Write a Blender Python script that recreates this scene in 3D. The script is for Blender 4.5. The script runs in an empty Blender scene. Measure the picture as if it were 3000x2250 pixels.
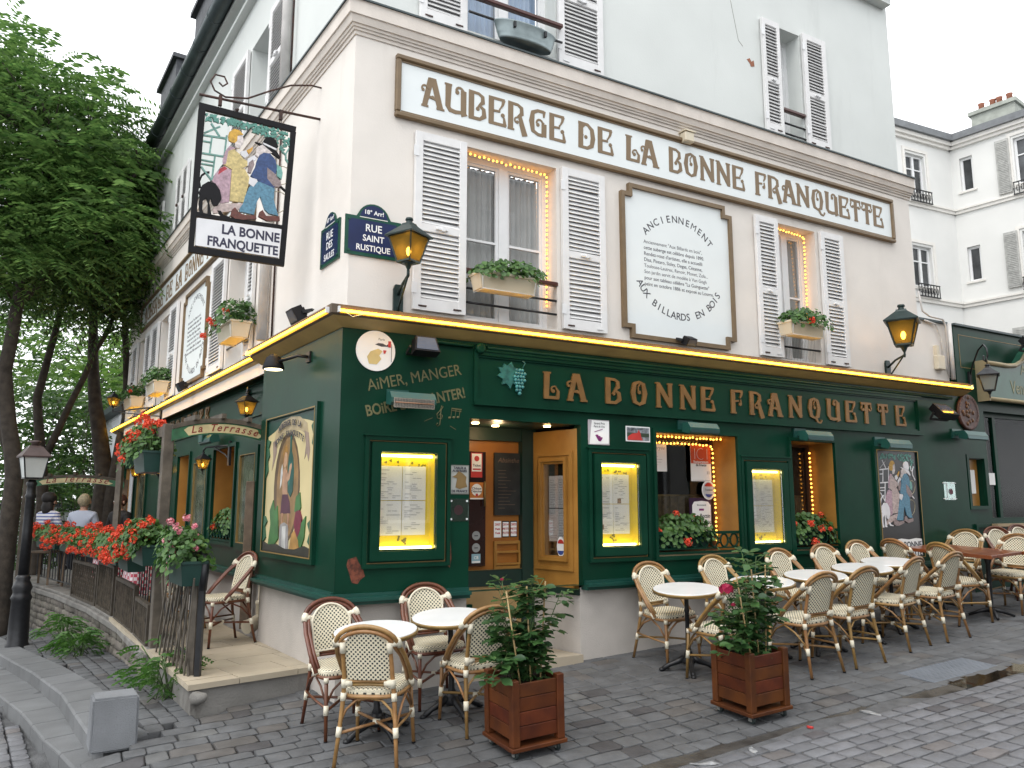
import bpy, bmesh, math, random
from mathutils import Matrix, Vector, noise
random.seed(7)
SC = bpy.context.scene
COL = SC.collection
# ------------------------------------------------------------------ camera
EYE = 1.97                                   # above the ground datum
cd = bpy.data.cameras.new('camera'); cam = bpy.data.objects.new('camera', cd); COL.objects.link(cam)
cd.sensor_width = 36.0; cd.lens = 27.667; cd.clip_start = 0.05; cd.clip_end = 600
cam.location = (0, 0, EYE); cam.rotation_euler = (math.radians(90 + 8.695), 0, 0)
SC.camera = cam
# ------------------------------------------------------------------ sky, sun, exposure
W = bpy.data.worlds.new('World'); SC.world = W; W.use_nodes = True
nt = W.node_tree; nt.nodes.clear()
SUN_EL, SUN_AZ = math.radians(58), math.radians(215)
sky = nt.nodes.new('ShaderNodeTexSky'); sky.sky_type = 'NISHITA'; sky.sun_disc = False
sky.sun_elevation = SUN_EL; sky.sun_rotation = SUN_AZ; sky.air_density = 1.0; sky.dust_density = 2.0
cl = nt.nodes.new('ShaderNodeTexNoise'); cl.inputs['Scale'].default_value = 1.6; cl.inputs['Detail'].default_value = 5
tc = nt.nodes.new('ShaderNodeTexCoord'); nt.links.new(tc.outputs['Generated'], cl.inputs['Vector'])
rp = nt.nodes.new('ShaderNodeValToRGB'); rp.color_ramp.elements[0].color = (9.6, 9.9, 10.2, 1); rp.color_ramp.elements[1].color = (11.6, 11.7, 11.8, 1)
rp.color_ramp.elements[0].position = .3; rp.color_ramp.elements[1].position = .75
nt.links.new(cl.outputs['Fac'], rp.inputs['Fac'])
mx = nt.nodes.new('ShaderNodeMix'); mx.data_type = 'RGBA'; mx.inputs[0].default_value = .93
nt.links.new(sky.outputs[0], mx.inputs[6]); nt.links.new(rp.outputs[0], mx.inputs[7])
bg = nt.nodes.new('ShaderNodeBackground'); bg.inputs['Strength'].default_value = .1
nt.links.new(mx.outputs[2], bg.inputs['Color'])
wo = nt.nodes.new('ShaderNodeOutputWorld'); nt.links.new(bg.outputs[0], wo.inputs['Surface'])
sl = bpy.data.lights.new('sun', 'SUN'); sl.energy = .8; sl.angle = math.radians(35); sl.color = (1, .96, .9)
so = bpy.data.objects.new('sun', sl); COL.objects.link(so)
so.rotation_euler = (math.radians(90) - SUN_EL, 0, math.radians(180) - SUN_AZ + math.radians(0))
SC.view_settings.view_transform = 'Standard'; SC.view_settings.look = 'None'
SC.view_settings.exposure = 1.06; SC.view_settings.gamma = 1; SC.view_settings.use_curve_mapping = False
cy = SC.cycles; SC.render.engine = 'CYCLES'
cy.use_denoising = True; cy.max_bounces = 8; cy.diffuse_bounces = 4; cy.glossy_bounces = 4; cy.transmission_bounces = 6
cy.transparent_max_bounces = 12; cy.sample_clamp_indirect = 6; cy.caustics_reflective = False; cy.caustics_refractive = False
# ------------------------------------------------------------------ frames of the place
C = Vector((-1.431, 6.649, 0))                # foot of the house corner
AR, AL = math.radians(60.5), math.radians(34.2)
UR = Vector((math.sin(AR), math.cos(AR), 0)); NR = Vector((math.cos(AR), -math.sin(AR), 0))
UL = Vector((-math.sin(AL), math.cos(AL), 0)); NL = Vector((-math.cos(AL), -math.sin(AL), 0))
def frame(xa, ya, o):
    m = Matrix.Identity(4)
    for i in range(3):
        m[i][0] = xa[i]; m[i][1] = ya[i]; m[i][2] = (0, 0, 1)[i]; m[i][3] = o[i]
    return m
FR = frame(UR, -NR, C)      # x along Rue Saint Rustique, y into the house, z up
FL = frame(-UL, -NL, C)     # x along Rue des Saules (negative = away), y into the house
I4 = Matrix.Identity(4)
P0 = Vector((-2.43, 6.36, 0))
def ground(x, y):
    """height of the paved ground: rises to the right and to the house, falls away down the left street"""
    s = (x - P0.x) * UL.x + (y - P0.y) * UL.y
    z = .017 * x + .0613 * y
    if s > 0:
        k = s * s / (s + .8)
        z -= .0961 * k
    # beyond the gutter the roadway lies almost level
    t = (x - 1.08) * NR.x + (y - 5.28) * NR.y
    if t > 0 and x > -1.5: z += .050 * t * min(1, (x + 1.5) / 2)
    return z
def gz(p): return ground(p[0], p[1])
# ------------------------------------------------------------------ materials
MATS = {}
def mat(name, color, rough=.6, metal=0, var=.12, scale=6, bump=0, bscale=40, spec=.5, emit=None, es=0, island=0, objvar=0, color2=None, dirt=None, coat=0, world=False, odd=False):
    if name in MATS: return MATS[name]
    m = bpy.data.materials.new(name); m.use_nodes = True; n = m.node_tree; b = n.nodes['Principled BSDF']
    L = n.links.new
    b.inputs['Roughness'].default_value = rough; b.inputs['Metallic'].default_value = metal
    b.inputs['Specular IOR Level'].default_value = spec; b.inputs['Coat Weight'].default_value = coat
    tcn = n.nodes.new('ShaderNodeTexCoord')
    nz = n.nodes.new('ShaderNodeTexNoise'); nz.inputs['Scale'].default_value = scale; nz.inputs['Detail'].default_value = 6
    if world:
        wg_ = n.nodes.new('ShaderNodeNewGeometry'); CO = wg_.outputs['Position']
    else: CO = tcn.outputs['Object']
    L(CO, nz.inputs['Vector'])
    c2 = color2 or tuple(max(0, c * (1 - 2 * var)) for c in color)
    r = n.nodes.new('ShaderNodeValToRGB'); e = r.color_ramp.elements
    e[0].position = .28; e[1].position = .72
    e[0].color = (*c2, 1); e[1].color = (*[min(1, c * (1 + .5 * var)) for c in color], 1)
    L(nz.outputs['Fac'], r.inputs['Fac']); out = r.outputs[0]
    if dirt:                                   # stains with a shape of their own
        dn = n.nodes.new('ShaderNodeTexNoise'); dn.inputs['Scale'].default_value = dirt[1]; dn.inputs['Detail'].default_value = 8; dn.inputs['Roughness'].default_value = .7
        mp = n.nodes.new('ShaderNodeMapping'); mp.inputs['Scale'].default_value = dirt[3] if len(dirt) > 3 else (1, 1, 1)
        L(CO, mp.inputs['Vector']); L(mp.outputs[0], dn.inputs['Vector'])
        dr_ = n.nodes.new('ShaderNodeValToRGB'); dr_.color_ramp.elements[0].position = dirt[2]; dr_.color_ramp.elements[1].position = min(1, dirt[2] + .22)
        L(dn.outputs['Fac'], dr_.inputs['Fac'])
        q = n.nodes.new('ShaderNodeMix'); q.data_type = 'RGBA'; L(dr_.outputs[0], q.inputs[0]); L(out, q.inputs[6]); q.inputs[7].default_value = (*dirt[0], 1)
        out = q.outputs[2]
    if island or objvar:
        h = n.nodes.new('ShaderNodeHueSaturation')
        ad = n.nodes.new('ShaderNodeMath'); ad.operation = 'ADD'
        if island:
            g = n.nodes.new('ShaderNodeNewGeometry'); L(g.outputs['Random Per Island'], ad.inputs[0])
        else: ad.inputs[0].default_value = 0
        oi = n.nodes.new('ShaderNodeObjectInfo'); L(oi.outputs['Random'], ad.inputs[1])
        fr = n.nodes.new('ShaderNodeMath'); fr.operation = 'FRACT'; L(ad.outputs[0], fr.inputs[0])
        mr = n.nodes.new('ShaderNodeMapRange'); k = max(island, objvar); mr.inputs[3].default_value = 1 - k; mr.inputs[4].default_value = 1 + k
        L(fr.outputs[0], mr.inputs[0]); L(mr.outputs[0], h.inputs['Value']); L(out, h.inputs['Color'])
        f2 = n.nodes.new('ShaderNodeMath'); f2.operation = 'MULTIPLY'; f2.inputs[1].default_value = 7.13; L(fr.outputs[0], f2.inputs[0])
        f3 = n.nodes.new('ShaderNodeMath'); f3.operation = 'FRACT'; L(f2.outputs[0], f3.inputs[0])
        mr2 = n.nodes.new('ShaderNodeMapRange'); mr2.inputs[3].default_value = .5 - .035 * min(1, k * 2); mr2.inputs[4].default_value = .5 + .035 * min(1, k * 2)
        L(f3.outputs[0], mr2.inputs[0]); L(mr2.outputs[0], h.inputs['Hue']); out = h.outputs[0]
        if odd:                                # now and then a darker or browner stone
            f4 = n.nodes.new('ShaderNodeMath'); f4.operation = 'MULTIPLY'; f4.inputs[1].default_value = 31.7; L(fr.outputs[0], f4.inputs[0])
            f5 = n.nodes.new('ShaderNodeMath'); f5.operation = 'FRACT'; L(f4.outputs[0], f5.inputs[0])
            orr = n.nodes.new('ShaderNodeValToRGB'); orr.color_ramp.interpolation = 'CONSTANT'; el = orr.color_ramp.elements; el[0].color = (1, 1, 1, 1); el[1].position = .86; el[1].color = (1.03, .94, .86, 1)
            e3 = el.new(.92); e3.color = (.62, .58, .58, 1); e4 = el.new(.97); e4.color = (1.12, 1.1, 1.05, 1)
            L(f5.outputs[0], orr.inputs['Fac']); mu = n.nodes.new('ShaderNodeMix'); mu.data_type = 'RGBA'; mu.blend_type = 'MULTIPLY'; mu.inputs[0].default_value = 1; L(out, mu.inputs[6]); L(orr.outputs[0], mu.inputs[7]); out = mu.outputs[2]
    L(out, b.inputs['Base Color'])
    if bump:
        bn = n.nodes.new('ShaderNodeTexNoise'); bn.inputs['Scale'].default_value = bscale; bn.inputs['Detail'].default_value = 8
        L(CO, bn.inputs['Vector'])
        bu = n.nodes.new('ShaderNodeBump'); bu.inputs['Strength'].default_value = bump; bu.inputs['Distance'].default_value = .02
        L(bn.outputs['Fac'], bu.inputs['Height']); L(bu.outputs[0], b.inputs['Normal'])
    if emit:
        b.inputs['Emission Color'].default_value = (*emit, 1); b.inputs['Emission Strength'].default_value = es
    MATS[name] = m; return m
def glass(name, tint=(1, 1, 1), refl=.12, rough=.02, top=.55):
    if name in MATS: return MATS[name]
    m = bpy.data.materials.new(name); m.use_nodes = True; n = m.node_tree; n.nodes.clear(); L = n.links.new
    t = n.nodes.new('ShaderNodeBsdfTransparent'); t.inputs[0].default_value = (*tint, 1)
    g = n.nodes.new('ShaderNodeBsdfGlossy'); g.inputs['Roughness'].default_value = rough; g.inputs[0].default_value = (.95, .97, 1, 1)
    lw = n.nodes.new('ShaderNodeLayerWeight'); lw.inputs[0].default_value = .35
    mr = n.nodes.new('ShaderNodeMapRange'); mr.inputs[3].default_value = refl; mr.inputs[4].default_value = top; L(lw.outputs['Fresnel'], mr.inputs[0])
    mx_ = n.nodes.new('ShaderNodeMixShader'); L(mr.outputs[0], mx_.inputs[0]); L(t.outputs[0], mx_.inputs[1]); L(g.outputs[0], mx_.inputs[2])
    o = n.nodes.new('ShaderNodeOutputMaterial'); L(mx_.outputs[0], o.inputs[0]); MATS[name] = m; return m
def leafmat(name, c1, c2, trans=.35):
    if name in MATS: return MATS[name]
    m = bpy.data.materials.new(name); m.use_nodes = True; n = m.node_tree; b = n.nodes['Principled BSDF']; L = n.links.new
    g = n.nodes.new('ShaderNodeNewGeometry'); r = n.nodes.new('ShaderNodeValToRGB')
    r.color_ramp.elements[0].color = (*c1, 1); r.color_ramp.elements[1].color = (*c2, 1)
    L(g.outputs['Random Per Island'], r.inputs['Fac']); L(r.outputs[0], b.inputs['Base Color'])
    b.inputs['Roughness'].default_value = .5
    tr = n.nodes.new('ShaderNodeBsdfTranslucent'); L(r.outputs[0], tr.inputs[0])
    ms = n.nodes.new('ShaderNodeMixShader'); ms.inputs[0].default_value = trans
    L(b.outputs[0], ms.inputs[1]); L(tr.outputs[0], ms.inputs[2])
    L(ms.outputs[0], n.nodes['Material Output'].inputs[0]); MATS[name] = m; return m
def emis(name, color, strength):
    if name in MATS: return MATS[name]
    m = bpy.data.materials.new(name); m.use_nodes = True; n = m.node_tree; n.nodes.clear()
    e = n.nodes.new('ShaderNodeEmission'); e.inputs[0].default_value = (*color, 1); e.inputs[1].default_value = strength
    o = n.nodes.new('ShaderNodeOutputMaterial'); n.links.new(e.outputs[0], o.inputs[0]); MATS[name] = m; return m
def weave():
    """cream and dark checked weave of the bistro chairs, in UV metres"""
    if 'weave' in MATS: return MATS['weave']
    m = bpy.data.materials.new('weave'); m.use_nodes = True; n = m.node_tree; b = n.nodes['Principled BSDF']; L = n.links.new
    uv = n.nodes.new('ShaderNodeUVMap'); sp = n.nodes.new('ShaderNodeSeparateXYZ'); L(uv.outputs[0], sp.inputs[0])
    def M(op, a, b_=None):
        k = n.nodes.new('ShaderNodeMath'); k.operation = op
        for i, q in enumerate((a, b_)):
            if q is None: continue
            if isinstance(q, (int, float)): k.inputs[i].default_value = q
            else: L(q, k.inputs[i])
        return k.outputs[0]
    x = M('DIVIDE', sp.outputs[0], .0152); y = M('DIVIDE', sp.outputs[1], .0152)
    par = M('FLOORED_MODULO', M('ADD', M('FLOOR', x), M('FLOOR', y)), 2)
    ins = M('MULTIPLY', M('LESS_THAN', M('ABSOLUTE', M('SUBTRACT', M('FRACT', x), .5)), .40), M('LESS_THAN', M('ABSOLUTE', M('SUBTRACT', M('FRACT', y), .5)), .40))
    k = M('MULTIPLY', M('LESS_THAN', par, .5), ins)
    mx_ = n.nodes.new('ShaderNodeMix'); mx_.data_type = 'RGBA'; L(k, mx_.inputs[0])
    mx_.inputs[6].default_value = (.72, .66, .50, 1); mx_.inputs[7].default_value = (.016, .022, .022, 1)
    L(mx_.outputs[2], b.inputs['Base Color']); b.inputs['Roughness'].default_value = .55
    bu = n.nodes.new('ShaderNodeBump'); bu.inputs['Strength'].default_value = .35; bu.inputs['Distance'].default_value = .004; bu.invert = True
    L(k, bu.inputs['Height']); L(bu.outputs[0], b.inputs['Normal'])
    MATS['weave'] = m; return m
WALL1 = mat('pink plaster', (.735, .690, .640), .85, var=.035, scale=2.5, bump=.10, bscale=55, dirt=((.62, .57, .52), 2.2, .57, (1, 1, .16)))
WALL2 = mat('pale plaster', (.65, .675, .655), .85, var=.035, scale=1.2, bump=.08, bscale=60, dirt=((.54, .56, .54), 1.3, .55, (1, 1, .18)))
PLINTH = mat('plinth render', (.50, .465, .43), .9, var=.06, scale=4, bump=.25, bscale=90, dirt=((.30, .27, .25), 2.2, .62))
STUCCO = mat('cornice stucco', (.69, .63, .57), .8, var=.06, scale=5, bump=.1, dirt=((.56, .50, .44), 3, .6, (1, 1, .5)))
GREEN = mat('bottle green gloss paint', (.0042, .038, .0215), .34, var=.16, scale=2.2, bump=.03, bscale=12, spec=.13, dirt=((.006, .026, .018), 3.5, .58, (1, 1, .3)))
GREEN2 = mat('sill green paint', (.009, .062, .048), .35, var=.12, scale=5, spec=.4)
GOLDL = mat('gilt lettering', (.215, .115, .036), .45, metal=.25, var=.12, scale=9)
GILT = mat('gilt line', (.26, .17, .055), .5, var=.1)
TAUPE = mat('taupe letter paint', (.205, .140, .078), .6, var=.05, scale=8)
TAUPEF = mat('taupe frame paint', (.175, .118, .062), .5, var=.10, scale=8)
SIGNW = mat('sign white', (.74, .78, .78), .5, var=.02, scale=3, dirt=((.66, .69, .68), 2.5, .62, (3, 1, .5)))
WHITEP = mat('white joinery paint', (.74, .745, .75), .45, var=.03, scale=10)
SHUT = mat('worn white shutter paint', (.72, .715, .71), .55, var=.04, scale=9, dirt=((.42, .34, .27), 5.5, .70, (1, 1, .6)))
IRON = mat('black iron', (.018, .019, .022), .42, metal=.3, var=.2, scale=20)
LAMPG = mat('lamp green iron', (.013, .032, .030), .4, metal=.2, var=.2, scale=20)
RUST = mat('rusty iron', (.075, .035, .025), .7, metal=.2, var=.3, scale=25, color2=(.02, .014, .014))
OCHRE = mat('ochre varnished wood', (.37, .185, .040), .42, var=.14, scale=3.5, color2=(.27, .125, .024), bump=.03)
DKINT = mat('dark interior', (.02, .016, .012), .7, var=.3, scale=2)  # near-black colour stands for the darkness of unlit rooms
ZINC = mat('zinc grey', (.055, .075, .080), .5, metal=.25, var=.15, scale=5)
SLATE = mat('slate roof', (.07, .075, .085), .7, var=.2, scale=9)
GLASS = glass('window glass', refl=.06)
GLASSD = glass('shop glass', tint=(.85, .88, .86), refl=.05)
PAPER = mat('menu paper', (.86, .86, .84), .7, var=.02)
INK = mat('ink', (.06, .06, .07), .8, var=.1)
WHITE = mat('plain white', (.80, .80, .79), .5, var=.02)
BLACKP = mat('black paint', (.008, .008, .010), .55, var=.2, spec=.2)
RED = mat('red print', (.50, .035, .03), .5, var=.1)
PINK = mat('pink paint', (.50, .30, .36), .6, var=.2, scale=14)
BLUEP = mat('blue print', (.035, .07, .28), .5, var=.1)
CREAM = mat('cream plastic', (.62, .55, .42), .5, var=.04)
TERRAG = mat('dark green plastic', (.006, .040, .032), .45, var=.1)
WOODG = mat('weathered grey wood', (.115, .098, .078), .8, var=.28, scale=7, bump=.25, bscale=30, dirt=((.075, .062, .05), 9, .55, (1, 1, .2)))
WOODB = mat('weathered brown wood', (.17, .12, .08), .75, var=.25, scale=8, bump=.2, bscale=30)
PLANTW = mat('stained teak', (.105, .030, .0085), .52, spec=.22, var=.28, scale=6, color2=(.050, .015, .008), bump=.08, bscale=20, objvar=.16)
SOIL = mat('potting soil', (.035, .022, .015), .95, var=.4, scale=30, bump=.6, bscale=60)
BAMBOO = mat('bamboo cane', (.38, .27, .12), .5, var=.12, scale=14)
RATT = mat('honey rattan', (.29, .165, .060), .38, var=.22, scale=16, color2=(.19, .10, .034), objvar=.18)
RATTD = mat('dark rattan', (.13, .042, .018), .34, var=.25, scale=16, color2=(.075, .022, .010), objvar=.10)
BIND = mat('cream binding', (.70, .65, .52), .6, var=.05, scale=60, bump=.15, bscale=150)
MARBLE = mat('white marble', (.72, .74, .75), .2, var=.04, scale=5, dirt=((.60, .62, .64), 3.5, .58, (1, 3, 1)))
BRASS = mat('brass edge', (.30, .20, .075), .4, metal=.5, var=.15, scale=10)
CONC = mat('weathered concrete', (.205, .198, .185), .9, var=.16, scale=3, bump=.3, bscale=50, dirt=((.09, .08, .07), 2.6, .52, (1, 1, .5)))
TILE = mat('limestone tile', (.40, .345, .26), .75, var=.07, scale=4, bump=.10, bscale=60, dirt=((.24, .19, .13), 5, .60), objvar=.06)
GRAN = mat('granite', (.185, .195, .208), .85, var=.16, scale=3, bump=.3, bscale=120, dirt=((.12, .12, .125), 90, .54), objvar=.05)
KERB = mat('kerb granite', (.140, .145, .150), .85, var=.12, scale=3, bump=.25, bscale=70, dirt=((.10, .10, .10), 60, .56), objvar=.10)
STONE = mat('rubble stone', (.165, .150, .128), .95, var=.18, scale=6, bump=.5, bscale=25, objvar=.25)
MORTAR = mat('dirty mortar', (.13, .12, .105), .95, var=.2, scale=6, bump=.4, bscale=40)
SETT = mat('granite sett', (.138, .141, .153), .70, var=.14, scale=8, bump=.32, bscale=45, island=.15, dirt=((.098, .096, .097), 2.6, .52), world=True, odd=True)
SETTW = mat('worn pavement sett', (.104, .108, .114), .80, var=.20, scale=7, bump=.34, bscale=42, island=.07, dirt=((.076, .077, .078), 1.9, .50), world=True, odd=True)
JOINT = mat('joint grit', (.098, .100, .104), .95, var=.2, scale=12, bump=.5, bscale=90)
BARK = mat('tree bark', (.050, .040, .031), .95, var=.3, scale=8, bump=.8, bscale=14)
# ------------------------------------------------------------------ mesh builder
WM = {}
class MB:
    def __init__(s): s.v = []; s.f = []; s.uv = None; s.sm = []
    def add(s, vs, fs, smooth=False):
        b = len(s.v); s.v += [tuple(v) for v in vs]; s.f += [tuple(i + b for i in f) for f in fs]; s.sm += [smooth] * len(fs); return s
    def box(s, x0, x1, y0, y1, z0, z1):
        return s.add([(x0, y0, z0), (x1, y0, z0), (x1, y1, z0), (x0, y1, z0), (x0, y0, z1), (x1, y0, z1), (x1, y1, z1), (x0, y1, z1)],
                     [(0, 3, 2, 1), (4, 5, 6, 7), (0, 1, 5, 4), (1, 2, 6, 5), (2, 3, 7, 6), (3, 0, 4, 7)])
    def bbox(s, x0, x1, y0, y1, z0, z1, b=.004):
        """box with bevelled edges along every side"""
        bm = bmesh.new(); bmesh.ops.create_cube(bm, size=1)
        for v in bm.verts: v.co = ((x0 + x1) / 2 + v.co.x * (x1 - x0), (y0 + y1) / 2 + v.co.y * (y1 - y0), (z0 + z1) / 2 + v.co.z * (z1 - z0))
        bmesh.ops.bevel(bm, geom=bm.edges[:], offset=b, segments=1, affect='EDGES')
        bm.verts.index_update()
        s.add([v.co[:] for v in bm.verts], [[v.index for v in f.verts] for f in bm.faces]); bm.free(); return s
    def quad(s, a, b, c, d): return s.add([a, b, c, d], [(0, 1, 2, 3)])
    def bar(s, a, b, w, h, up=(0, 0, 1)):
        a, b = Vector(a), Vector(b); d = (b - a).normalized(); up = Vector(up); x = d.cross(up)
        if x.length < 1e-4: x = d.cross(Vector((0, 1, 0)))
        x.normalize(); y = x.cross(d).normalized(); x *= w / 2; y *= h / 2
        vs = [a - x - y, a + x - y, a + x + y, a - x + y, b - x - y, b + x - y, b + x + y, b - x + y]
        return s.add(vs, [(0, 1, 2, 3), (7, 6, 5, 4), (0, 4, 5, 1), (1, 5, 6, 2), (2, 6, 7, 3), (3, 7, 4, 0)])
    def tube(s, pts, r, n=8, cap=True, closed=False):
        pts = [Vector(p) for p in pts]; N = len(pts); R_ = r if isinstance(r, (list, tuple)) else [r] * N
        b = len(s.v); ref = None
        for i, p in enumerate(pts):
            if closed: d = pts[(i + 1) % N] - pts[i - 1]
            else: d = pts[min(i + 1, N - 1)] - pts[max(i - 1, 0)]
            d.normalize()
            if ref is None:
                ref = Vector((0, 0, 1)) if abs(d.z) < .9 else Vector((1, 0, 0))
            x = d.cross(ref)
            if x.length < 1e-5: x = d.orthogonal()
            x.normalize(); y = d.cross(x).normalized(); ref = x.cross(d)
            for k in range(n):
                a = 2 * math.pi * k / n
                s.v.append(tuple(p + x * math.cos(a) * R_[i] + y * math.sin(a) * R_[i]))
        for i in range(N if closed else N - 1):
            j = (i + 1) % N
            for k in range(n):
                k2 = (k + 1) % n
                s.f.append((b + i * n + k, b + i * n + k2, b + j * n + k2, b + j * n + k)); s.sm.append(True)
        if cap and not closed:
            s.f.append(tuple(b + k for k in range(n))[::-1]); s.f.append(tuple(b + (N - 1) * n + k for k in range(n))); s.sm += [False, False]
        return s
    def lathe(s, prof, n=16, c=(0, 0, 0), smooth=True, sx=1, sy=1):
        b = len(s.v)
        for r, z in prof:
            for k in range(n):
                a = 2 * math.pi * k / n; s.v.append((c[0] + r * math.cos(a) * sx, c[1] + r * math.sin(a) * sy, c[2] + z))
        for i in range(len(prof) - 1):
            for k in range(n):
                k2 = (k + 1) % n; s.f.append((b + i * n + k, b + i * n + k2, b + (i + 1) * n + k2, b + (i + 1) * n + k)); s.sm.append(smooth)
        s.f.append(tuple(b + k for k in range(n))[::-1]); s.f.append(tuple(b + (len(prof) - 1) * n + k for k in range(n))); s.sm += [False, False]
        return s
    def ball(s, c, r, n=8, m=5, sc=(1, 1, 1)):
        prof = []
        b = len(s.v); s.v.append((c[0], c[1], c[2] - r * sc[2]))
        for i in range(1, m):
            t = math.pi * i / m
            for k in range(n):
                a = 2 * math.pi * k / n; s.v.append((c[0] + r * math.sin(t) * math.cos(a) * sc[0], c[1] + r * math.sin(t) * math.sin(a) * sc[1], c[2] - r * math.cos(t) * sc[2]))
        s.v.append((c[0], c[1], c[2] + r * sc[2])); e = len(s.v) - 1
        for k in range(n):
            k2 = (k + 1) % n
            s.f.append((b, b + 1 + k2, b + 1 + k)); s.f.append((e, e - n + k, e - n + k2)); s.sm += [True, True]
            for i in range(m - 2): s.f.append((b + 1 + i * n + k, b + 1 + i * n + k2, b + 1 + (i + 1) * n + k2, b + 1 + (i + 1) * n + k)); s.sm.append(True)
        return s
    def prism(s, pts, y0, y1):
        """outline in x,z extruded from y0 (front) to y1"""
        n = len(pts); ar = sum(pts[i][0] * pts[(i + 1) % n][1] - pts[(i + 1) % n][0] * pts[i][1] for i in range(n))
        if ar < 0: pts = pts[::-1]
        vs = [(x, y0, z) for x, z in pts] + [(x, y1, z) for x, z in pts]
        fs = [tuple(range(n)), tuple(range(2 * n - 1, n - 1, -1))] + [(i, i + n, (i + 1) % n + n, (i + 1) % n) for i in range(n)]
        return s.add(vs, fs)
    def slab(s, pts, z0, z1):
        n = len(pts); ar = sum(pts[i][0] * pts[(i + 1) % n][1] - pts[(i + 1) % n][0] * pts[i][1] for i in range(n))
        if ar < 0: pts = pts[::-1]
        z0f = z0 if callable(z0) else (lambda x, y: z0); z1f = z1 if callable(z1) else (lambda x, y: z1)
        vs = [(x, y, z0f(x, y)) for x, y in pts] + [(x, y, z1f(x, y)) for x, y in pts]
        return s.add(vs, [tuple(range(n))[::-1], tuple(range(n, 2 * n))] + [(i, (i + 1) % n, (i + 1) % n + n, i + n) for i in range(n)])
    def mesh(s, name):
        me = bpy.data.meshes.new(name); me.from_pydata(s.v, [], s.f)
        me.polygons.foreach_set('use_smooth', s.sm)
        if s.uv:
            ul = me.uv_layers.new(name='UVMap')
            for p in me.polygons:
                for li in p.loop_indices: ul.data[li].uv = s.uv[me.loops[li].vertex_index]
        return me
    def build(s, name, m, parent=None, M=None, **tags):
        me = s.mesh(name); me.materials.append(m); return place(me, name, parent, M, **tags)
def place(me, name, parent=None, M=None, **tags):
    o = bpy.data.objects.new(name, me); COL.objects.link(o)
    M = M.copy() if M is not None else (WM[parent.name].copy() if parent else Matrix.Identity(4))
    if parent:
        o.parent = parent; o.matrix_parent_inverse = WM[parent.name].inverted()
    o.matrix_basis = M; WM[o.name] = M
    tag(o, **tags); return o
def tag(o, label=None, cat=None, group=None, kind=None):
    if label: o['label'] = label
    if cat: o['category'] = cat
    if group: o['group'] = group
    if kind: o['kind'] = kind
    return o
def thing(name, label, cat, M, group=None):
    o = bpy.data.objects.new(name, None); COL.objects.link(o); o.empty_display_size = .1
    o.matrix_basis = M.copy(); WM[o.name] = M.copy(); return tag(o, label, cat, group)
def T(x, y, z): return Matrix.Translation((x, y, z))
def RZ(a): return Matrix.Rotation(a, 4, 'Z')
def copy_tree(o, M, label=None):
    """a copy of a thing and of its parts and sub-parts, put at M"""
    def cp(src, par):
        c = src.copy(); COL.objects.link(c)
        if par: c.parent = par
        for ch in src.children: cp(ch, c)
        return c
    c = cp(o, None); c.matrix_basis = M.copy(); WM[c.name] = M.copy()
    if label: c['label'] = label
    return c
def wall(mb, x0, x1, z0, z1, holes, y=0, depth=.25, lintel=True):
    """wall face at y with rectangular openings and their reveals"""
    xs = sorted({x0, x1, *[q for h in holes for q in h[:2]]}); zs = sorted({z0, z1, *[q for h in holes for q in h[2:4]]})
    xs = [q for q in xs if x0 <= q <= x1]; zs = [q for q in zs if z0 <= q <= z1]
    for a, b in zip(xs, xs[1:]):
        for c, d in zip(zs, zs[1:]):
            mxx, mz = (a + b) / 2, (c + d) / 2
            if any(h[0] < mxx < h[1] and h[2] < mz < h[3] for h in holes): continue
            mb.quad((a, y, c), (b, y, c), (b, y, d), (a, y, d))
    for h in holes:
        a, b, c, d = h[:4]; e = y + (h[4] if len(h) > 4 else depth)
        mb.quad((a, y, c), (a, y, d), (a, e, d), (a, e, c)); mb.quad((b, y, d), (b, y, c), (b, e, c), (b, e, d))
        mb.quad((a, y, d), (b, y, d), (b, e, d), (a, e, d)); mb.quad((b, y, c), (a, y, c), (a, e, c), (b, e, c))
    return mb
def rframe(mb, x0, x1, z0, z1, w, y0, y1):
    """a rectangular frame of four butted members"""
    mb.box(x0, x0 + w, y0, y1, z0, z1); mb.box(x1 - w, x1, y0, y1, z0, z1)
    mb.box(x0 + w, x1 - w, y0, y1, z0, z0 + w); mb.box(x0 + w, x1 - w, y0, y1, z1 - w, z1); return mb
# ------------------------------------------------------------------ lettering
def textmesh(s, size=.1, ext=.001, off=0, align='LEFT', sx=1, shear=0, space=1):
    if 'M' in s or 'm' in s: off = 0
    c = bpy.data.curves.new('lettering', 'FONT'); c.body = s; c.size = size; c.extrude = ext; c.offset = off; c.align_x = align
    c.shear = shear; c.space_character = space; c.resolution_u = 3
    o = bpy.data.objects.new('lettering', c); COL.objects.link(o)
    dg = bpy.context.evaluated_depsgraph_get(); me = bpy.data.meshes.new_from_object(o.evaluated_get(dg))
    bpy.data.objects.remove(o); bpy.data.curves.remove(c)
    r = [(v.co.x * sx, v.co.y, v.co.z) for v in me.vertices], [tuple(p.vertices) for p in me.polygons]
    bpy.data.meshes.remove(me); return r
def text(mb, s, x, z, y, size, ext=.001, rot=0, **k):
    """writing on a facade: x,z of the baseline, y the face it lies on"""
    vs, fs = textmesh(s, size, ext, **k); ca, sa = math.cos(rot), math.sin(rot)
    return mb.add([(x + a * ca - b * sa, y - c, z + a * sa + b * ca) for a, b, c in vs], fs)
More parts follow.
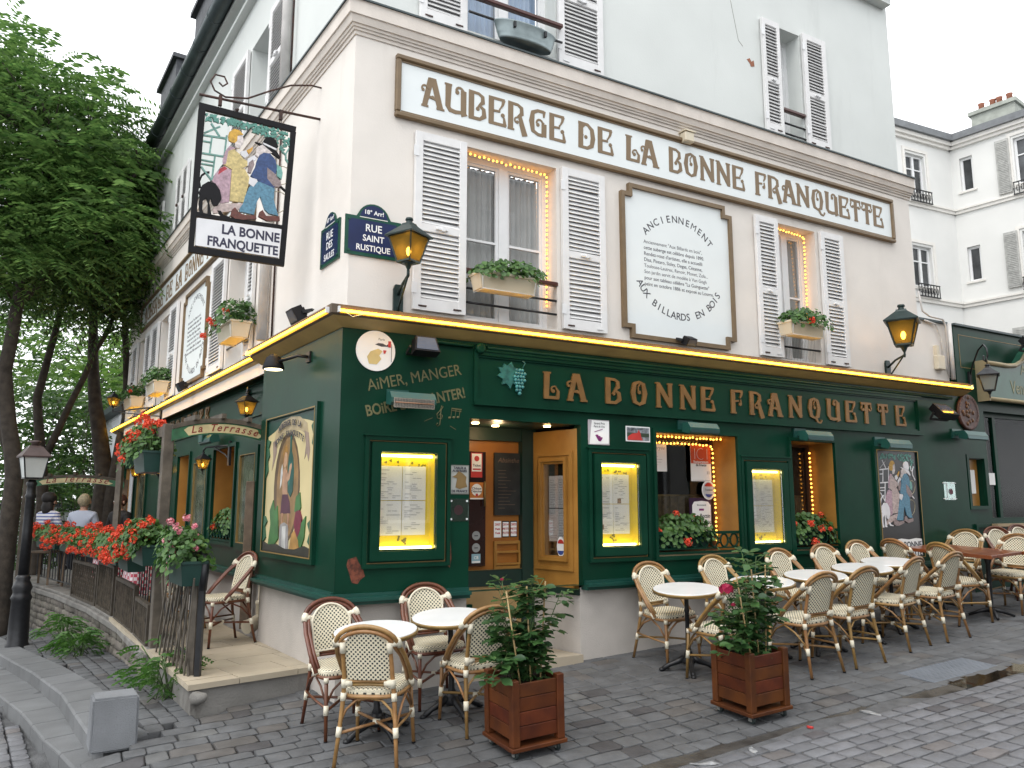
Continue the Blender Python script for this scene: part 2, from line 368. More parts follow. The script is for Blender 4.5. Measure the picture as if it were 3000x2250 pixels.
def arctext(mb, s, cx_, cz, r, a0, a1, y, size, outside=True, **k):
    """letters set one by one on an arc, a0..a1 from left to right"""
    n = len(s)
    for i, ch in enumerate(s):
        if ch == ' ': continue
        a = a0 + (a1 - a0) * i / (n - 1)
        rot = a - math.pi / 2 if outside else a + math.pi / 2
        text(mb, ch, cx_ + r * math.cos(a), cz + r * math.sin(a), y, size, rot=rot, align='CENTER', **k)
def arc(cx_, cz, r, a0, a1, n=8): return [(cx_ + r * math.cos(math.radians(a0 + (a1 - a0) * i / n)), cz + r * math.sin(math.radians(a0 + (a1 - a0) * i / n))) for i in range(n + 1)]
# curled letters of the house signs; strokes (points, widths) and end dots on a 1-high body
V_, H_ = .17, .13
GLY = {
 'A': (.80, [([(.34, 1), (.12, 0)], (.20, .17)), ([(.42, 1), (.68, 0)], (.20, .21)), ([(.28, 1.0), (.52, 1.0)], .06), ([(.02, .02), (.26, .02)], .07), ([(.54, .02), (.82, .02)], .07), ([(.27, .36), (.46, .33), (.52, .30)], .09), ([(.27, .62)] + arc(.13, .62, .10, 40, 230, 6), .06)], [(.07, .55, .055), (.40, .36, .06)]),
 'U': (.84, [([(.16, 1), (.14, .22), (.22, .10), (.42, .07), (.60, .10)], (.22, .18, .16, .14, .12)), ([(.70, .88), (.70, .10), (.74, 0)], (.20, .20, .24)), ([(.02, .98), (.28, .98)], .07), ([(.70, .86)] + arc(.56, .84, .12, 30, 190, 6), .08)], [(.47, .78, .075)]),
 'B': (.74, [([(.15, .98), (.14, .02)], .20), ([(.05, .965), (.42, .95), (.56, .86), (.57, .66), (.44, .54)], (.10, .10, .14, .16, .08)), ([(.44, .54), (.60, .42), (.62, .18), (.46, .05), (.05, .045)], (.08, .14, .18, .12, .11)), ([(.44, .54), (.38, .44)], .07)], [(.38, .40, .07)]),
 'E': (.74, [([(.15, .98), (.14, .02)], .20), ([(.05, .955), (.66, .955)], .10), ([(.05, .05), (.70, .05)], .11), ([(.62, .96), (.58, .78), (.50, .64)], (.13, .09, .05)), ([(.66, .04), (.64, .22), (.62, .34)], (.14, .09, .06)), ([(.22, .50), (.48, .52)], .08)], [(.58, .40, .075), (.47, .60, .035)]),
 'R': (.82, [([(.15, .98), (.14, .02)], .20), ([(.05, .965), (.42, .95), (.57, .86), (.58, .64), (.42, .50)], (.10, .10, .15, .16, .08)), ([(.50, .56), (.58, .24), (.70, -.14)], (.14, .19, .22)), ([(.03, .02), (.28, .02)], .07), ([(.42, .50)] + arc(.40, .38, .10, 90, 250, 5), .06)], [(.40, .31, .06)]),
 'G': (.82, [([(.66, .94), (.40, .94), (.20, .84), (.15, .5), (.20, .16), (.40, .06), (.60, .06)], (.12, .12, .16, .21, .16, .12, .12)), ([(.64, .02), (.65, .50)], .20), ([(.66, .98), (.64, .74)], (.12, .06)), ([(.65, .50)] + arc(.47, .50, .12, 20, 200, 6), .07)], [(.40, .42, .07)]),
 'D': (.82, [([(.16, .98), (.14, .02)], .20), ([(.05, .96), (.44, .94), (.62, .78), (.66, .45), (.60, .16), (.42, .05), (.05, .05)], (.10, .12, .17, .19, .17, .12, .10)), ([(.30, .93)] + arc(.40, .66, .22, 120, 230, 6), .055)], [(.36, .46, .07)]),
 'L': (.68, [([(.17, .98), (.14, .04)], (.21, .19)), ([(.03, .975), (.32, .975)], .06), ([(.05, .055), (.62, .055)], .11), ([(.57, .05), (.60, .30), (.50, .44)], (.13, .10, .06)), (arc(.45, .36, .12, 60, 200, 5), .06)], [(.40, .30, .07)]),
 'O': (.84, [([(.42, .95), (.22, .86), (.15, .5), (.22, .14), (.42, .05), (.60, .14), (.67, .5), (.60, .86), (.42, .95)], (.10, .17, .20, .17, .10, .17, .20, .17, .10)), ([(.50, .93), (.38, .74), (.38, .60)], .05)], [(.42, .53, .075)]),
 'N': (.86, [([(.15, .98), (.14, .02)], (.15, .17)), ([(.68, .98), (.69, .02)], (.18, .14)), ([(.14, .93), (.70, .07)], (.20, .20)), ([(.03, .02), (.27, .02)], .06), ([(.56, .975), (.80, .975)], .06), ([(.02, .975), (.22, .975)], .06)], []),
 'F': (.70, [([(.15, .98), (.14, .02)], .20), ([(.05, .955), (.64, .955)], .10), ([(.60, .96), (.57, .78), (.50, .66)], (.13, .09, .05)), ([(.02, .02), (.29, .02)], .07), ([(.22, .52), (.42, .54)], .08), ([(.52, .60), (.55, .42)], .06)], [(.50, .40, .075)]),
 'Q': (.86, [([(.42, .95), (.22, .86), (.15, .5), (.22, .14), (.42, .05), (.60, .14), (.67, .5), (.60, .86), (.42, .95)], (.10, .17, .20, .17, .10, .17, .20, .17, .10)), ([(.50, .93), (.38, .74), (.38, .60)], .05), ([(.46, .08), (.58, -.12), (.72, -.16), (.80, -.08)], (.13, .10, .08, .05))], [(.42, .53, .07), (.80, -.04, .045)]),
 'T': (.74, [([(.37, .98), (.37, .02)], .20), ([(.04, .95), (.70, .95)], .11), ([(.26, .02), (.48, .02)], .07), ([(.08, .93)] + arc(.16, .72, .11, 130, 300, 5), .06), ([(.66, .93)] + arc(.58, .72, .11, 50, -120, 5), .06)], [(.20, .66, .06), (.54, .66, .06)]),
}
def ribbon(pts, w):
    W_ = w if isinstance(w, tuple) else (w,) * len(pts); n = len(pts); Lf, Rt = [], []
    if len(W_) != n: W_ = tuple(W_[0] + (W_[-1] - W_[0]) * i / (n - 1) for i in range(n))
    for i in range(n):
        a = Vector(pts[max(i - 1, 0)]); b = Vector(pts[min(i + 1, n - 1)])
        if pts[0] == pts[-1] and i in (0, n - 1): a, b = Vector(pts[-2]), Vector(pts[1])
        d = (b - a).normalized(); q = Vector((-d.y, d.x)) * W_[i] / 2; p = Vector(pts[i])
        Lf.append(tuple(p + q)); Rt.append(tuple(p - q))
    return Lf, Rt
def glyph(mb, ch, x, z, y, h, wscale=1, ext=.004):
    w, st, dots = GLY[ch]; k = 0
    for pts, wd in st:
        Lf, Rt = ribbon(pts, wd); k += 1; yy = y - ext - .0004 * k; b = len(mb.v)
        for p in Lf + Rt: mb.v.append((x + p[0] * h * wscale, yy, z + p[1] * h))
        for p in Lf + Rt: mb.v.append((x + p[0] * h * wscale, y, z + p[1] * h))
        n = len(pts)
        for i in range(n - 1):
            mb.f.append((b + i, b + n + i, b + n + i + 1, b + i + 1)); mb.sm.append(False)
            mb.f.append((b + i, b + i + 1, b + 2 * n + i + 1, b + 2 * n + i)); mb.f.append((b + n + i + 1, b + n + i, b + 3 * n + i, b + 3 * n + i + 1)); mb.sm += [False, False]
        mb.f.append((b, b + 2 * n, b + 3 * n, b + n)); mb.f.append((b + n - 1, b + 2 * n - 1, b + 4 * n - 1, b + 3 * n - 1)); mb.sm += [False, False]
    for dx, dz, r in dots:
        k += 1
        mb.prism([(x + (dx + r * math.cos(q * .6283)) * h * wscale, z + (dz + r * math.sin(q * .6283)) * h) for q in range(10)], y - ext - .0004 * k, y)
    return w * h * wscale
def poly(mb, pts, y, ext=.002): return mb.prism(pts, y - ext, y)
def disc(mb, x, z, r, y, ext=.003, n=28, rz=None): return mb.prism([(x + r * math.cos(2 * math.pi * i / n), z + (rz or r) * math.sin(2 * math.pi * i / n)) for i in range(n)], y - ext, y)
# ================================================================== the restaurant house
RE = 8.10                                     # right end of the house on Rue Saint Rustique
house = thing('restaurant_house', 'cream and pale green corner house with dark green shopfront and white shutters', 'building', FR @ T(0, 0, .3))
HR = [(1.13, 2.17, 3.70, 5.41), (5.37, 6.08, 3.70, 5.41)]                     # first floor windows, right street
HR2 = [(1.13, 2.20, 6.66, 8.30), (5.62, 6.04, 6.62, 8.13)]                    # second floor
HL = [(-4.05, -3.05, 3.70, 5.25), (-8.62, -7.71, 3.70, 5.22), (-10.75, -9.95, 3.70, 5.20)]
HL2 = [(-3.63, -2.72, 6.66, 7.95), (-7.9, -7.2, 6.62, 7.75), (-10.0, -9.3, 6.62, 7.72)]
LE = -12.1
m = wall(MB(), 0, RE, 3.55, 6.30, HR, 0, .22); m.quad((RE, 0, 3.5), (RE, 6, 3.5), (RE, 6, 6.3), (RE, 0, 6.3)); m.build('wall', WALL1, house, FR)
m = wall(MB(), LE, 0, 3.4, 6.30, HL, 0, .22); m.quad((LE, 6, 3.4), (LE, 0, 3.4), (LE, 0, 6.3), (LE, 6, 6.3)); m.build('wall', WALL1, house, FL)
m = MB(); y = .03; wall(m, .03, RE - .13, 6.45, 9.2, HR2, y, .25)
m.quad((RE - .13, y, 6.45), (RE - .13, 6, 6.45), (RE - .27, 6, 9.2), (RE - .27, y, 9.2)); m.build('wall', WALL2, house, FR)
m = wall(MB(), LE + .1, -.03, 6.45, 9.0, HL2, y, .25); m.quad((LE + .1, 6, 6.45), (LE + .1, y, 6.45), (LE + .1, y, 9), (LE + .1, 6, 9)); m.build('wall', WALL2, house, FL)
# plinth below the shopfront, with the doorway left open
m = MB(); wall(m, 0, 1.17, .1, 1.175, [], 0); wall(m, 2.40, 8.75, .1, 1.175, [], 0); m.quad((2.40, 0, 1.12), (2.40, 0, .1), (2.27, .66, .1), (2.27, .66, 1.12)); m.build('plinth', PLINTH, house, FR)
m = MB(); wall(m, -2.1, 0, .1, 1.20, [], 0); m.quad((-2.1, .22, .1), (-2.1, 0, .1), (-2.1, 0, 1.2), (-2.1, .22, 1.2)); wall(m, -15.5, -2.1, .1, 1.15, [], .22); m.build('plinth', PLINTH, house, FL)
# cornice between first and second floor: stacked mouldings on both streets, mitred at the corner
def cornice(prof, name, ma, xr=RE + .02, xl=LE - .02):
    """profile (projection, z) carried round the corner"""
    n = len(prof); m = MB(); vs = []
    def cor(o):   # outer corner point for projection o
        # intersection of the two offset faces
        pr = C + NR * o; pl = C + NL * o
        a = Matrix(((UR.x, -UL.x), (UR.y, -UL.y))); d = pl - pr; t = a.inverted() @ Vector((d.x, d.y)); return pr + UR * t[0]
    for o, z in prof:
        e = C + UR * xr + NR * o; w = C - UL * xl + NL * o; c = cor(o)
        for p in (w, c, e): vs.append((p.x, p.y, z))
    fs = []
    for i in range(n - 1):
        for k in (0, 1): fs.append((i * 3 + k, i * 3 + k + 1, (i + 1) * 3 + k + 1, (i + 1) * 3 + k))
    fs += [tuple(i * 3 + 2 for i in range(n)), tuple(i * 3 for i in range(n))[::-1]]
    m.add(vs, fs); m.v = [tuple((FRi @ Vector(v))) for v in m.v]; return m.build(name, ma, house, FR)
FRi = FR.inverted()
cornice([(-.2, 6.23), (.012, 6.23), (.016, 6.262), (.030, 6.265), (.034, 6.285), (.046, 6.288), (.052, 6.310), (.066, 6.313), (.085, 6.375), (.100, 6.38), (.104, 6.50), (.112, 6.51), (-.2, 6.565)], 'cornice', STUCCO)
cornice([(-.2, 6.567), (.125, 6.512), (.125, 6.530), (-.2, 6.585)], 'cornice_flashing', ZINC)
# eaves and roof
m = MB(); m.box(.0, RE - .2, -.10, .03, 9.13, 9.25); m.box(-.1, RE - .16, -.16, .03, 9.25, 9.37); m.build('eave_moulding', WALL2, house, FR)
m = MB(); m.box(LE + .05, -.02, -.07, .03, 8.62, 8.67); m.box(LE + .05, -.02, -.12, .03, 8.84, 8.90); m.build('eave_moulding', WALL2, house, FL)
m = MB(); m.tube([(LE - .05, -.22, 8.98), (.1, -.22, 8.98)], .115, 12); m.build('gutter', ZINC, house, FL)
m = MB()
for k in range(14): m.tube([(LE + .4 + k * .86, -.22, 8.98), (LE + .43 + k * .86, -.22, 8.98)], .122, 12)
m.build('gutter_joint', ZINC, house, FL)
ca = lambda p, z: (p.x, p.y, z)
m = MB(); a = C + NL * .3 + NR * .2; b = C + UR * (RE) + NR * .2; d = C + UL * 12.2 + NL * .3; c1 = C - NR * 4 - NL * 4; c2 = C + UL * 12.2 - NL * 4; c3 = C + UR * RE - NR * 4
m.add([ca(a, 9.08), ca(b, 9.39), ca(c3, 11.6), ca(c1, 11.6), ca(d, 9.08), ca(c2, 11.6)], [(0, 1, 2, 3), (4, 0, 3, 5)])
m.v = [tuple(FRi @ Vector(v)) for v in m.v]; m.build('roof', SLATE, house, FR)
for x in (-6.35, -9.4):
    m = MB(); m.box(x - .75, x + .75, -.05, 2.2, 9.25, 10.30); m.box(x - .83, x + .83, -.13, 2.2, 10.30, 10.38); m.build('dormer', SLATE, house, FL)
# lower annex wall to the right of the house
m = MB(); m.box(RE, 8.72, 0, .3, 3.5, 4.50); m.build('annex_wall', WALL1, house, FR)
m = MB(); m.box(RE, 8.74, -.03, .33, 4.50, 4.53); m.build('annex_coping', ZINC, house, FR)
m = MB(); m.quad((RE, 0, 0), (RE, 6, 0), (RE, 6, 3.5), (RE, 0, 3.5)); m.build('wall', WALL1, house, FR)
e1 = FRi @ (C + UR * RE - NR * 6); e2 = FRi @ (C + UL * 12.1 - NL * 6)
m = MB(); m.quad((e1.x, e1.y, 0), (e2.x, e2.y, 0), (e2.x, e2.y, 9.2), (e1.x, e1.y, 9.2)); m.quad((LE, 6, 0), (LE, .2, 0), (LE, .2, 3.4), (LE, 6, 3.4)); m.build('rear_wall', WALL1, house, FR)
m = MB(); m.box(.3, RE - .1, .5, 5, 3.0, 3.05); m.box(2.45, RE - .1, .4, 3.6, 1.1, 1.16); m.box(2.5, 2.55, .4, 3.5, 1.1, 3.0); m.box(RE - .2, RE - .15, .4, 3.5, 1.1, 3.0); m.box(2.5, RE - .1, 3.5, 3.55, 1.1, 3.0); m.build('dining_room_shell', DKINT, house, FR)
# ------------------------------------------------------------------ windows of the upper floors
CURT = mat('grey net curtain', (.60, .61, .60), .9, var=.05)
CURTB = mat('sky tinted net curtain', (.36, .50, .68), .9, var=.1, scale=3)  # blue tint stands for the sky reflected in the top window
def casement(F, x0, x1, z0, z1, y, muntins=(.5,), curtain=CURT, mid=True):
    w = MB(); rframe(w, x0, x1, z0, z1, .055, y, y + .06)
    xm = (x0 + x1) / 2
    if mid: w.box(xm - .05, xm + .05, y - .012, y + .055, z0 + .055, z1 - .055)
    o = w.build('window', WHITEP, house, F)
    sides = [(x0 + .055, xm - .05), (xm + .05, x1 - .055)] if mid else [(x0 + .055, x1 - .055)]
    for a, b in sides:
        f = MB(); rframe(f, a, b, z0 + .055, z1 - .055, .03, y + .01, y + .045)
        for t in muntins:
            zz = z0 + (z1 - z0) * t; f.box(a + .03, b - .03, y + .008, y + .042, zz - .012, zz + .012)
        f.build('sash', WHITEP, o, F)
        g = MB(); g.quad((a + .03, y + .03, z0 + .085), (b - .03, y + .03, z0 + .085), (b - .03, y + .03, z1 - .085), (a + .03, y + .03, z1 - .085)); g.build('pane', GLASS, o, F)
        c = MB(); n = 26
        for i in range(n):
            t0, t1 = i / n, (i + 1) / n; yy = lambda t: y + .11 + .02 * math.sin(t * 42 + a * 9) + .012 * math.sin(t * 17)
            X = lambda t: a + (b - a) * t
            c.quad((X(t0), yy(t0), z0 + .06), (X(t1), yy(t1), z0 + .06), (X(t1), yy(t1), z1 - .06), (X(t0), yy(t0), z1 - .06))
        for i in range(len(c.sm)): c.sm[i] = True
        c.build('curtain', curtain, o, F)
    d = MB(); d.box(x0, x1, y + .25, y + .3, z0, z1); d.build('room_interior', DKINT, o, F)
    return o
casement(FR, *HR[0], .20); casement(FR, *HR[1], .20)
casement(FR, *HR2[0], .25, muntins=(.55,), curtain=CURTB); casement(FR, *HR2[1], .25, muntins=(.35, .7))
for h in HL: casement(FL, *h, .2)
for h in HL2: casement(FL, *h, .25)
SLATME = {}
def shutter(F, x0, x1, z0, z1, slats=True, mid=.46, n=None, worn=SHUT, tilt=0):
    """louvred shutter folded flat against the wall"""
    w = x1 - x0; y0, y1 = -.055, -.012; st = min(.075, w * .17)
    m = MB(); m.bbox(x0, x0 + st, y0, y1, z0, z1, .003); m.bbox(x1 - st, x1, y0, y1, z0, z1, .003)
    m.box(x0 + st, x1 - st, y0 + .003, y1, z0, z0 + .11); m.box(x0 + st, x1 - st, y0 + .003, y1, z1 - .08, z1)
    zm = z0 + (z1 - z0) * mid; m.box(x0 + st, x1 - st, y0 + .003, y1, zm - .035, zm + .035)
    o = m.build('shutter', worn, house, F)
    hw = MB()
    for zz in (z0 + .2, z1 - .2): MB().box(x0 - .02, x0 + .03, y0 - .006, y0, zz - .05, zz + .05).build('hinge', WHITEP, o, F)
    hw.box(x0 + w * .4, x0 + w * .62, y0 - .02, y0 - .001, zm - .008, zm + .008); hw.box(x0 + w * .5, x0 + w * .56, y0 - .03, y0 - .001, zm - .02, zm + .02)
    for xx in (x0 + .05, x1 - .13): MB().box(xx, xx + .08, y0 - .005, y0, z0 + .03, z0 + .045).build('iron_strap', RUST if random.random() < .5 else WHITEP, o, F)
    hw.build('latch', RUST if random.random() < .4 else WHITEP, o, F)
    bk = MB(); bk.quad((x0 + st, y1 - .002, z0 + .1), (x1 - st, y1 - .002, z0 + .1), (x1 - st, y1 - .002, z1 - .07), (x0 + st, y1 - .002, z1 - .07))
    bk.build('slat_gap_shade', mat('shutter shade', (.42, .42, .43), .8), o, F)  # grey sheet paints the shade seen between the slats
    pitch = .043; zs = []
    for a, b in ((z0 + .115, zm - .038), (zm + .038, z1 - .083)):
        k = int((b - a) / pitch); zs += [a + (i + .5) * (b - a) / k for i in range(k)]
    key = (round(w, 3), st)
    def slat(mb, xx, zz):
        a, b = xx + st, xx + w - st
        mb.add([(a, y0 + .004, zz - .018), (b, y0 + .004, zz - .018), (b, y0 + .011, zz - .021), (a, y0 + .011, zz - .021), (a, y1 - .006, zz + .018), (b, y1 - .006, zz + .018), (b, y1 - .013, zz + .021), (a, y1 - .013, zz + .021)],
               [(0, 1, 2, 3), (7, 6, 5, 4), (0, 4, 5, 1), (3, 2, 6, 7), (1, 5, 6, 2), (0, 3, 7, 4)])
    if slats:
        if key not in SLATME:
            q = MB(); slat(q, 0, 0); me = q.mesh('slat'); me.materials.append(worn); SLATME[key] = me
        for zz in zs: place(SLATME[key], 'slat', o, F @ T(x0, 0, zz) @ Matrix.Rotation(random.gauss(0, .012), 4, 'Y'))
    else:
        q = MB()
        for zz in zs: slat(q, x0, zz)
        q.build('slats', worn, o, F, kind='stuff')
    return o
for a in [(.59, 1.12, 3.71, 5.42), (2.21, 2.75, 3.71, 5.42), (4.98, 5.36, 3.70, 5.43), (6.13, 6.56, 3.69, 5.42)]: shutter(FR, *a)
F2 = FR @ T(0, .03, 0)
for a in [(.62, 1.125, 6.60, 8.32), (2.205, 2.79, 6.60, 8.32), (5.30, 5.615, 6.60, 8.14), (6.055, 6.50, 6.58, 8.16)]: shutter(F2, *a)
for a in [(-4.82, -4.10, 3.70, 5.28), (-3.03, -2.78, 3.70, 5.24), (-7.66, -7.05, 3.69, 5.25), (-9.30, -8.66, 3.69, 5.22), (-9.92, -9.36, 3.69, 5.20), (-11.42, -10.80, 3.70, 5.20)]: shutter(FL, *a, slats=False)
F2 = FL @ T(0, .03, 0)
for a in [(-4.40, -3.66, 6.60, 7.95), (-2.70, -2.06, 6.60, 7.98), (-7.55, -7.10, 6.60, 7.72), (-8.02, -7.58, 6.60, 7.72), (-9.6, -9.22, 6.60, 7.68), (-10.08, -9.65, 6.60, 7.68)]: shutter(F2, *a, slats=False)
# balcony bars in front of the windows
def bars(F, x0, x1, zs, y=-.04, wood=True, r=.013):
    for i, z in enumerate(zs):
        m = MB()
        if i == 0 and wood: m.bbox(x0, x1, y - .03, y + .03, z - .022, z + .022, .008)
        else: m.tube([(x0, y, z), (x1, y, z)], r, 8)
        m.build('window_rail', mat('dark varnished rail', (.07, .018, .012), .35) if (i == 0 and wood) else IRON, house, F)
bars(FR, 1.13, 2.18, (4.17, 4.00, 3.86), .02, r=.012); bars(FR, 5.37, 6.1, (4.04, 3.86), .02, wood=False)
bars(FR, 1.12, 2.22, (6.98, 6.80), -.06); bars(FR, 5.60, 6.05, (6.98, 6.80, 6.66), .02)
bars(FL, -4.05, -3.05, (4.1, 3.95), .02, wood=False)
m = MB()                                          # mesh guard of the small window
for i in range(24):
    x = 5.40 + i * .027; m.bar((x, .05, 3.70), (x, .05, 3.86), .002, .002); m.bar((x, .05, 3.88), (x, .05, 4.02), .002, .002)
m.build('wire_mesh', IRON, house, FR)
# wall fittings belonging to the house: downpipe on the left street, cables, cracks
m = MB(); m.tube([(-2.25, -.07, 3.75), (-2.25, -.07, 6.2)], .055, 10); m.tube([(-1.98, -.04, 6.6), (-1.98, -.04, 8.9)], .055, 10); m.build('downpipe', mat('painted pipe', (.60, .58, .56), .6), house, FL)
m = MB(); m.tube([(-1.80, -.02, 6.6), (-1.80, -.02, 9)], .012, 6); m.tube([(-2.05, -.02, 3.75), (-2.05, -.02, 6.2)], .012, 6); m.build('cable', RUST, house, FL)
m = MB()
pp = [(4.62, 9.2), (4.60, 8.82), (4.71, 8.55), (4.82, 8.2), (4.86, 8.0), (4.92, 7.72), (4.99, 7.66)]
for a, b in zip(pp, pp[1:]): m.bar((a[0], .029, a[1]), (b[0], .029, b[1]), .003, .006)
m.build('crack', mat('crack', (.30, .29, .27), .9), house, FR)
m = MB(); m.prism([(5.05, 7.50), (5.10, 7.53), (5.13, 7.49), (5.17, 7.52), (5.18, 7.44), (5.12, 7.42), (5.10, 7.46)], .026, .032); m.build('plaster_scar', mat('bare brick', (.30, .12, .07), .9), house, FR)
m = MB(); m.tube([(8.12, -.03, 4.9), (8.16, -.04, 4.62), (8.3, -.05, 4.56), (8.6, -.05, 4.55), (8.66, -.05, 4.45), (8.64, -.05, 3.75)], .014, 6); m.tube([(8.2, -.03, 4.5), (8.45, -.03, 4.47), (8.55, -.03, 4.3), (8.6, -.03, 3.9), (8.68, -.03, 3.72)], .012, 6); m.tube([(8.72, -.06, 4.5), (8.72, -.06, 3.7)], .03, 8); m.build('pipe', mat('painted pipe', (.60, .58, .56), .6), house, FR)
m = MB(); m.bbox(8.38, 8.55, -.07, 0, 3.82, 4.02, .01); m.box(8.40, 8.46, -.05, 0, 4.02, 4.16); m.build('meter_box', CREAM, house, FR)
# ------------------------------------------------------------------ shopfront, Rue Saint Rustique
SO = -.05                                        # face of the green woodwork
DX0, DX1 = 1.17, 2.40
WA = (3.34, 4.50, 1.44, 2.72); WB = (5.37, 6.12, 1.44, 2.71)
M1 = (.32, .83, 1.59, 2.41); M2 = (2.62, 3.09, 1.56, 2.38); M3 = (4.69, 5.18, 1.54, 2.36)
shop = MB(); wall(shop, -.047, 8.86, 1.20, 3.47, [(DX0, DX1, 1.20, 2.75, .12), WA + (.40,), WB + (.40,), M1 + (.10,), M2 + (.10,), M3 + (.10,)], SO, .4)
shop.quad((8.86, SO, 1.2), (8.86, .2, 1.2), (8.86, .2, 3.47), (8.86, SO, 3.47)); shop.build('shopfront', GREEN, house, FR)
shop = MB(); wall(shop, -2.16, .047, 1.24, 3.47, [], SO); shop.quad((-2.16, .25, 1.24), (-2.16, SO, 1.24), (-2.16, SO, 3.5), (-2.16, .25, 3.5))
shop.lathe([(.085, 1.22), (.085, 3.55)], 14, (-2.16, .06, 0)); shop.build('shopfront', GREEN, house, FL)
# sills: rounded ledge moulding
for F, a, b in ((FR, -.07, 1.165), (FR, 2.415, 8.86)):
    m = MB(); m.box(a, b, -.13, 0, 1.185, 1.215); m.box(a, b, -.10, 0, 1.155, 1.185); m.box(a, b, -.075, 0, 1.215, 1.245); m.build('shop_sill', GREEN2, house, F)
m = MB(); m.box(-2.12, .055, -.13, 0, 1.20, 1.23); m.box(-2.12, .04, -.10, 0, 1.17, 1.20); m.box(-2.12, .03, -.075, 0, 1.23, 1.26); m.build('shop_sill', GREEN2, house, FL)
# name panel moulding
m = MB(); rframe(m, 1.20, 7.86, 2.90, 3.38, .035, SO - .03, SO); rframe(m, 1.235, 7.825, 2.935, 3.345, .018, SO - .016, SO); m.build('panel_moulding', GREEN, house, FR)
m = MB(); m.box(1.2, 7.9, SO - .045, SO, 2.875, 2.90); m.box(1.2, 7.9, SO - .04, SO, 3.38, 3.40); m.build('panel_ledge', GREEN, house, FR)
for (a, b, c, d) in ((3.34, 4.50, 1.44, 2.72), (5.37, 6.12, 1.44, 2.71)):
    m = MB(); rframe(m, a - .04, b + .04, c - .04, d + .04, .036, SO - .025, SO); m.build('window_moulding', GREEN, house, FR)
    m = MB(); m.box(a, b, SO + .02, SO + .34, c - .03, c + .02); m.build('window_sill', mat('pale sill board', (.36, .26, .15), .6), house, FR)
# shop windows: ochre linings, sashes, glass and the dim rooms behind
for (a, b, c, d) in (WA, WB):
    t = MB(); e = SO + .40
    for q in ((a + .002, 1), (b - .002, 0)): t.quad((q[0], SO + .01, c + .02), (q[0], e, c + .02), (q[0], e, d), (q[0], SO + .01, d))
    t.quad((a, SO + .01, d - .002), (b, SO + .01, d - .002), (b, e, d - .002), (a, e, d - .002)); t.build('window_lining', OCHRE, house, FR)
    o = rframe(MB(), a, b, c + .02, d, .035, e - .04, e).build('window', mat('brown sash', (.10, .045, .018), .5), house, FR)
    g = MB(); g.quad((a + .03, e - .01, c + .05), (b - .03, e - .01, c + .05), (b - .03, e - .01, d - .03), (a + .03, e - .01, d - .03)); g.build('pane', GLASSD, o, FR)
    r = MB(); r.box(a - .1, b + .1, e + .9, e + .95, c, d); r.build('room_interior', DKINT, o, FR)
    cu = MB(); n = 40
    for i in range(n):
        t0, t1 = i / n, (i + 1) / n; X = lambda t: a + (b - a) * t; Y = lambda t: e + .10 + .02 * math.sin(t * 60)
        cu.quad((X(t0), Y(t0), c), (X(t1), Y(t1), c), (X(t1), Y(t1), c + .62), (X(t0), Y(t0), c + .62))
    cu.build('cafe_curtain', mat('brown lace curtain', (.13, .085, .04), .9, var=.25, scale=20), o, FR)
    ro = MB(); ro.tube([(a, e + .1, c + .63), (b, e + .1, c + .63)], .012, 6); ro.build('curtain_rod', BRASS, o, FR)
    # cast guard rail with rings
    gr = MB(); gr.box(a, b, SO + .005, SO + .035, 1.655, 1.685); gr.box(a, b, SO + .005, SO + .035, 1.455, 1.48); gr.box(a, b, SO + .005, SO + .03, 1.50, 1.515)
    k = int((b - a) / .145)
    for i in range(k):
        cx_ = a + (i + .5) * (b - a) / k
        gr.tube([(cx_ + .055 * math.cos(q * .5236), SO + .02, 1.585 + .068 * math.sin(q * .5236)) for q in range(12)], .011, 6, closed=True)
        gr.tube([(cx_ + (b - a) / k / 2 + .022 * math.cos(q * .785), SO + .02, 1.585 + .024 * math.sin(q * .785)) for q in range(8)], .009, 6, closed=True)
    gr.build('guard_rail', GREEN, house, FR)
# chipped paint beside the first menu case
BARE = mat('bare red wood', (.17, .045, .022), .8, var=.4, scale=30)
m = MB(); poly(m, [(.06, 1.52), (.13, 1.54), (.155, 1.49), (.19, 1.44), (.21, 1.38), (.17, 1.35), (.15, 1.32), (.10, 1.33), (.07, 1.42), (.05, 1.47)], SO + .001, .003); poly(m, [(.975, 1.62), (.985, 1.70), (.995, 1.58), (1.0, 1.5), (.985, 1.42), (.965, 1.44), (.97, 1.53)], SO + .001, .003); m.build('bare_patch', BARE, house, FR)
# doorway: ochre side wall on the right, splayed; glazed door leaf, blackboard, lower step
D1, D2 = Vector((2.40, .02)), Vector((2.26, .66))
m = MB(); m.box(DX0, DX1, .07, 1.3, 2.75, 2.80); m.build('doorway_ceiling', mat('dark green paint', (.006, .028, .02), .5), house, FR)
dv = (D2 - D1).normalized(); FD = FR @ frame(Vector((-dv.x, -dv.y, 0)), Vector((-dv.y, dv.x, 0)) * -1, Vector((D2.x, D2.y, 0)))
LW = (D1 - D2).length
m = MB(); wall(m, 0, LW, 1.16, 2.72, [(.17, .47, 1.46, 2.38, .10)], 0, .1); m.build('door_side_panel', OCHRE, house, FD)
m = MB(); rframe(m, .06, .60, 1.32, 2.50, .04, -.02, 0); rframe(m, .12, .52, 1.41, 2.44, .035, -.03, 0); m.build('door_side_moulding', OCHRE, house, FD)
m = MB(); m.box(.17, .47, .08, .1, 1.46, 2.38); m.build('showcase_back', mat('dark green paint', (.006, .028, .02), .5), house, FD)
m = MB(); m.box(0, LW + .02, -.03, .06, 1.10, 1.16); m.build('door_side_ledge', mat('dark green paint', (.006, .028, .02), .5), house, FD)
pl = MB()
for i in range(2):
    for j in range(2): pl.box(.20 + i * .125, .32 + i * .125, .05, .07, 1.60 + j * .335, 1.925 + j * .335)
pl.build('menu_sheet', PAPER, house, FD)
il = MB()
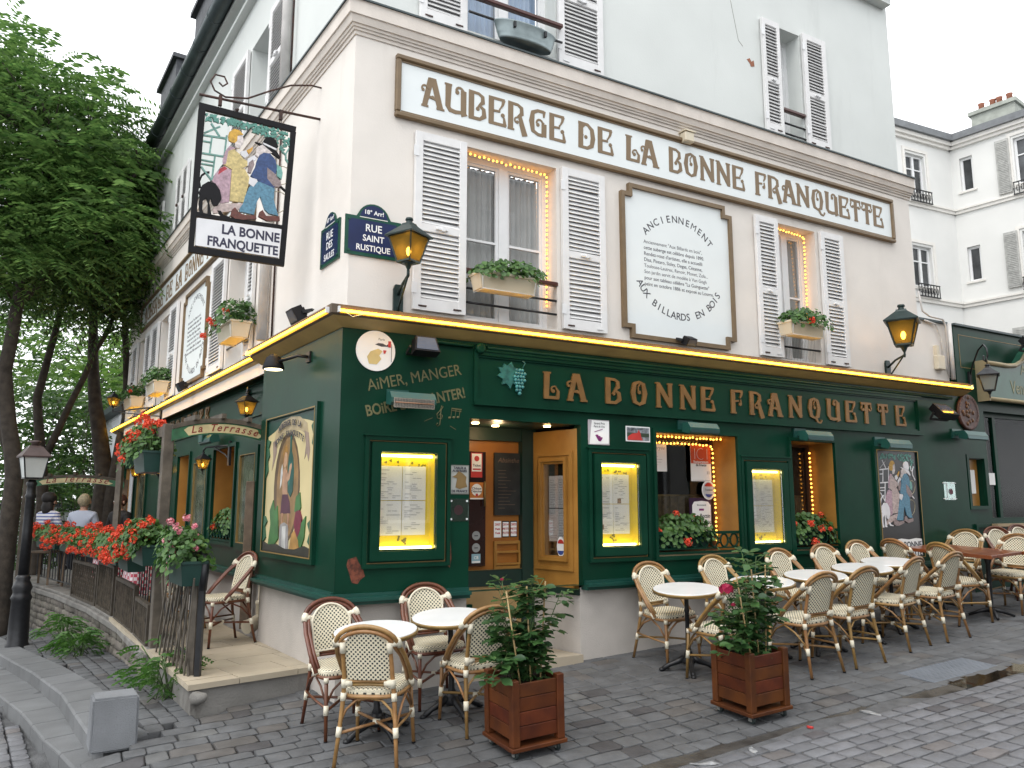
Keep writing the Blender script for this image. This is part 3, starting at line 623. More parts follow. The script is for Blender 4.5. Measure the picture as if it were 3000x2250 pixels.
for i in range(2):
    for j in range(2):
        for k in range(11):
            w_ = .04 + random.random() * .06; x_ = .215 + i * .125; il.box(x_, x_ + w_, .048, .0495, 1.63 + j * .335 + k * .025, 1.634 + j * .335 + k * .025)
il.build('menu_print', mat('grey print', (.35, .35, .36), .8), house, FD)
m = MB(); m.box(.17, .47, .02, .024, 1.46, 2.38); m.build('showcase_pane', GLASS, house, FD)
m = MB(); disc(m, .40, 1.55, .055, .018, .003, 20, .10); m.build('guide_sticker', WHITE, house, FD); m = MB(); m.prism(arc(.40, 1.58, .042, 0, 180), .0125, .0145); m.build('sticker_band', RED, house, FD); m = MB(); m.prism(arc(.40, 1.51, .042, 180, 360), .0125, .0145); m.build('sticker_band', BLUEP, house, FD)
YD = .66
FX = FR @ T(.36, 0, 0); FBD = FR @ T(.28, 0, 0)
m = MB(); m.box(DX0 + .0, 2.13, YD, YD + .05, 1.16, 1.32); m.box(2.13, 2.30, YD - .02, YD + .1, .5, 2.75); m.box(DX0 - .05, 2.13, YD, YD + .06, 2.62, 2.75); m.build('door_frame', mat('dark green paint', (.006, .028, .02), .5), house, FR)
m = MB(); m.box(DX0 - .02, 2.16, YD + .06, YD + .10, 1.32, 2.62); m.build('entrance_panelling', mat('orange varnished panelling', (.34, .13, .020), .4, var=.15, scale=3, color2=(.24, .08, .012)), house, FR)
m = MB(); rframe(m, 1.55, 1.86, 1.32, 1.60, .03, YD + .03, YD + .06); rframe(m, 1.56, 1.85, 1.36, 1.50, .02, YD + .022, YD + .06); m.build('panel_moulding', OCHRE, house, FBD)
m = MB(); m.box(DX0 - .36, 1.36, YD + .02, YD + .059, 1.36, 2.50); m.build('door', mat('brown door glass', (.035, .012, .010), .15, var=.3, scale=2), house, FX)
m = MB(); m.tube([(1.33, YD - .02, 1.95), (1.33, YD - .02, 2.2)], .01, 6); m.build('door_handle', BRASS, house, FX)
m = MB(); m.box(1.55, 1.86, YD + .03, YD + .058, 1.86, 2.50); m.build('blackboard', mat('slate board', (.02, .022, .02), .7, var=.4, scale=6), house, FBD)
m = MB(); text(m, 'Absinthe', 1.585, 2.40, YD + .029, .07, ext=.0005, shear=.3)
for k in range(12): m.box(1.59, 1.66 + random.random() * .15, YD + .028, YD + .0292, 1.93 + k * .035, 1.934 + k * .035)
m.build('chalk_writing', mat('faded chalk', (.16, .10, .07), .9), house, FBD)
m = MB(); m.box(DX0 - .02, 2.13, YD - .01, YD, 1.32, 1.325); m.build('threshold_strip', BRASS, house, FR)
m = MB(); wall(m, DX0 - .05, 2.3, .3, 1.16, [], YD + .01); m.build('entrance_dado', mat('pale stained board', (.40, .26, .11), .6, var=.12, scale=4), house, FR)
m = MB(); m.box(DX0 + .1, 1.55, YD - .04, YD, .60, 1.0); m.build('entrance_hatch', GREEN, house, FR)
m = MB(); m.slab([(DX0, -.06), (DX1 - .01, -.06), (2.26, .66), (DX0, .66)], .3, .56); m.build('entrance_step', TILE, house, FR)
m = MB(); m.box(DX0 - .004, DX0 + .004, .07, 1.0, 1.2, 2.75); m.build('doorway_side', GREEN, house, FR)
m = MB(); m.box(DX0 - .004, DX0 + .006, .001, 1.0, .3, 1.2); m.build('doorway_side', PLINTH, house, FR)
WARM = (1, .62, .25)
for x, yy in ((1.38, .25), (1.68, .40), (2.15, .18)):
    m = MB(); m.lathe([(.035, 2.738), (.035, 2.7495)], 12, (x, yy, 0)); m.build('downlight', emis('warm downlight', WARM, 14), house, FR)
ll = bpy.data.lights.new('doorway_light', 'POINT'); ll.energy = 1.4; ll.color = (1, .68, .35); ll.shadow_soft_size = .05
lo = bpy.data.objects.new('doorway_light', ll); COL.objects.link(lo); lo.matrix_basis = FR @ T(1.68, .35, 2.66)
# stickers on the door glass
def sticker(name, F, y, shapes):
    """shapes: (material, drawing function); the first is the card itself"""
    root = None
    for i, (ma, fn) in enumerate(shapes):
        q = MB(); fn(q, y - .0012 * i); r = q.build(name if i == 0 else 'print', ma, root or house, F)
        root = root or r
    return root
DR = mat('door orange', (.60, .20, .03), .5)
sticker('meal_ticket_sticker', FX, YD + .019, [(RED, lambda m, y: m.box(1.19, 1.32, y - .001, y, 2.24, 2.49)), (PAPER, lambda m, y: m.box(1.20, 1.31, y - .001, y, 2.30, 2.48)), (RED, lambda m, y: disc(m, 1.255, 2.43, .028, y, .001)), (INK, lambda m, y: text(m, 'Ticket', 1.255, 2.35, y, .036, ext=.0004, align='CENTER', off=.0006)), (RED, lambda m, y: m.box(1.21, 1.30, y - .001, y, 2.315, 2.33))])
sticker('meal_voucher_sticker', FX, YD + .019, [(DR, lambda m, y: m.box(1.18, 1.335, y - .001, y, 2.02, 2.19)), (PAPER, lambda m, y: disc(m, 1.257, 2.115, .06, y, .001)), (INK, lambda m, y: text(text(m, 'Chèque', 1.257, 2.118, y, .034, ext=.0004, align='CENTER', off=.0006), 'Déjeuner', 1.257, 2.09, y, .034, ext=.0004, align='CENTER', off=.0006)), (RED, lambda m, y: m.box(1.245, 1.27, y - .001, y, 2.05, 2.078)), (PAPER, lambda m, y: m.box(1.182, 1.333, y - .001, y, 2.021, 2.034))])
for z_ in (1.66, 1.54): sticker('round_door_sticker', FX, YD + .019, [(mat('grey sticker', (.35, .37, .37), .5), lambda m, y: disc(m, 1.255, z_, .045, y, .001)), (INK, lambda m, y: m.box(1.235, 1.275, y - .001, y, z_ - .006, z_ + .004))])
sticker('card_sticker', FX, YD + .019, [(mat('pale blue card', (.30, .48, .55), .5), lambda m, y: m.box(1.205, 1.305, y - .001, y, 1.39, 1.48)), (PAPER, lambda m, y: m.box(1.21, 1.30, y - .001, y, 1.392, 1.41)), (PAPER, lambda m, y: text(m, 'CB', 1.255, 1.43, y, .04, ext=.0004, align='CENTER', off=.001))])
YE = YD + .062
for i, (yr, ln, cb) in enumerate((('2007', ('Petit', 'Fut\u00e9'), PAPER), ('2014', ('PETIT', 'FUTE'), PAPER), ('2003', ('PETIT', 'FUTE'), PAPER))):
    x = 1.60 + i * .095
    sticker('guide_card', FBD, YD + .058, [(BLACKP if i else PAPER, lambda m, y: m.box(x - .042, x + .042, y - .001, y, 1.635, 1.80)), (PAPER, lambda m, y: m.box(x - .034, x + .034, y - .001, y, 1.645, 1.79)), (RED, lambda m, y: [text(m, yr, x, 1.755, y, .032, ext=.0004, align='CENTER', off=.001), text(m, ln[0], x, 1.71, y, .030, ext=.0004, align='CENTER', off=.001), text(m, ln[1], x, 1.67, y, .030, ext=.0004, align='CENTER', off=.001)])])
# ------------------------------------------------------------------ shopfront on the terrace side (set back)
TY = .17
ORA = [(-4.95, -3.90, 1.50, 2.70), (-7.25, -6.45, 1.2, 2.72), (-12.6, -11.4, 1.2, 2.72)]
m = MB(); wall(m, -13.4, -2.1, 1.15, 3.47, [h + (.5,) for h in ORA], TY, .5); wall(m, -15.6, -13.4, .6, 2.95, [], TY); m.build('shopfront', GREEN, house, FL)
m = MB(); m.box(-15.8, -13.4, TY - .25, TY + .3, 2.95, 3.0); m.build('lean_to_roof', ZINC, house, FL)
m = MB(); m.box(-15.3, -14.8, TY - .012, TY - .002, .7, 2.7); m.build('terrace_door', OCHRE, house, FL)
for (a, b, c, d) in ORA:
    t = MB()
    for q in (a + .002, b - .002): t.quad((q, TY + .01, c), (q, TY + .5, c), (q, TY + .5, d), (q, TY + .01, d))
    t.quad((a, TY + .01, d - .002), (b, TY + .01, d - .002), (b, TY + .5, d - .002), (a, TY + .5, d - .002)); t.quad((a, TY + .48, c), (b, TY + .48, c), (b, TY + .48, d), (a, TY + .48, d)); t.build('window_lining', OCHRE, house, FL)
    m = MB(); rframe(m, a - .05, b + .05, c - .05, d + .05, .045, TY - .03, TY); m.build('window_moulding', GREEN, house, FL)
for (a, b) in ((-6.07, -5.34), (-3.62, -3.0), (-8.6, -7.9), (-10.9, -10.1), (-14.5, -13.9)):
    m = MB(); rframe(m, a - .1, b + .1, 1.42, 2.66, .09, TY - .03, TY); o = m.build('shutter_panel', GREEN, house, FL)
    m = MB(); m.box(a, b, TY - .006, TY - .001, 1.52, 2.56); m.build('pane', mat('leaded glass', (.10, .12, .085), .12, var=.5, scale=5, color2=(.02, .03, .02)), o, FL)
    m = MB(); rframe(m, a - .01, b + .01, 1.51, 2.57, .008, TY - .034, TY - .006); m.build('gilt_line', GILT, o, FL)
m = MB(); m.box(-13.4, -2.12, TY - .09, TY, 1.13, 1.16); m.box(-13.4, -2.12, TY - .06, TY, 1.16, 1.19); m.build('shop_sill', GREEN2, house, FL)
m = MB(); rframe(m, -13.2, -2.5, 3.0, 3.42, .03, TY - .03, TY); m.build('panel_moulding', GREEN, house, FL)
a, b = -4.95, -3.90; gr = MB(); gr.box(a, b, TY - .02, TY + .01, 1.69, 1.72); gr.box(a, b, TY - .02, TY + .01, 1.50, 1.53)
for i in range(7):
    cx_ = a + (i + .5) * (b - a) / 7; gr.tube([(cx_ + .05 * math.cos(q * .5236), TY - .005, 1.61 + .07 * math.sin(q * .5236)) for q in range(12)], .011, 6, closed=True)
gr.build('guard_rail', GREEN, house, FL)
# letters of the house name on both shopfronts, each a gilt letter of its own
LX = [('L', 1.95), ('A', 2.23), ('B', 2.69), ('O', 3.01), ('N', 3.35), ('N', 3.68), ('E', 3.98), ('F', 4.43), ('R', 4.72), ('A', 5.02), ('N', 5.36), ('Q', 5.69), ('U', 6.03), ('E', 6.37), ('T', 6.67), ('T', 7.00), ('E', 7.36)]
for ch, x in LX:
    m = MB(); glyph(m, ch, x, 2.985, SO, .265, 1.13, ext=.016); m.build('letter', GOLDL, house, FR)
x = -12.6
for ch in 'LA BONNE FRANQUETTE':
    if ch == ' ': x += .22; continue
    m = MB(); x += glyph(m, ch, x, 3.10, TY, .26, 1.35, ext=.016) + .13; m.build('letter', GOLDL, house, FL)
# ================================================================== ledge with the warm light tubes over the shopfront
LEDGE = mat('brown ledge paint', (.10, .07, .045), .55, var=.2, scale=8)
SOFF = mat('glow yellowed soffit paint', (.46, .31, .11), .5, var=.1, scale=4)  # cream paint yellowed to carry the golden glow of the tubes
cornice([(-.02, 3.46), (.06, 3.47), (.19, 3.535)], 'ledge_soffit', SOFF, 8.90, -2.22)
cornice([(.19, 3.535), (.215, 3.55), (.215, 3.625), (-.05, 3.68), (-.05, 3.60)], 'ledge', LEDGE, 8.90, -2.22)
def lprof(prof, x0, x1, ma, name, F=FL):
    m = MB(); n = len(prof); m.add([(x0, -o, z) for o, z in prof] + [(x1, -o, z) for o, z in prof], [(i, i + n, i + 1 + n, i + 1) for i in range(n - 1)] + [tuple(range(n)), tuple(range(2 * n - 1, n - 1, -1))]); return m.build(name, ma, house, F)
q = .22
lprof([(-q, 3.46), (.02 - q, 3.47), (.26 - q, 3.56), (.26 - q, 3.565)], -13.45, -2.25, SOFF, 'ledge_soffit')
lprof([(.26 - q, 3.566), (.285 - q, 3.57), (.285 - q, 3.65), (-.02, 3.71), (-.02, 3.62)], -13.45, -2.25, LEDGE, 'ledge')
TUBE = emis('warm light tube', (1, .50, .022), 11)
def tube_light(F, x0, x1, y, z, label, seg=2.2):
    t = thing('light_tube', label, 'light tube', F @ T(x0, y, z))
    n = max(1, int((x1 - x0) / seg)); w = (x1 - x0) / n
    for i in range(n):
        m = MB(); m.tube([(x0 + i * w + .01, y, z + random.uniform(-.004, .004)), (x0 + (i + 1) * w - .01, y, z + random.uniform(-.004, .004))], .0115, 8); m.build('glowing_tube', TUBE, t, F)
    m = MB()
    for i in range(n + 1): m.box(x0 + i * w - .008, x0 + i * w + .008, y - .01, y + .03, z - .02, z + .03)
    for i in range(n): m.tube([(x0 + i * w + .05, y, z - .01), (x0 + i * w + .12, y + .01, z - .045), (x0 + i * w + .22, y, z - .012)], .003, 5)
    m.build('clips', WHITEP, t, F, kind='stuff')
tube_light(FR, -.14, 8.86, -.235, 3.572, 'long warm light tube over the name panel LA BONNE FRANQUETTE', 4.6)
tube_light(FL, -2.2, .14, -.235, 3.572, 'short warm light tube over the cherub painting', 2.5)
tube_light(FL, -13.4, -2.3, -.085, 3.60, 'warm light tube above the terrace windows', 6)
# ================================================================== big house signs
def signboard(F, x0, x1, z0, z1, words, zl, h, label, y=0):
    t = thing('wall_sign', label, 'sign', F @ T((x0 + x1) / 2, y, z0))
    m = MB(); m.box(x0 + .05, x1 - .05, y - .025, y, z0 + .05, z1 - .05); m.build('board', SIGNW, t, F)
    for (a, b, c, d) in ((x0, x1, z1 - .05, z1), (x0, x1, z0, z0 + .05), (x0, x0 + .05, z0 + .05, z1 - .05), (x1 - .05, x1, z0 + .05, z1 - .05)):
        m = MB(); m.bbox(a, b, y - .055, y, c, d, .010); hz = (b - a) > (d - c)
        if hz: m.box(a + .06, b - .06, y - .035, y - .026, (c - .018) if c > z0 + .2 else d, c if c > z0 + .2 else d + .018)
        m.build('frame', TAUPEF, t, F)
    for wd, xa, xb in words:
        tot = sum(GLY[c][0] for c in wd); sc = (xb - xa) / (tot * h); x = xa
        for c in wd:
            m = MB(); x += glyph(m, c, x, zl, y - .025, h, sc, ext=.003); m.build('letter', TAUPE, t, F)
    return t
signboard(FR, .385, 7.68, 5.52, 6.14, [('AUBERGE', .64, 2.28), ('DE', 2.42, 2.90), ('LA', 3.05, 3.52), ('BONNE', 3.66, 4.86), ('FRANQUETTE', 5.02, 7.47)], 5.695, .295, 'long white wall sign with brown letters AUBERGE DE LA BONNE FRANQUETTE facing the chairs')
signboard(FL, -10.65, -2.95, 5.36, 5.90, [('AUBERGE', -10.3, -8.5), ('DE', -8.25, -7.7), ('LA', -7.45, -6.95), ('BONNE', -6.75, -5.5), ('FRANQUETTE', -5.3, -3.1)], 5.49, .28, 'white wall sign on the side street, partly hidden behind the hanging picture sign')
def notched(x0, x1, z0, z1, n): return [(x0 + n, z0), (x1 - n, z0), (x1 - n, z0 + n), (x1, z0 + n), (x1, z1 - n), (x1 - n, z1 - n), (x1 - n, z1), (x0 + n, z1), (x0 + n, z1 - n), (x0, z1 - n), (x0, z0 + n), (x0 + n, z0 + n)]
BODY = ['Anciennement "Aux Billards en bois",', 'cette auberge est célèbre depuis 1890.', "Rendez-vous d'artistes, elle a accueilli", 'Diaz, Pissaro, Sisley, Degas, Cézanne,', 'Toulouse-Lautrec, Renoir, Monet, Zola...', 'Son jardin servit de modèle à Van Gogh', 'pour son tableau célèbre "La Guinguette"', 'peint en octobre 1886 et exposé au Louvre.']
def history(F, x0, x1, z0, z1, label, sx=1):
    t = thing('history_panel', label, 'sign', F @ T((x0 + x1) / 2, 0, z0)); n = .105
    m = MB(); m.prism(notched(x0 + .03, x1 - .03, z0 + .03, z1 - .03, n), -.02, 0); m.build('board', SIGNW, t, F)
    o, i_ = notched(x0, x1, z0, z1, n), notched(x0 + .046, x1 - .046, z0 + .046, z1 - .046, n)
    m = MB(); k = len(o); y0, y1 = -.05, 0
    m.add([(a, y0, b) for a, b in o] + [(a, y0, b) for a, b in i_] + [(a, y1, b) for a, b in o] + [(a, y1, b) for a, b in i_],
          [(j, (j + 1) % k, k + (j + 1) % k, k + j) for j in range(k)] + [(j, 2 * k + j, 2 * k + (j + 1) % k, (j + 1) % k) for j in range(k)] + [(k + j, k + (j + 1) % k, 3 * k + (j + 1) % k, 3 * k + j) for j in range(k)])
    m.build('frame', TAUPEF, t, F)
    xc, zc = (x0 + x1) / 2, (z0 + z1) / 2
    m = MB(); arctext(m, 'ANCIENNEMENT', xc, zc - .07, .60 * sx, math.radians(137), math.radians(43), -.02, .115 * sx, off=.001); m.build('lettering', INK, t, F)
    m = MB(); arctext(m, 'AUX BILLARDS EN BOIS', xc, zc + .10, .69 * sx, math.radians(211), math.radians(329), -.02, .115 * sx, outside=False, off=.001); m.build('lettering', INK, t, F)
    m = MB()
    for j, s in enumerate(BODY): text(m, s, xc - .50 * sx, zc + .22 - j * .068, -.02, .057, ext=.0008, sx=.98 * sx, off=.0004)
    m.build('lettering', INK, t, F)
history(FR, 2.97, 4.59, 3.71, 5.43, 'white history panel with notched brown frame between the two shuttered windows')
history(FL, -6.58, -5.03, 3.74, 5.20, 'white history panel on the side street beside the lattice shutters')
# ================================================================== enamel street plates
ENB = mat('blue enamel', (.012, .022, .085), .25, var=.1); ENG = mat('green enamel', (.008, .07, .045), .25, var=.1)
def streetplate(F, xc, z0, w, h, arr, lines, label, y=-.002):
    t = thing('street_plate', label, 'street sign', F @ T(xc, y, z0)); hw = w / 2
    top = lambda d: [(xc - hw + d, z0 + d), (xc + hw - d, z0 + d), (xc + hw - d, z0 + h - d), (xc + hw * .62 - d * .5, z0 + h - d)] + arc(xc, z0 + h - .02, hw * .58 - d, 20, 160, 10) + [(xc - hw * .62 + d * .5, z0 + h - d), (xc - hw + d, z0 + h - d)]
    m = MB(); m.prism(top(0), y - .015, y); m.build('plate', ENG, t, F)
    m = MB(); m.prism([(xc - hw + .03, z0 + .03), (xc + hw - .03, z0 + .03), (xc + hw - .03, z0 + h - .03), (xc - hw + .03, z0 + h - .03)], y - .017, y - .015); m.prism([(xc - hw * .5, z0 + h + .005)] + [(xc + hw * .5, z0 + h + .005)] + arc(xc, z0 + h - .015, hw * .5, 25, 155, 8), y - .017, y - .015); m.build('field', ENB, t, F)
    m = MB(); text(m, arr, xc, z0 + h + .03, y - .017, .055, align='CENTER', off=.0012)
    n = len(lines)
    for j, s in enumerate(lines): text(m, s, xc, z0 + .05 + (n - 1 - j) * (h - .09) / n, y - .017, (.125 if len(s) < 5 else .105) * (h / .42) * (.9 if len(s) < 7 else .85), align='CENTER', off=.0012, sx=.9)
    m.box(xc - hw * .5, xc + hw * .5, y - .018, y - .015, z0 + h - .008, z0 + h - .002)
    m.build('lettering', WHITE, t, F)
    m = MB()
    for dx, dz in ((-hw + .035, h - .035), (-hw + .035, .035), (hw - .035, .035), (hw - .035, h - .035)): m.lathe([(.014, 0), (.012, .006)], 10, (0, 0, 0)); m.v[-20:] = [(xc + dx + v[0], y - .017 - v[2], z0 + dz + v[1]) for v in m.v[-20:]]
    m.build('rivets', ENG, t, F, kind='stuff')
streetplate(FR, .215, 4.14, .52, .36, '18° Arr!', ('RUE', 'SAINT', 'RUSTIQUE'), 'blue and green enamel street plate reading RUE SAINT RUSTIQUE')
streetplate(FL, -.43, 4.16, .46, .38, '18° Arr!', ('RUE', 'DES', 'SAULES'), 'blue and green enamel street plate reading RUE DES SAULES')
# ================================================================== hanging picture sign
FS = frame(UR, -NR, Vector((-1.913, 7.358, 0)))
def HS(x, y): return (-1.098 + (x - 297) * .9885e-3 + (y - 85) * .0000665, 5.631 - (y - 85) * 1.034e-3 + (x - 297) * .2396e-3)
hs = thing('hanging_picture_sign', 'wrought iron hanging sign with painted cut-out couple, black cat and the words LA BONNE FRANQUETTE', 'hanging sign', FS @ T(-.7, 0, 4.2))
m = MB(); m.prism([(-1.13, 5.64), (-.235, 5.62), (-.24, 5.565), (-1.125, 5.58)], -.02, .02); m.prism([(-1.14, 4.205), (-1.095, 4.265), (-1.07, 5.582), (-1.13, 5.582)], -.019, .019); m.prism([(-.335, 4.265), (-.29, 4.205), (-.235, 5.564), (-.285, 5.564)], -.019, .019)
m.prism([(-1.139, 4.205), (-.291, 4.200), (-.291, 4.264), (-1.139, 4.264)], -.02, .02); m.prism([(-1.095, 4.545), (-.32, 4.57), (-.32, 4.60), (-.9, 4.585), (-1.09, 4.59)], -.018, .018); m.build('frame', BLACKP, hs, FS)
m = MB(); m.prism([(-1.085, 4.275), (-.345, 4.275), (-.33, 4.55), (-.335, 4.56), (-1.08, 4.535), (-1.09, 4.52)], -.014, .014); m.build('name_plate', mat('chipped white enamel', (.70, .71, .74), .4, var=.04, scale=8, dirt=((.25, .25, .27), 14, .66)), hs, FS)
m = MB(); text(m, 'LA BONNE', -.345, 4.425, -.0142, .125, align='RIGHT', off=.004, sx=.86); text(m, 'FRANQUETTE', -.355, 4.298, -.0142, .122, align='RIGHT', off=.004, sx=.83); m.build('lettering', mat('navy paint', (.02, .018, .05), .5), hs, FS)
m = MB(); m.tube([FSP for FSP in [(.02, .0, 5.765), (-1.13, 0, 5.725)]], .013, 8); m.tube([(.02, 0, 6.10), (-.1, 0, 6.10), (-.3, 0, 6.045), (-.5, 0, 5.93), (-.7, 0, 5.80), (-.9, 0, 5.76), (-1.0, 0, 5.80), (-1.04, 0, 5.88), (-1.0, 0, 5.96), (-.92, 0, 5.96), (-.89, 0, 5.90), (-.93, 0, 5.86), (-.965, 0, 5.89)], .009, 7); m.build('bracket', RUST, hs, FS)
for x in (-.945, -.385):
    m = MB(); m.box(x - .015, x + .015, -.018, .018, 5.66, 5.76); m.tube([(x, 0, 5.67), (x - .012, 0, 5.64), (x, 0, 5.615), (x + .012, 0, 5.64)], .004, 6, closed=True); m.build('hanger', RUST, hs, FS)
PT = dict(hair=(.62, .36, .05), skin=(.66, .60, .58), yellow=(.62, .50, .22), pink=(.46, .31, .37), navy=(.03, .07, .20), blue=(.10, .25, .36), brown=(.13, .035, .025), taupe=(.28, .22, .22), teal=(.17, .40, .36), leaf=(.10, .29, .24), lat=(.16, .33, .29), hem=(.52, .42, .40), ring=(.40, .36, .24), orange=(.62, .33, .05), red=(.42, .03, .05))
PM = {k: mat('sign ' + k, c, .5, var=.22, scale=40) for k, c in PT.items()}
PM['black'] = BLACKP; PM['white'] = mat('sign white dab', (.72, .72, .75), .5)
ART = [('hair', [(520, 380), (530, 345), (570, 315), (620, 325), (657, 368), (610, 378), (600, 430), (590, 447), (550, 440), (525, 425)]),
 ('skin', [(605, 382), (650, 374), (657, 412), (650, 460), (622, 500), (585, 490), (580, 448), (600, 430)]),
 ('yellow', [(500, 520), (560, 498), (620, 555), (650, 600), (695, 625), (700, 660), (640, 690), (600, 730), (480, 652)]),
 ('pink', [(470, 600), (490, 530), (530, 475), (585, 500), (520, 525), (497, 645), (470, 650)]),
 ('pink', [(455, 672), (545, 702), (520, 1000), (440, 1010), (440, 900), (400, 830), (372, 800), (400, 735)]),
 ('red', [(425, 745), (440, 690), (485, 668), (510, 690), (470, 715)]),
 ('yellow', [(547, 702), (662, 692), (712, 790), (680, 900), (650, 1012), (525, 990)]),
 ('hem', [(440, 1012), (645, 1020), (620, 1075), (520, 1090), (380, 1100), (375, 1060)]),
 ('black', [(410, 1075), (445, 1080), (470, 1120), (525, 1140), (520, 1152), (450, 1130)]),
 ('white', [(630, 530), (680, 522), (702, 568), (665, 592), (638, 572)]), ('orange', [(740, 488), (737, 520), (705, 556), (680, 525)]),
 ('white', [(690, 602), (750, 568), (775, 600), (720, 650), (690, 670)]),
 ('black', [(838, 435), (858, 402), (910, 393), (955, 420), (977, 490), (960, 520), (860, 465)]), ('black', [(762, 440), (800, 450), (960, 530), (1000, 598), (985, 604), (890, 530)]),
 ('white', [(835, 447), (965, 510), (955, 524), (850, 470)]),
 ('skin', [(780, 492), (830, 468), (920, 548), (850, 560), (795, 600), (765, 566)]),
 ('navy', [(775, 620), (800, 570), (840, 546), (900, 556), (950, 620), (962, 700), (935, 800), (938, 880), (880, 892), (800, 825), (715, 762), (760, 680)]),
 ('teal', [(960, 660), (1000, 690), (1015, 745), (1003, 805), (960, 775)]),
 ('taupe', [(870, 690), (935, 745), (990, 830), (1003, 868), (965, 882), (925, 870), (868, 795)]), ('taupe', [(700, 640), (740, 610), (752, 660), (720, 740), (690, 730)]),
 ('black', [(985, 875), (1000, 872), (1048, 918), (1035, 924)]),
 ('blue', [(770, 815), (850, 850), (935, 895), (925, 1000), (962, 1155), (880, 1130), (840, 1090), (800, 962), (770, 1010), (740, 1132), (615, 1098), (610, 1070), (645, 1020), (660, 960), (700, 870)]),
 ('white', [(705, 778), (770, 800), (778, 822), (738, 872), (695, 838)]),
 ('brown', [(530, 1130), (540, 1080), (570, 1055), (600, 1100), (650, 1130), (755, 1140), (762, 1172), (640, 1175), (570, 1160)]), ('brown', [(780, 1150), (790, 1110), (820, 1093), (850, 1150), (975, 1162), (978, 1202), (860, 1198)]),
 ('black', [(255, 900), (285, 840), (340, 808), (400, 828), (438, 890), (450, 950), (452, 975), (420, 1030), (385, 1030), (368, 1000), (360, 960), (345, 1000), (365, 1125), (330, 1115), (335, 1000), (320, 960), (290, 980), (285, 1060), (300, 1110), (265, 1105), (255, 1000), (268, 935)])]
STROKES = [('lat', 15, [(310, 352), (450, 290)]), ('lat', 15, [(372, 262), (445, 385)]), ('lat', 16, [(300, 372), (512, 405)]), ('lat', 15, [(378, 385), (355, 545)]), ('lat', 15, [(508, 375), (485, 560)]), ('lat', 15, [(290, 540), (482, 575)]), ('lat', 12, [(300, 428), (372, 442)]), ('lat', 15, [(402, 565), (372, 790)]), ('lat', 12, [(282, 602), (392, 625)]), ('lat', 12, [(282, 638), (392, 660)]), ('lat', 14, [(280, 665), (370, 795)]),
 ('black', 18, [(270, 860), (262, 800), (285, 745), (320, 720), (352, 718)]), ('lat', 14, [(1085, 500), (1050, 560), (1050, 610), (1100, 690)]), ('lat', 14, [(1010, 480), (1020, 540), (1050, 565)])]
def painting(parent, F, mp, y, two_sided, th=.010, skip=(), recol={}, leaf=150):
    by = {}
    for i, (k, pts) in enumerate(ART):
        if k in skip: continue
        by.setdefault(recol.get(k, k), []).append((i, [mp(*p) for p in pts]))
    for k, lst in by.items():
        for i, pts in lst: MB().prism(pts, y - th - .0005 * i, y + (th if two_sided else 0)).build('painted_' + ({'hair': 'hair', 'skin': 'face', 'navy': 'jacket', 'blue': 'trousers', 'brown': 'shoes', 'black': 'black_figure'}.get(k, k + '_area')), PM[k], parent, F)
    by = {}
    for k, w, pts in STROKES: by.setdefault(recol.get(k, k), []).append((w, pts))
    for k, lst in by.items():
        for i, (w, pts) in enumerate(lst):
            m = MB(); Lf, Rt = ribbon(pts, w); n = len(pts)
            for a in range(n - 1): m.prism([mp(*Lf[a]), mp(*Rt[a]), mp(*Rt[a + 1]), mp(*Lf[a + 1])], y - th + .002 - .0006 * i, y + (th - .002 if two_sided else 0))
            m.build('painted_trellis' if k != 'black' else 'painted_cat_tail', PM[k], parent, F)
    m = MB(); rr = random.Random(3)
    for i in range(leaf):
        x = rr.uniform(330, 1118); dep = 60 + 75 * max(0, (x - 620) / 500) ** 1.3 + (70 if x > 960 else 0); yy = 170 + (x - 325) * .235 + rr.random() ** 1.2 * dep
        a = rr.random() * 6.3; s_ = rr.uniform(15, 24)
        m.prism([mp(x + s_ * math.cos(a + t) * (1 if j % 2 else .55), yy + s_ * math.sin(a + t) * (1 if j % 2 else .55)) for j, t in enumerate((0, .9, 1.9, 3.1, 4.2, 5.2))], y - th - .001 - .00003 * i, y + (th if two_sided else 0))
    m.build('painted_leaves', PM['leaf'], parent, F, kind='stuff')
    m = MB()
    for cx_, cy_, r in ((1005, 765, 88), (955, 1020, 102)):
        m.tube([(lambda p: (p[0], y - th * .4, p[1]))(mp(cx_ + r * math.cos(t * .3142), cy_ + r * math.sin(t * .3142))) for t in range(20)], .004, 5, closed=True)
    m.build('painted_rings', PM['ring'], parent, F)
painting(hs, FS, HS, 0, True)
# ================================================================== painted panel by the wooden tables
pn = thing('painted_couple_panel', 'black painted panel of a couple with LA BONNE below, on the shopfront behind the chairs', 'painting', FR @ T(7.3, SO, 1.3))
m = MB(); rframe(m, 6.86, 7.78, 1.26, 2.70, .045, SO - .03, SO); m.build('frame', GREEN, pn, FR)
m = MB(); rframe(m, 6.90, 7.74, 1.30, 2.66, .010, SO - .034, SO - .030); m.build('gilt_line', GILT, pn, FR)
m = MB(); m.box(6.905, 7.735, SO - .012, SO - .001, 1.305, 2.655); m.build('board', mat('painted black ground', (.01, .012, .016), .3), pn, FR)
PN = lambda x, y: (6.96 + (x - 300) / 820 * .72, 2.62 - (y - 150 - (x - 300) * .24) / 1080 * 1.05)
painting(pn, FR, PN, SO - .012, False, .0015, recol={'navy': 'blue', 'pink': 'pink', 'yellow': 'hem', 'black': 'white', 'brown': 'taupe', 'red': 'pink', 'lat': 'white'}, leaf=90)
m = MB(); m.prism([(6.93, 1.50), (6.94, 1.32), (7.71, 1.32), (7.715, 1.53), (7.60, 1.54), (7.45, 1.525), (7.3, 1.54), (7.15, 1.52)], SO - .0145, SO - .0122); m.build('name_plate', WHITE, pn, FR)
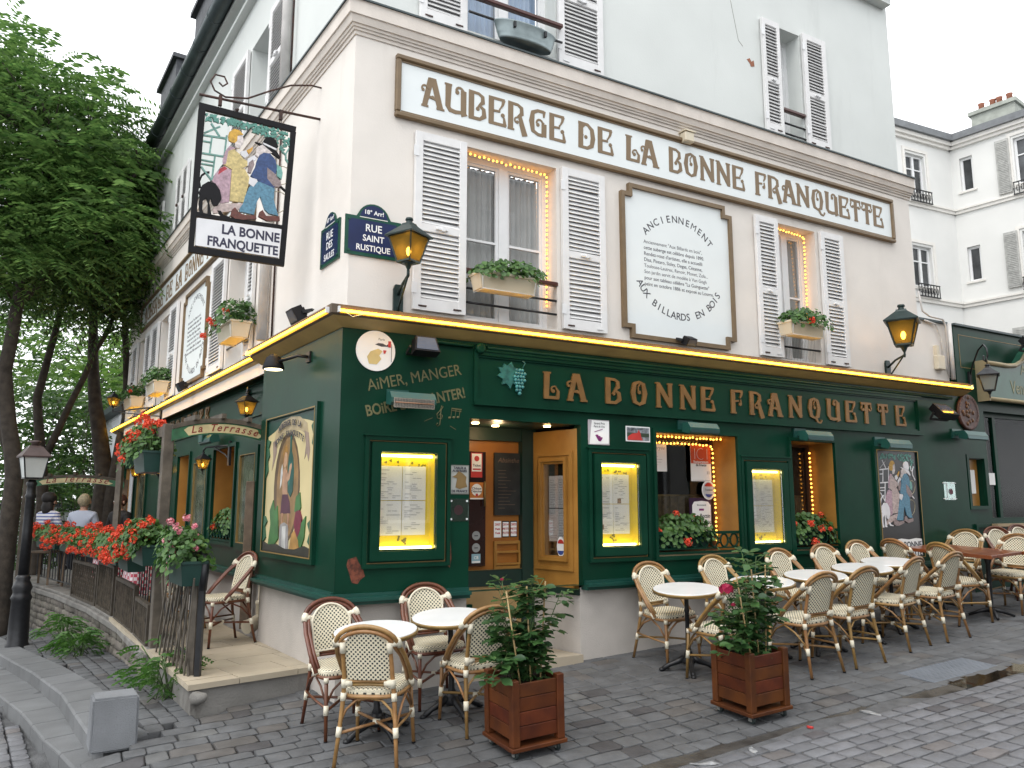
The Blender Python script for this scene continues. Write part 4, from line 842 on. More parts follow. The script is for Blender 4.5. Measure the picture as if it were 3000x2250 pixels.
m = MB(); text(m, 'LA BONNE', 7.70, 1.425, SO - .0147, .105, align='RIGHT', off=.003); text(m, 'FRANQUETTE', 7.70, 1.325, SO - .0147, .105, align='RIGHT', off=.003, sx=.95); m.build('lettering', INK, pn, FR)
# ================================================================== cherub painting on the side street
cu = thing('cherub_painting', 'framed cream painting of a winged child holding a green bottle, on the side shopfront', 'painting', FL @ T(-1.15, SO, 1.5))
X0, X1, Z0, Z1 = -1.86, -.47, 1.51, 2.83
m = MB(); rframe(m, X0 - .06, X1 + .06, Z0 - .06, Z1 + .05, .055, SO - .035, SO); m.build('frame', GREEN, cu, FL)
m = MB(); rframe(m, X0 - .012, X1 + .012, Z0 - .012, Z1 + .012, .010, SO - .038, SO - .033); m.build('gilt_line', GILT, cu, FL)
m = MB(); m.box(X0, X1, SO - .010, SO - .001, Z0, Z1); m.build('canvas', mat('cream painting ground', (.56, .47, .25), .5, var=.08, scale=2), cu, FL)
cz = lambda s, t: (X0 + (X1 - X0) * s, Z0 + (Z1 - Z0) * t)
CP = [('top_band', (.010, .055, .04), [(0, 1), (1, 1), (1, .90), (.85, .93), (.5, .985), (.15, .90), (0, .87)]),
 ('banner', (.40, .32, .19), [(.14, .80), (.18, .90), (.32, .965), (.5, .985), (.68, .97), (.83, .91), (.86, .82), (.70, .87), (.5, .885), (.3, .86)]),
 ('banner_tail', (.27, .20, .16), [(.12, .82), (.20, .84), (.22, .74), (.17, .66), (.12, .60), (.14, .70)]), ('banner_tail', (.27, .20, .16), [(.78, .86), (.86, .84), (.90, .72), (.88, .64), (.84, .70), (.80, .66), (.82, .76)]),
 ('barrel', (.10, .062, .03), [(.46 + .27 * math.cos(a * .2618), .47 + .40 * math.sin(a * .2618)) for a in range(24)]), ('barrel_head', (.26, .155, .06), [(.48 + .225 * math.cos(a * .2618), .47 + .365 * math.sin(a * .2618)) for a in range(24)]),
 ('wing', (.55, .56, .55), [(.33, .60), (.36, .645), (.375, .58), (.355, .49), (.325, .46), (.33, .53)]),
 ('skirt', (.075, .018, .040), [(.385, .42), (.50, .42), (.55, .36), (.57, .285), (.36, .28), (.37, .36)]),
 ('body', (.44, .26, .16), [(.385, .60), (.43, .615), (.47, .58), (.485, .50), (.49, .42), (.39, .42), (.375, .50)]),
 ('face', (.52, .32, .20), [(.385, .64), (.39, .70), (.42, .73), (.455, .715), (.465, .67), (.45, .63), (.42, .61)]),
 ('hair', (.34, .18, .04), [(.375, .66), (.37, .72), (.39, .765), (.43, .78), (.465, .755), (.465, .725), (.42, .735), (.40, .70), (.39, .65)]),
 ('leg', (.40, .22, .13), [(.385, .285), (.42, .285), (.415, .20), (.425, .15), (.395, .15)]), ('leg', (.40, .22, .13), [(.51, .285), (.545, .285), (.55, .20), (.535, .17), (.52, .20)]),
 ('bottle', (.010, .085, .070), [(.50, .44), (.485, .62), (.495, .69), (.515, .73), (.515, .85), (.545, .85), (.55, .73), (.585, .68), (.61, .58), (.605, .44), (.56, .40)]),
 ('bottle_glint', (.06, .22, .18), [(.515, .48), (.51, .62), (.525, .66), (.53, .50)]),
 ('arm', (.50, .30, .19), [(.44, .60), (.50, .56), (.53, .63), (.56, .645), (.57, .62), (.535, .53), (.49, .51), (.45, .54)]),
 ('accordion', (.28, .27, .27), [(.36, .02), (.37, .20), (.45, .22), (.54, .20), (.55, .02)]), ('accordion_bellows', (.52, .52, .50), [(.42, .03), (.42, .19), (.50, .195), (.50, .03)]),
 ('leafy_greens', (.045, .15, .04), [(.12, .05), (.16, .20), (.13, .30), (.20, .38), (.24, .30), (.30, .34), (.33, .22), (.34, .10), (.22, .03)]), ('leafy_greens', (.06, .17, .05), [(.66, .30), (.68, .40), (.75, .43), (.78, .33), (.74, .28)]), ('leafy_greens', (.05, .15, .05), [(.72, .12), (.80, .22), (.88, .27), (.86, .12), (.80, .04)]),
 ('beetroot', (.16, .012, .035), [(.66, .22), (.69, .30), (.76, .31), (.81, .25), (.79, .17), (.74, .12), (.69, .15)]), ('cheese', (.40, .22, .06), [(.58, .02), (.62, .14), (.68, .17), (.76, .10), (.78, .02)]),
 ('vine', (.02, .10, .05), [(0, .55), (.05, .60), (.03, .68), (.07, .72), (.04, .78), (.08, .83), (0, .85)]), ('vine', (.02, .10, .05), [(1, .72), (.95, .76), (.97, .82), (.93, .88), (1, .93)]),
 ('vine', (.02, .08, .04), [(0, .06), (.06, .10), (.03, .18), (.08, .22), (.03, .26), (0, .26)]), ('vine', (.02, .08, .04), [(1, .06), (.93, .10), (.97, .16), (.92, .22), (1, .26)]),
 ('dark_base', (.03, .03, .022), [(0, 0), (1, 0), (1, .05), (.86, .07), (.7, .04), (.5, .035), (.3, .06), (.12, .05), (0, .07)])]
for i, (nm, c, pts) in enumerate(CP):
    m = MB(); m.prism([cz(*p) for p in pts], SO - .011 - .0005 * i, SO - .010); m.build('painted_' + nm, mat('cherub ' + nm, c, .5, var=.2, scale=9), cu, FL)
m = MB(); y_ = SO - .011 - .0005 * len(CP)
arctext(m, 'AUBERGE DE LA', cz(.5, 0)[0], cz(0, .10)[1], 1.085, math.radians(106), math.radians(74), y_, .075, off=.002); arctext(m, 'BONNE FRANQUETTE', cz(.5, 0)[0], cz(0, .10)[1], .985, math.radians(113), math.radians(67), y_, .072, off=.002); m.build('lettering', INK, cu, FL)
# ================================================================== wall lanterns
LGLASS = mat('amber lantern glass', (.30, .21, .06), .3, var=.3, scale=4); 
def amber(name, tint, em=0):
    if name in MATS: return MATS[name]
    m = bpy.data.materials.new(name); m.use_nodes = True; n = m.node_tree; n.nodes.clear(); L = n.links.new
    t = n.nodes.new('ShaderNodeBsdfTransparent'); t.inputs[0].default_value = (*tint, 1)
    d = n.nodes.new('ShaderNodeBsdfTranslucent'); d.inputs[0].default_value = (*tint, 1); df = n.nodes.new('ShaderNodeBsdfDiffuse'); df.inputs[0].default_value = (*tint, 1)
    a1 = n.nodes.new('ShaderNodeMixShader'); a1.inputs[0].default_value = .5; L(d.outputs[0], a1.inputs[1]); L(df.outputs[0], a1.inputs[2])
    a2 = n.nodes.new('ShaderNodeMixShader'); a2.inputs[0].default_value = .45; L(t.outputs[0], a2.inputs[1]); L(a1.outputs[0], a2.inputs[2])
    o = n.nodes.new('ShaderNodeOutputMaterial'); L(a2.outputs[0], o.inputs[0]); MATS[name] = m; return m
AMB = amber('amber pane', (.24, .175, .05)); FROST = amber('frosted pane', (.55, .58, .56))
BULB = emis('lit bulb', (1, .60, .18), 40)
def sq(r, z): return [(r, r, z), (-r, r, z), (-r, -r, z), (r, -r, z)]
def lantern_head(t, M, s, metal, pane, lit, glow=.35):
    """four-sided tapering lantern; local z=0 at its foot"""
    fr = MB(); z0, z1, r0, r1 = .03 * s, .40 * s, .115 * s, .205 * s
    for i in range(4):
        a, b = sq(r0, z0)[i], sq(r1, z1)[i]; a2, b2 = sq(r0, z0)[(i + 1) % 4], sq(r1, z1)[(i + 1) % 4]
        fr.bar(a, b, .02 * s, .02 * s); fr.bar(a, a2, .02 * s, .024 * s); fr.bar(b, b2, .024 * s, .026 * s)
    fr.build('lantern_frame', metal, t, M)
    for i in range(4):
        p = MB(); a, b = sq(r0, z0)[i], sq(r0, z0)[(i + 1) % 4]; c, d = sq(r1, z1)[(i + 1) % 4], sq(r1, z1)[i]; p.quad(a, b, c, d); p.build('lantern_pane', pane, t, M)
    rf = MB(); k = 4
    lv = [(.245, .395), (.25, .415), (.09, .565), (.075, .59), (.075, .60)]
    vs = [v for r, z in lv for v in sq(r * s, z * s)]
    rf.add(vs, [(i * 4 + j, i * 4 + (j + 1) % 4, (i + 1) * 4 + (j + 1) % 4, (i + 1) * 4 + j) for i in range(4) for j in range(4)] + [(3, 2, 1, 0), (16, 17, 18, 19)])
    rf.lathe([(.07 * s, .60 * s), (.045 * s, .62 * s), (.045 * s, .645 * s), (.06 * s, .655 * s), (.05 * s, .685 * s), (.0, .69 * s)], 12); rf.build('lantern_roof', metal, t, M)
    ft = MB(); ft.lathe([(.0, -.17 * s), (.012 * s, -.16 * s), (.02 * s, -.12 * s), (.012 * s, -.09 * s), (.03 * s, -.06 * s), (.05 * s, -.01 * s), (.115 * s, .025 * s)], 10); ft.build('lantern_foot', metal, t, M)
    if lit:
        b = MB(); b.ball((0, 0, .19 * s), .035 * s, 8, 6, (1, 1, 1.9)); b.build('bulb', BULB, t, M)
        l_ = bpy.data.lights.new('lantern_light', 'POINT'); l_.energy = glow; l_.color = (1, .66, .28); l_.shadow_soft_size = .04
        o = bpy.data.objects.new('lantern_light', l_); COL.objects.link(o); o.parent = t; o.matrix_parent_inverse = WM[t.name].inverted(); o.matrix_basis = M @ T(0, 0, .30 * s)
def wall_lantern(F, x, z, out, label, s=1, metal=LAMPG, side=0, yw=0, lit=True, hang=False, pane=None, rot=0):
    """x,z where the lantern foot stands, out its distance from the wall, side the sideways offset of the wall plate"""
    t = thing('wall_lantern', label, 'wall lamp', F @ T(x - side, yw, z - .15), 'lanterns on wall brackets')
    M = F @ T(x, yw - out, z) @ RZ(rot); lantern_head(t, M, s, metal, pane or AMB, lit)
    b = MB(); wx = x - side
    if not hang:
        b.tube([(x, yw - out, z - .05), (x, yw - out, z - .10), (wx + side * .5, yw - out * .5, z - .12), (wx, yw - .03, z - .17)], .014, 8)
        b.tube([(x, yw - out, z - .09), (wx + side * .6, yw - out * .6, z - .19), (wx + side * .15, yw - out * .15, z - .30), (wx, yw - .03, z - .33)], .010, 7)
        b.build('bracket_arm', metal, t, F); p = MB(); p.prism([(wx - .045, z - .34), (wx, z - .40), (wx + .045, z - .34), (wx + .045, z - .12), (wx + .03, z - .08), (wx - .03, z - .08), (wx - .045, z - .12)], yw - .03, yw); p.build('wall_plate', metal, t, F)
    else:
        h = z + .69 * s
        b.tube([(wx, yw, h + .06), (wx + side * .9, yw - out * .9, h + .06), (x, yw - out, h + .03), (x, yw - out, h - .02)], .013, 7); b.tube([(wx, yw, h - .15), (wx + side * .2, yw - out * .2, h - .05), (wx + side * .6, yw - out * .6, h + .05)], .010, 7)
        b.build('bracket_arm', metal, t, F); p = MB(); p.box(wx - .035, wx + .035, yw - .03, yw, h - .2, h + .12); p.build('wall_plate', metal, t, F)
    return t
wall_lantern(FR, .40, 4.00, .40, 'lit amber lantern in front of the RUE SAINT RUSTIQUE plate', 0.60, side=-.06, rot=.5)
wall_lantern(FR, 7.07, 3.93, .45, 'lit amber lantern at the right end of the house front', 0.80, side=-.27, rot=.5)
wall_lantern(FL, -2.83, 2.97, .20, 'lit amber lantern hanging just above the near La Terrasse board', .40, metal=IRON, side=.62, yw=TY, hang=True, rot=.3)
wall_lantern(FL, -4.78, 2.43, .20, 'lit amber lantern hanging beneath the near La Terrasse board', .34, metal=IRON, side=-.6, yw=TY, hang=True, rot=.3)
wall_lantern(FL, -10.05, 3.78, .50, 'lit amber lantern above the far end of the terrace, before the tree trunks', .42, metal=IRON, side=-2.0, rot=.4)
wall_lantern(FL, -10.75, 2.50, .10, 'small lit lantern left of the hanging geranium box', .40, metal=IRON, side=-.1, yw=TY, hang=True)
wall_lantern(FL, -8.05, 2.46, .16, 'small lit lantern half hidden behind the hanging geranium box', .40, metal=IRON, side=.1, yw=TY, hang=True)
# ================================================================== string lights round windows
BULBS = emis('string bulb', (1, .42, .06), 2.6)
def string_lights(F, runs, label):
    t = thing('string_lights', label, 'string lights', F @ T(*runs[0][0]), 'little bulbs strung round windows')
    c = MB(); b = MB()
    for r in runs:
        c.tube([tuple(p) for p in r], .003, 5)
        for p, q in zip(r, r[1:]):
            p, q = Vector(p), Vector(q); n = max(1, int((q - p).length / .050))
            for i in range(n):
                w = p.lerp(q, (i + .5) / n) + Vector((random.gauss(0, .003), -.006, random.gauss(0, .004))); b.ball(w, .0125, 6, 4)
    c.build('cord', mat('clear cord', (.45, .30, .15), .6), t, F); b.build('bulbs', BULBS, t, F, kind='stuff')
string_lights(FR, [[(1.15, .10, 5.39), (2.13, .13, 5.37), (2.14, .15, 4.6), (2.14, .16, 3.95)]], 'orange bulbs round the large first-floor window')
string_lights(FR, [[(5.40, .10, 5.39), (6.03, .13, 5.37), (6.04, .15, 4.7), (6.045, .16, 4.2)]], 'orange bulbs round the narrow first-floor window')
e_ = SO + .34
string_lights(FR, [[(3.38, e_ - .02, 2.63), (3.9, e_ - .02, 2.645), (4.44, e_ - .02, 2.63), (4.455, e_ - .02, 2.1), (4.46, e_ - .02, 1.50)], [(3.36, SO + .2, 2.70), (4.48, SO + .2, 2.70)]], 'two rows of orange bulbs in the wide shop window')
string_lights(FR, [[(6.07, e_ - .02, 2.62), (6.075, e_ - .02, 1.78)], [(5.40, e_ - .25, 2.70), (5.40, e_ - .25, 2.62)]], 'orange bulbs down the narrow shop window')
# ================================================================== lit menu cases
YEL = mat('yellow case lining', (.74, .58, .015), .5, var=.05)
def menu_case(x0, x1, z0, z1, n, label, pics=()):
    t = thing('menu_case', label, 'menu board', FR @ T((x0 + x1) / 2, SO, z0), 'lit menu cases on the shopfront'); y = SO
    m = MB(); rframe(m, x0 - .145, x1 + .145, z0 - .15, z1 + .14, .035, y - .03, y); m.box(x0 - .16, x1 + .16, y - .045, y, z1 + .14, z1 + .155); m.build('outer_moulding', GREEN, t, FR)
    m = MB(); rframe(m, x0 - .085, x1 + .085, z0 - .09, z1 + .085, .080, y - .045, y); m.build('case_door', GREEN, t, FR)
    m = MB(); rframe(m, x0 - .108, x1 + .108, z0 - .113, z1 + .103, .007, y - .006, y - .0005); m.build('gilt_line', GILT, t, FR)
    m = MB(); m.box(x0, x1, y + .095, y + .099, z0, z1); m.build('lining', YEL, t, FR)
    m = MB()
    for q in (x0 + .002, x1 - .002): m.quad((q, y, z0), (q, y + .095, z0), (q, y + .095, z1), (q, y, z1))
    m.quad((x0, y, z0 + .002), (x1, y, z0 + .002), (x1, y + .09, z0 + .002), (x0, y + .09, z0 + .002)); m.quad((x0, y, z1 - .002), (x1, y, z1 - .002), (x1, y + .09, z1 - .002), (x0, y + .09, z1 - .002)); m.build('case_side', YEL, t, FR)
    for z, e in ((z1 - .022, 1), (z0 + .012, .6)):
        m = MB(); m.tube([(x0 + .01, y + .035, z), (x1 - .01, y + .035, z)], .011, 8); m.build('light_tube', emis('menu tube', (1, .86, .30), 6.5), t, FR)
    w = (x1 - x0) * .43; h = (z1 - z0) * .36; xs = x0 + .015
    pr = MB()
    for i in range(2):
        for j in range(2):
            a, c = xs + i * (w + .006), z0 + .115 + j * (h + .006)
            m = MB(); m.box(a, a + w, y + .082, y + .088, c, c + h); m.build('menu_sheet', PAPER, t, FR)
            for k in range(15):
                if random.random() < .2: continue
                for col in range(random.choice((1, 2))):
                    lw_ = w * random.uniform(.12, .36); xa = a + w * (.10 + col * .5) if random.random() < .6 else a + (w - lw_) / 2; zc = c + h * (.06 + k * .058); pr.box(xa, min(xa + lw_, a + w - .01), y + .0805, y + .0815, zc, zc + .0045)
    pr.build('menu_print', mat('grey print', (.35, .35, .36), .8), t, FR, kind='stuff')
    vn = MB()
    for i in range(14):
        xx = x0 + (x1 - x0) * (.1 + .8 * random.random()); zz = z1 - .095 + random.gauss(0, .016); r = random.uniform(.008, .017); vn.prism([(xx + r * math.cos(q * 1.05) * (1 if q % 2 else .6), zz + r * math.sin(q * 1.05) * (1 if q % 2 else .6)) for q in range(6)], y + .091 - .0001 * i, y + .0935)
    for i in range(9):
        xx = (x0 + x1) / 2 + random.gauss(0, .03); zz = z0 + .075 + random.gauss(0, .02); vn.prism([(xx + .011 * math.cos(q * 1.05), zz + .011 * math.sin(q * 1.05)) for q in range(6)], y + .091 - .0001 * i, y + .0935)
    vn.build('vine_print', mat('olive vine print', (.17, .15, .02), .7), t, FR, kind='stuff')
    for (u, v) in pics:
        m = MB(); m.box(xs + u, xs + u + .045, y + .079, y + .0803, z0 + v, z0 + v + .05); m.build('dish_photo', mat('dish photo', (.40, .26, .16), .5, var=.4, scale=30), t, FR)
    m = MB(); m.box(x0, x1, y - .018, y - .014, z0, z1); m.build('pane', GLASS, t, FR)
    return t
menu_case(*M1, 1, 'lit yellow menu case left of the entrance, paint chipped around it')
menu_case(*M2, 2, 'lit yellow menu case between the entrance and the wide shop window', ((.04, .16), (.26, .42)))
menu_case(*M3, 3, 'lit yellow menu case between the wide and the narrow shop window')
# ================================================================== plates and cards on the shopfront
def card(name, label, cat, F, x, z, shapes, y=SO):
    root = None
    for i, (ma, fn) in enumerate(shapes):
        q = MB(); fn(q, y - .004 - .0016 * i); r = q.build(name if i == 0 else 'print', ma, root, F)
        if i == 0: root = r; tag(r, label, cat)
    return root
def cbox(a, b, c, d): return lambda m, y: m.box(a, b, y - .0015, y + .0035, c, d)
card('round_house_plate', 'round white plate with a fish and fowl drawing at the top of the shopfront corner', 'plate', FR, .25, 3.1, [
 (WHITE, lambda m, y: disc(m, .25, 3.29, .178, y + .003, .012, 36)), (RED, lambda m, y: arctext(m, 'La Bonne Franquette', .25, 3.29, .125, math.radians(165), math.radians(20), y - .006, .036, off=.0004)), (INK, lambda m, y: [m.prism([(.24, 3.345), (.27, 3.36), (.31, 3.36), (.345, 3.345), (.36, 3.36), (.36, 3.335), (.30, 3.33)], y - .007, y - .005), text(m, 'Paris', .27, 3.385, y - .006, .03, ext=.0005)]),
 (mat('straw drawing', (.60, .47, .20), .6), lambda m, y: m.prism([(.17, 3.23), (.20, 3.28), (.27, 3.31), (.31, 3.29), (.28, 3.25), (.30, 3.22), (.26, 3.17), (.19, 3.17)], y - .007, y - .005)), (RED, lambda m, y: [m.box(.36, .385, y - .007, y - .005, 3.33, 3.385), m.prism([(.315, 3.30), (.345, 3.30), (.335, 3.27), (.32, 3.27)], y - .007, y - .005)]), (INK, lambda m, y: m.box(.389, .393, y - .007, y - .005, 3.20, 3.36))])
m = MB()
for s, x, z, rot in (('AiMER, MANGER', .195, 2.935, .235), ('BOiRE ET CHANTER!', .185, 2.715, .235)): text(m, s, x, z, SO, .145 if s[0] == 'A' else .135, ext=.004, rot=rot, off=.0025, sx=.86 if s[0] == 'A' else .78)
m.build('painted_motto', mat('dull gilt paint', (.17, .16, .075), .4, metal=.3, var=.2, scale=9), house, FR)
m = MB(); gx_, gz_ = .87, 2.75                     # treble clef and notes
m.tube([(gx_ - .02, SO - .004, gz_ - .06), (gx_ - .035, SO - .004, gz_ - .075), (gx_ - .02, SO - .004, gz_ - .09), (gx_, SO - .004, gz_ - .07), (gx_ + .01, SO - .004, gz_ + .06), (gx_ + .03, SO - .004, gz_ + .09), (gx_ + .015, SO - .004, gz_ + .10), (gx_ + .005, SO - .004, gz_ + .06), (gx_ - .03, SO - .004, gz_ + .02), (gx_ - .025, SO - .004, gz_ - .015), (gx_ + .015, SO - .004, gz_ - .02), (gx_ + .025, SO - .004, gz_ + .01), (gx_, SO - .004, gz_ + .025), (gx_ - .01, SO - .004, gz_ + .005)], .0035, 5)
for i in range(3):
    x = .965 + i * .042; z = 2.745 + i * .004; m.ball((x, SO - .004, z), .012, 8, 4, (1.2, .3, .9)); m.bar((x + .012, SO - .004, z), (x + .022, SO - .004, z + .085 - i * .008), .003, .004)
m.bar((.985, SO - .004, 2.83), (1.085, SO - .004, 2.825), .004, .010); m.bar((.983, SO - .004, 2.812), (1.083, SO - .004, 2.807), .004, .006)
m.bar((.72, SO - .003, 2.70), (.80, SO - .003, 2.735), .002, .004); m.bar((.97, SO - .003, 2.67), (1.03, SO - .003, 2.64), .002, .004); m.build('painted_notes', mat('dull gilt paint', (.17, .16, .075), .4), house, FR)
FRSH = [(1.03, 2.12), (1.045, 2.20), (.995, 2.215), (1.03, 2.23), (1.06, 2.265), (1.10, 2.245), (1.135, 2.215), (1.13, 2.17), (1.145, 2.125), (1.10, 2.115), (1.07, 2.105)]
card('inn_guide_plaque', 'silver plaque with a bronze map of France beside the entrance', 'plaque', FR, 1.07, 2.1, [(mat('pewter', (.30, .30, .27), .35, metal=.5), cbox(.975, 1.165, 2.06, 2.32)), (mat('silver relief', (.52, .53, .50), .3, metal=.4), cbox(.985, 1.155, 2.07, 2.31)), (mat('bronze map', (.26, .17, .07), .4, metal=.4), lambda m, y: m.prism(FRSH, y - .006, y)), (INK, lambda m, y: [text(m, 'TABLES &', 1.07, 2.285, y - .001, .03, align='CENTER', off=.001), text(m, 'AUBERGES', 1.07, 2.258, y - .001, .03, align='CENTER', off=.001), text(m, 'DE FRANCE', 1.07, 2.077, y - .001, .03, align='CENTER', off=.001)])])
card('clear_plaque', 'clear plastic plaque on four studs below the map plaque', 'plaque', FR, 1.07, 1.9, [(glass('acrylic', tint=(.75, .85, .8), refl=.06), cbox(.97, 1.165, 1.82, 2.02)), (mat('faded red rosette', (.085, .012, .025), .6), lambda m, y: disc(m, 1.065, 1.92, .045, y + .004, .002, 14)), (WHITEP, lambda m, y: [disc(m, a, b, .009, y, .006, 10) for a in (.99, 1.145) for b in (1.84, 2.0)])])
PUR = mat('grape purple print', (.22, .02, .16), .5)
card('grape_prize_card', 'white award card with purple grapes right of the entrance', 'card', FR, 2.6, 2.6, [(mat('mauve card', (.48, .44, .46), .5), cbox(2.485, 2.745, 2.56, 2.81)), (PAPER, lambda m, y: m.prism([(2.50, 2.565), (2.53, 2.805), (2.742, 2.80), (2.735, 2.575)], y - .001, y)), (PUR, lambda m, y: [disc(m, 2.615 + (i - j / 2) * .017, 2.61 + (5 - j) * -.012 + .055, .0095, y, .002, 8) for j in range(5) for i in range(max(1, 4 - abs(j - 2)))]), (PUR, lambda m, y: m.prism([(2.56, 2.685), (2.66, 2.715), (2.66, 2.722), (2.56, 2.692)], y - .001, y)), (INK, lambda m, y: [text(m, 'Grand Prix', 2.62, 2.765, y, .03, align='CENTER', ext=.0004), text(m, 'Paris & Vins', 2.62, 2.735, y, .028, align='CENTER', ext=.0004)])])
card('red_rose_card', 'framed postcard with red roses left of the wide shop window', 'card', FR, 3.1, 2.7, [(WHITE, cbox(2.955, 3.27, 2.61, 2.768)), (mat('misty photo', (.28, .30, .33), .5, var=.5, scale=25), cbox(2.967, 3.258, 2.622, 2.756)), (mat('photo dark trees', (.03, .05, .03), .6), cbox(2.968, 3.257, 2.66, 2.70)), (RED, lambda m, y: m.prism([(2.975, 2.624), (2.98, 2.66), (3.03, 2.69), (3.10, 2.70), (3.12, 2.735), (3.14, 2.70), (3.15, 2.66), (3.17, 2.624)], y - .001, y)), (INK, lambda m, y: text(m, 'Aux Rosiers Sauvages', 2.98, 2.735, y, .022, ext=.0004))])
# posters behind the wide window
yp = SO + .355
card('handwritten_sheet', 'white handwritten sheet at the left of the wide shop window', 'poster', FR, 3.7, 2.4, [(PAPER, cbox(3.56, 3.79, 2.33, 2.63)), (mat('grey print', (.35, .35, .36), .8), lambda m, y: [text(m, 'Laryée', 3.60, 2.57, y, .06, shear=.3, ext=.0004)] + [m.box(3.60, 3.66 + .08 * random.random(), y - .001, y, 2.40 + k * .03, 2.403 + k * .03) for k in range(4)])], yp)
OR2 = mat('vermilion poster', (.58, .085, .035), .5, var=.05)
card('restaurant_charter_poster', 'red and white poster with plate and cutlery in the wide shop window', 'poster', FR, 4.3, 2.3, [(PAPER, cbox(4.14, 4.445, 2.23, 2.65)), (OR2, cbox(4.142, 4.443, 2.43, 2.648)), (WHITE, lambda m, y: [m.tube([(4.295 + .062 * math.cos(q * .349), y - .001, 2.54 + .062 * math.sin(q * .349)) for q in range(3, 16)], .0025, 4), m.box(4.20, 4.205, y - .001, y, 2.48, 2.60), m.box(4.385, 4.39, y - .001, y, 2.48, 2.60), text(m, 'Restaurateurs', 4.292, 2.437, y, .04, align='CENTER', off=.0008, ext=.0004)]), (INK, lambda m, y: [text(m, 'de France', 4.292, 2.40, y, .04, align='CENTER', off=.0008, ext=.0004), text(m, '11', 4.37, 2.31, y, .05, ext=.0004), m.box(4.155, 4.43, y - .001, y, 2.24, 2.242)])], yp)
card('oval_guide_badge', 'oval badge with red and blue bands in the wide shop window', 'sticker', FR, 4.38, 2.1, [(WHITE, lambda m, y: disc(m, 4.385, 2.13, .10, y + .003, .004, 28, .108)), (mat('pale grey print', (.55, .56, .58), .5), lambda m, y: disc(m, 4.385, 2.13, .085, y, .001, 28, .094)), (RED, lambda m, y: m.prism(arc(4.385, 2.15, .065, 20, 160), y - .001, y)), (BLUEP, lambda m, y: m.prism(arc(4.385, 2.11, .06, 205, 335), y - .001, y)), (INK, lambda m, y: text(m, 'Tourisme', 4.385, 2.125, y, .03, align='CENTER', ext=.0004))], yp - .01)
card('restaurant_guide_plaque', 'purple edged white guide plaque behind the geraniums of the wide shop window', 'plaque', FR, 4.3, 1.8, [(mat('deep purple', (.035, .015, .05), .4), cbox(4.10, 4.43, 1.64, 2.04)), (PAPER, lambda m, y: m.prism([(4.135, 1.64), (4.415, 1.64), (4.415, 1.96), (4.38, 2.0), (4.28, 2.01), (4.17, 2.0), (4.14, 1.96)], y - .001, y)), (PUR, cbox(4.24, 4.31, 1.90, 1.922)), (INK, lambda m, y: [text(m, 'Recommandé', 4.277, 1.955, y, .025, align='CENTER', ext=.0004), text(m, 'Le Bottin', 4.277, 1.82, y, .065, align='CENTER', shear=.3, ext=.0004, off=.0006), text(m, 'Gourmand', 4.277, 1.755, y, .065, align='CENTER', shear=.3, ext=.0004, off=.0006)])], yp)
card('red_window_banner', 'narrow red strip at the left edge of the wide shop window', 'sticker', FR, 3.6, 2.0, [(RED, cbox(3.55, 3.63, 1.93, 2.27)), (WHITE, cbox(3.63, 3.645, 1.95, 2.27))], yp)
card('stud_plaque', 'small clear plaque on steel studs right of the painted couple panel', 'plaque', FR, 8.4, 2.1, [(glass('acrylic', tint=(.75, .85, .8), refl=.06), cbox(8.30, 8.55, 2.03, 2.27)), (WHITEP, lambda m, y: [m.tube([(a, y, b), (a + .10, y, b)], .006, 6) for a in (8.27, 8.47) for b in (2.045, 2.255)] + [m.bar((8.37, y, 2.05), (8.37, y, 2.25), .006, .004)]), (mat('faded red rosette', (.085, .012, .025), .6), lambda m, y: disc(m, 8.45, 2.14, .04, y, .001, 14))])
# grape emblem on the name panel
GT = mat('verdigris glaze', (.035, .17, .15), .35, var=.3, scale=25); GB = mat('turquoise glaze', (.06, .27, .27), .3, var=.3, scale=30)
em = MB(); lf = [(1.56, 3.27), (1.60, 3.31), (1.63, 3.26), (1.66, 3.25), (1.64, 3.19), (1.66, 3.12), (1.61, 3.10), (1.59, 3.05), (1.55, 3.10), (1.50, 3.09), (1.51, 3.14), (1.45, 3.17), (1.49, 3.20), (1.46, 3.25), (1.51, 3.25), (1.52, 3.29)]
em.prism(lf, SO - .018, SO); em.tube([(1.72, SO - .02, 3.26), (1.75, SO - .02, 3.31), (1.72, SO - .02, 3.33)], .006, 6); emo = em.build('grape_leaf_emblem', GT, house, FR)
em = MB()
for j in range(8):
    w = [3, 4, 4, 4, 3, 3, 2, 1][j]
    for i in range(w): em.ball((1.685 + (i - (w - 1) / 2) * .032 + .01 * (j % 2) - j * .002, SO - .02 - random.random() * .01, 3.235 - j * .032), .019, 8, 5)
em.build('grape_bunch', GB, emo, FR, kind='stuff')
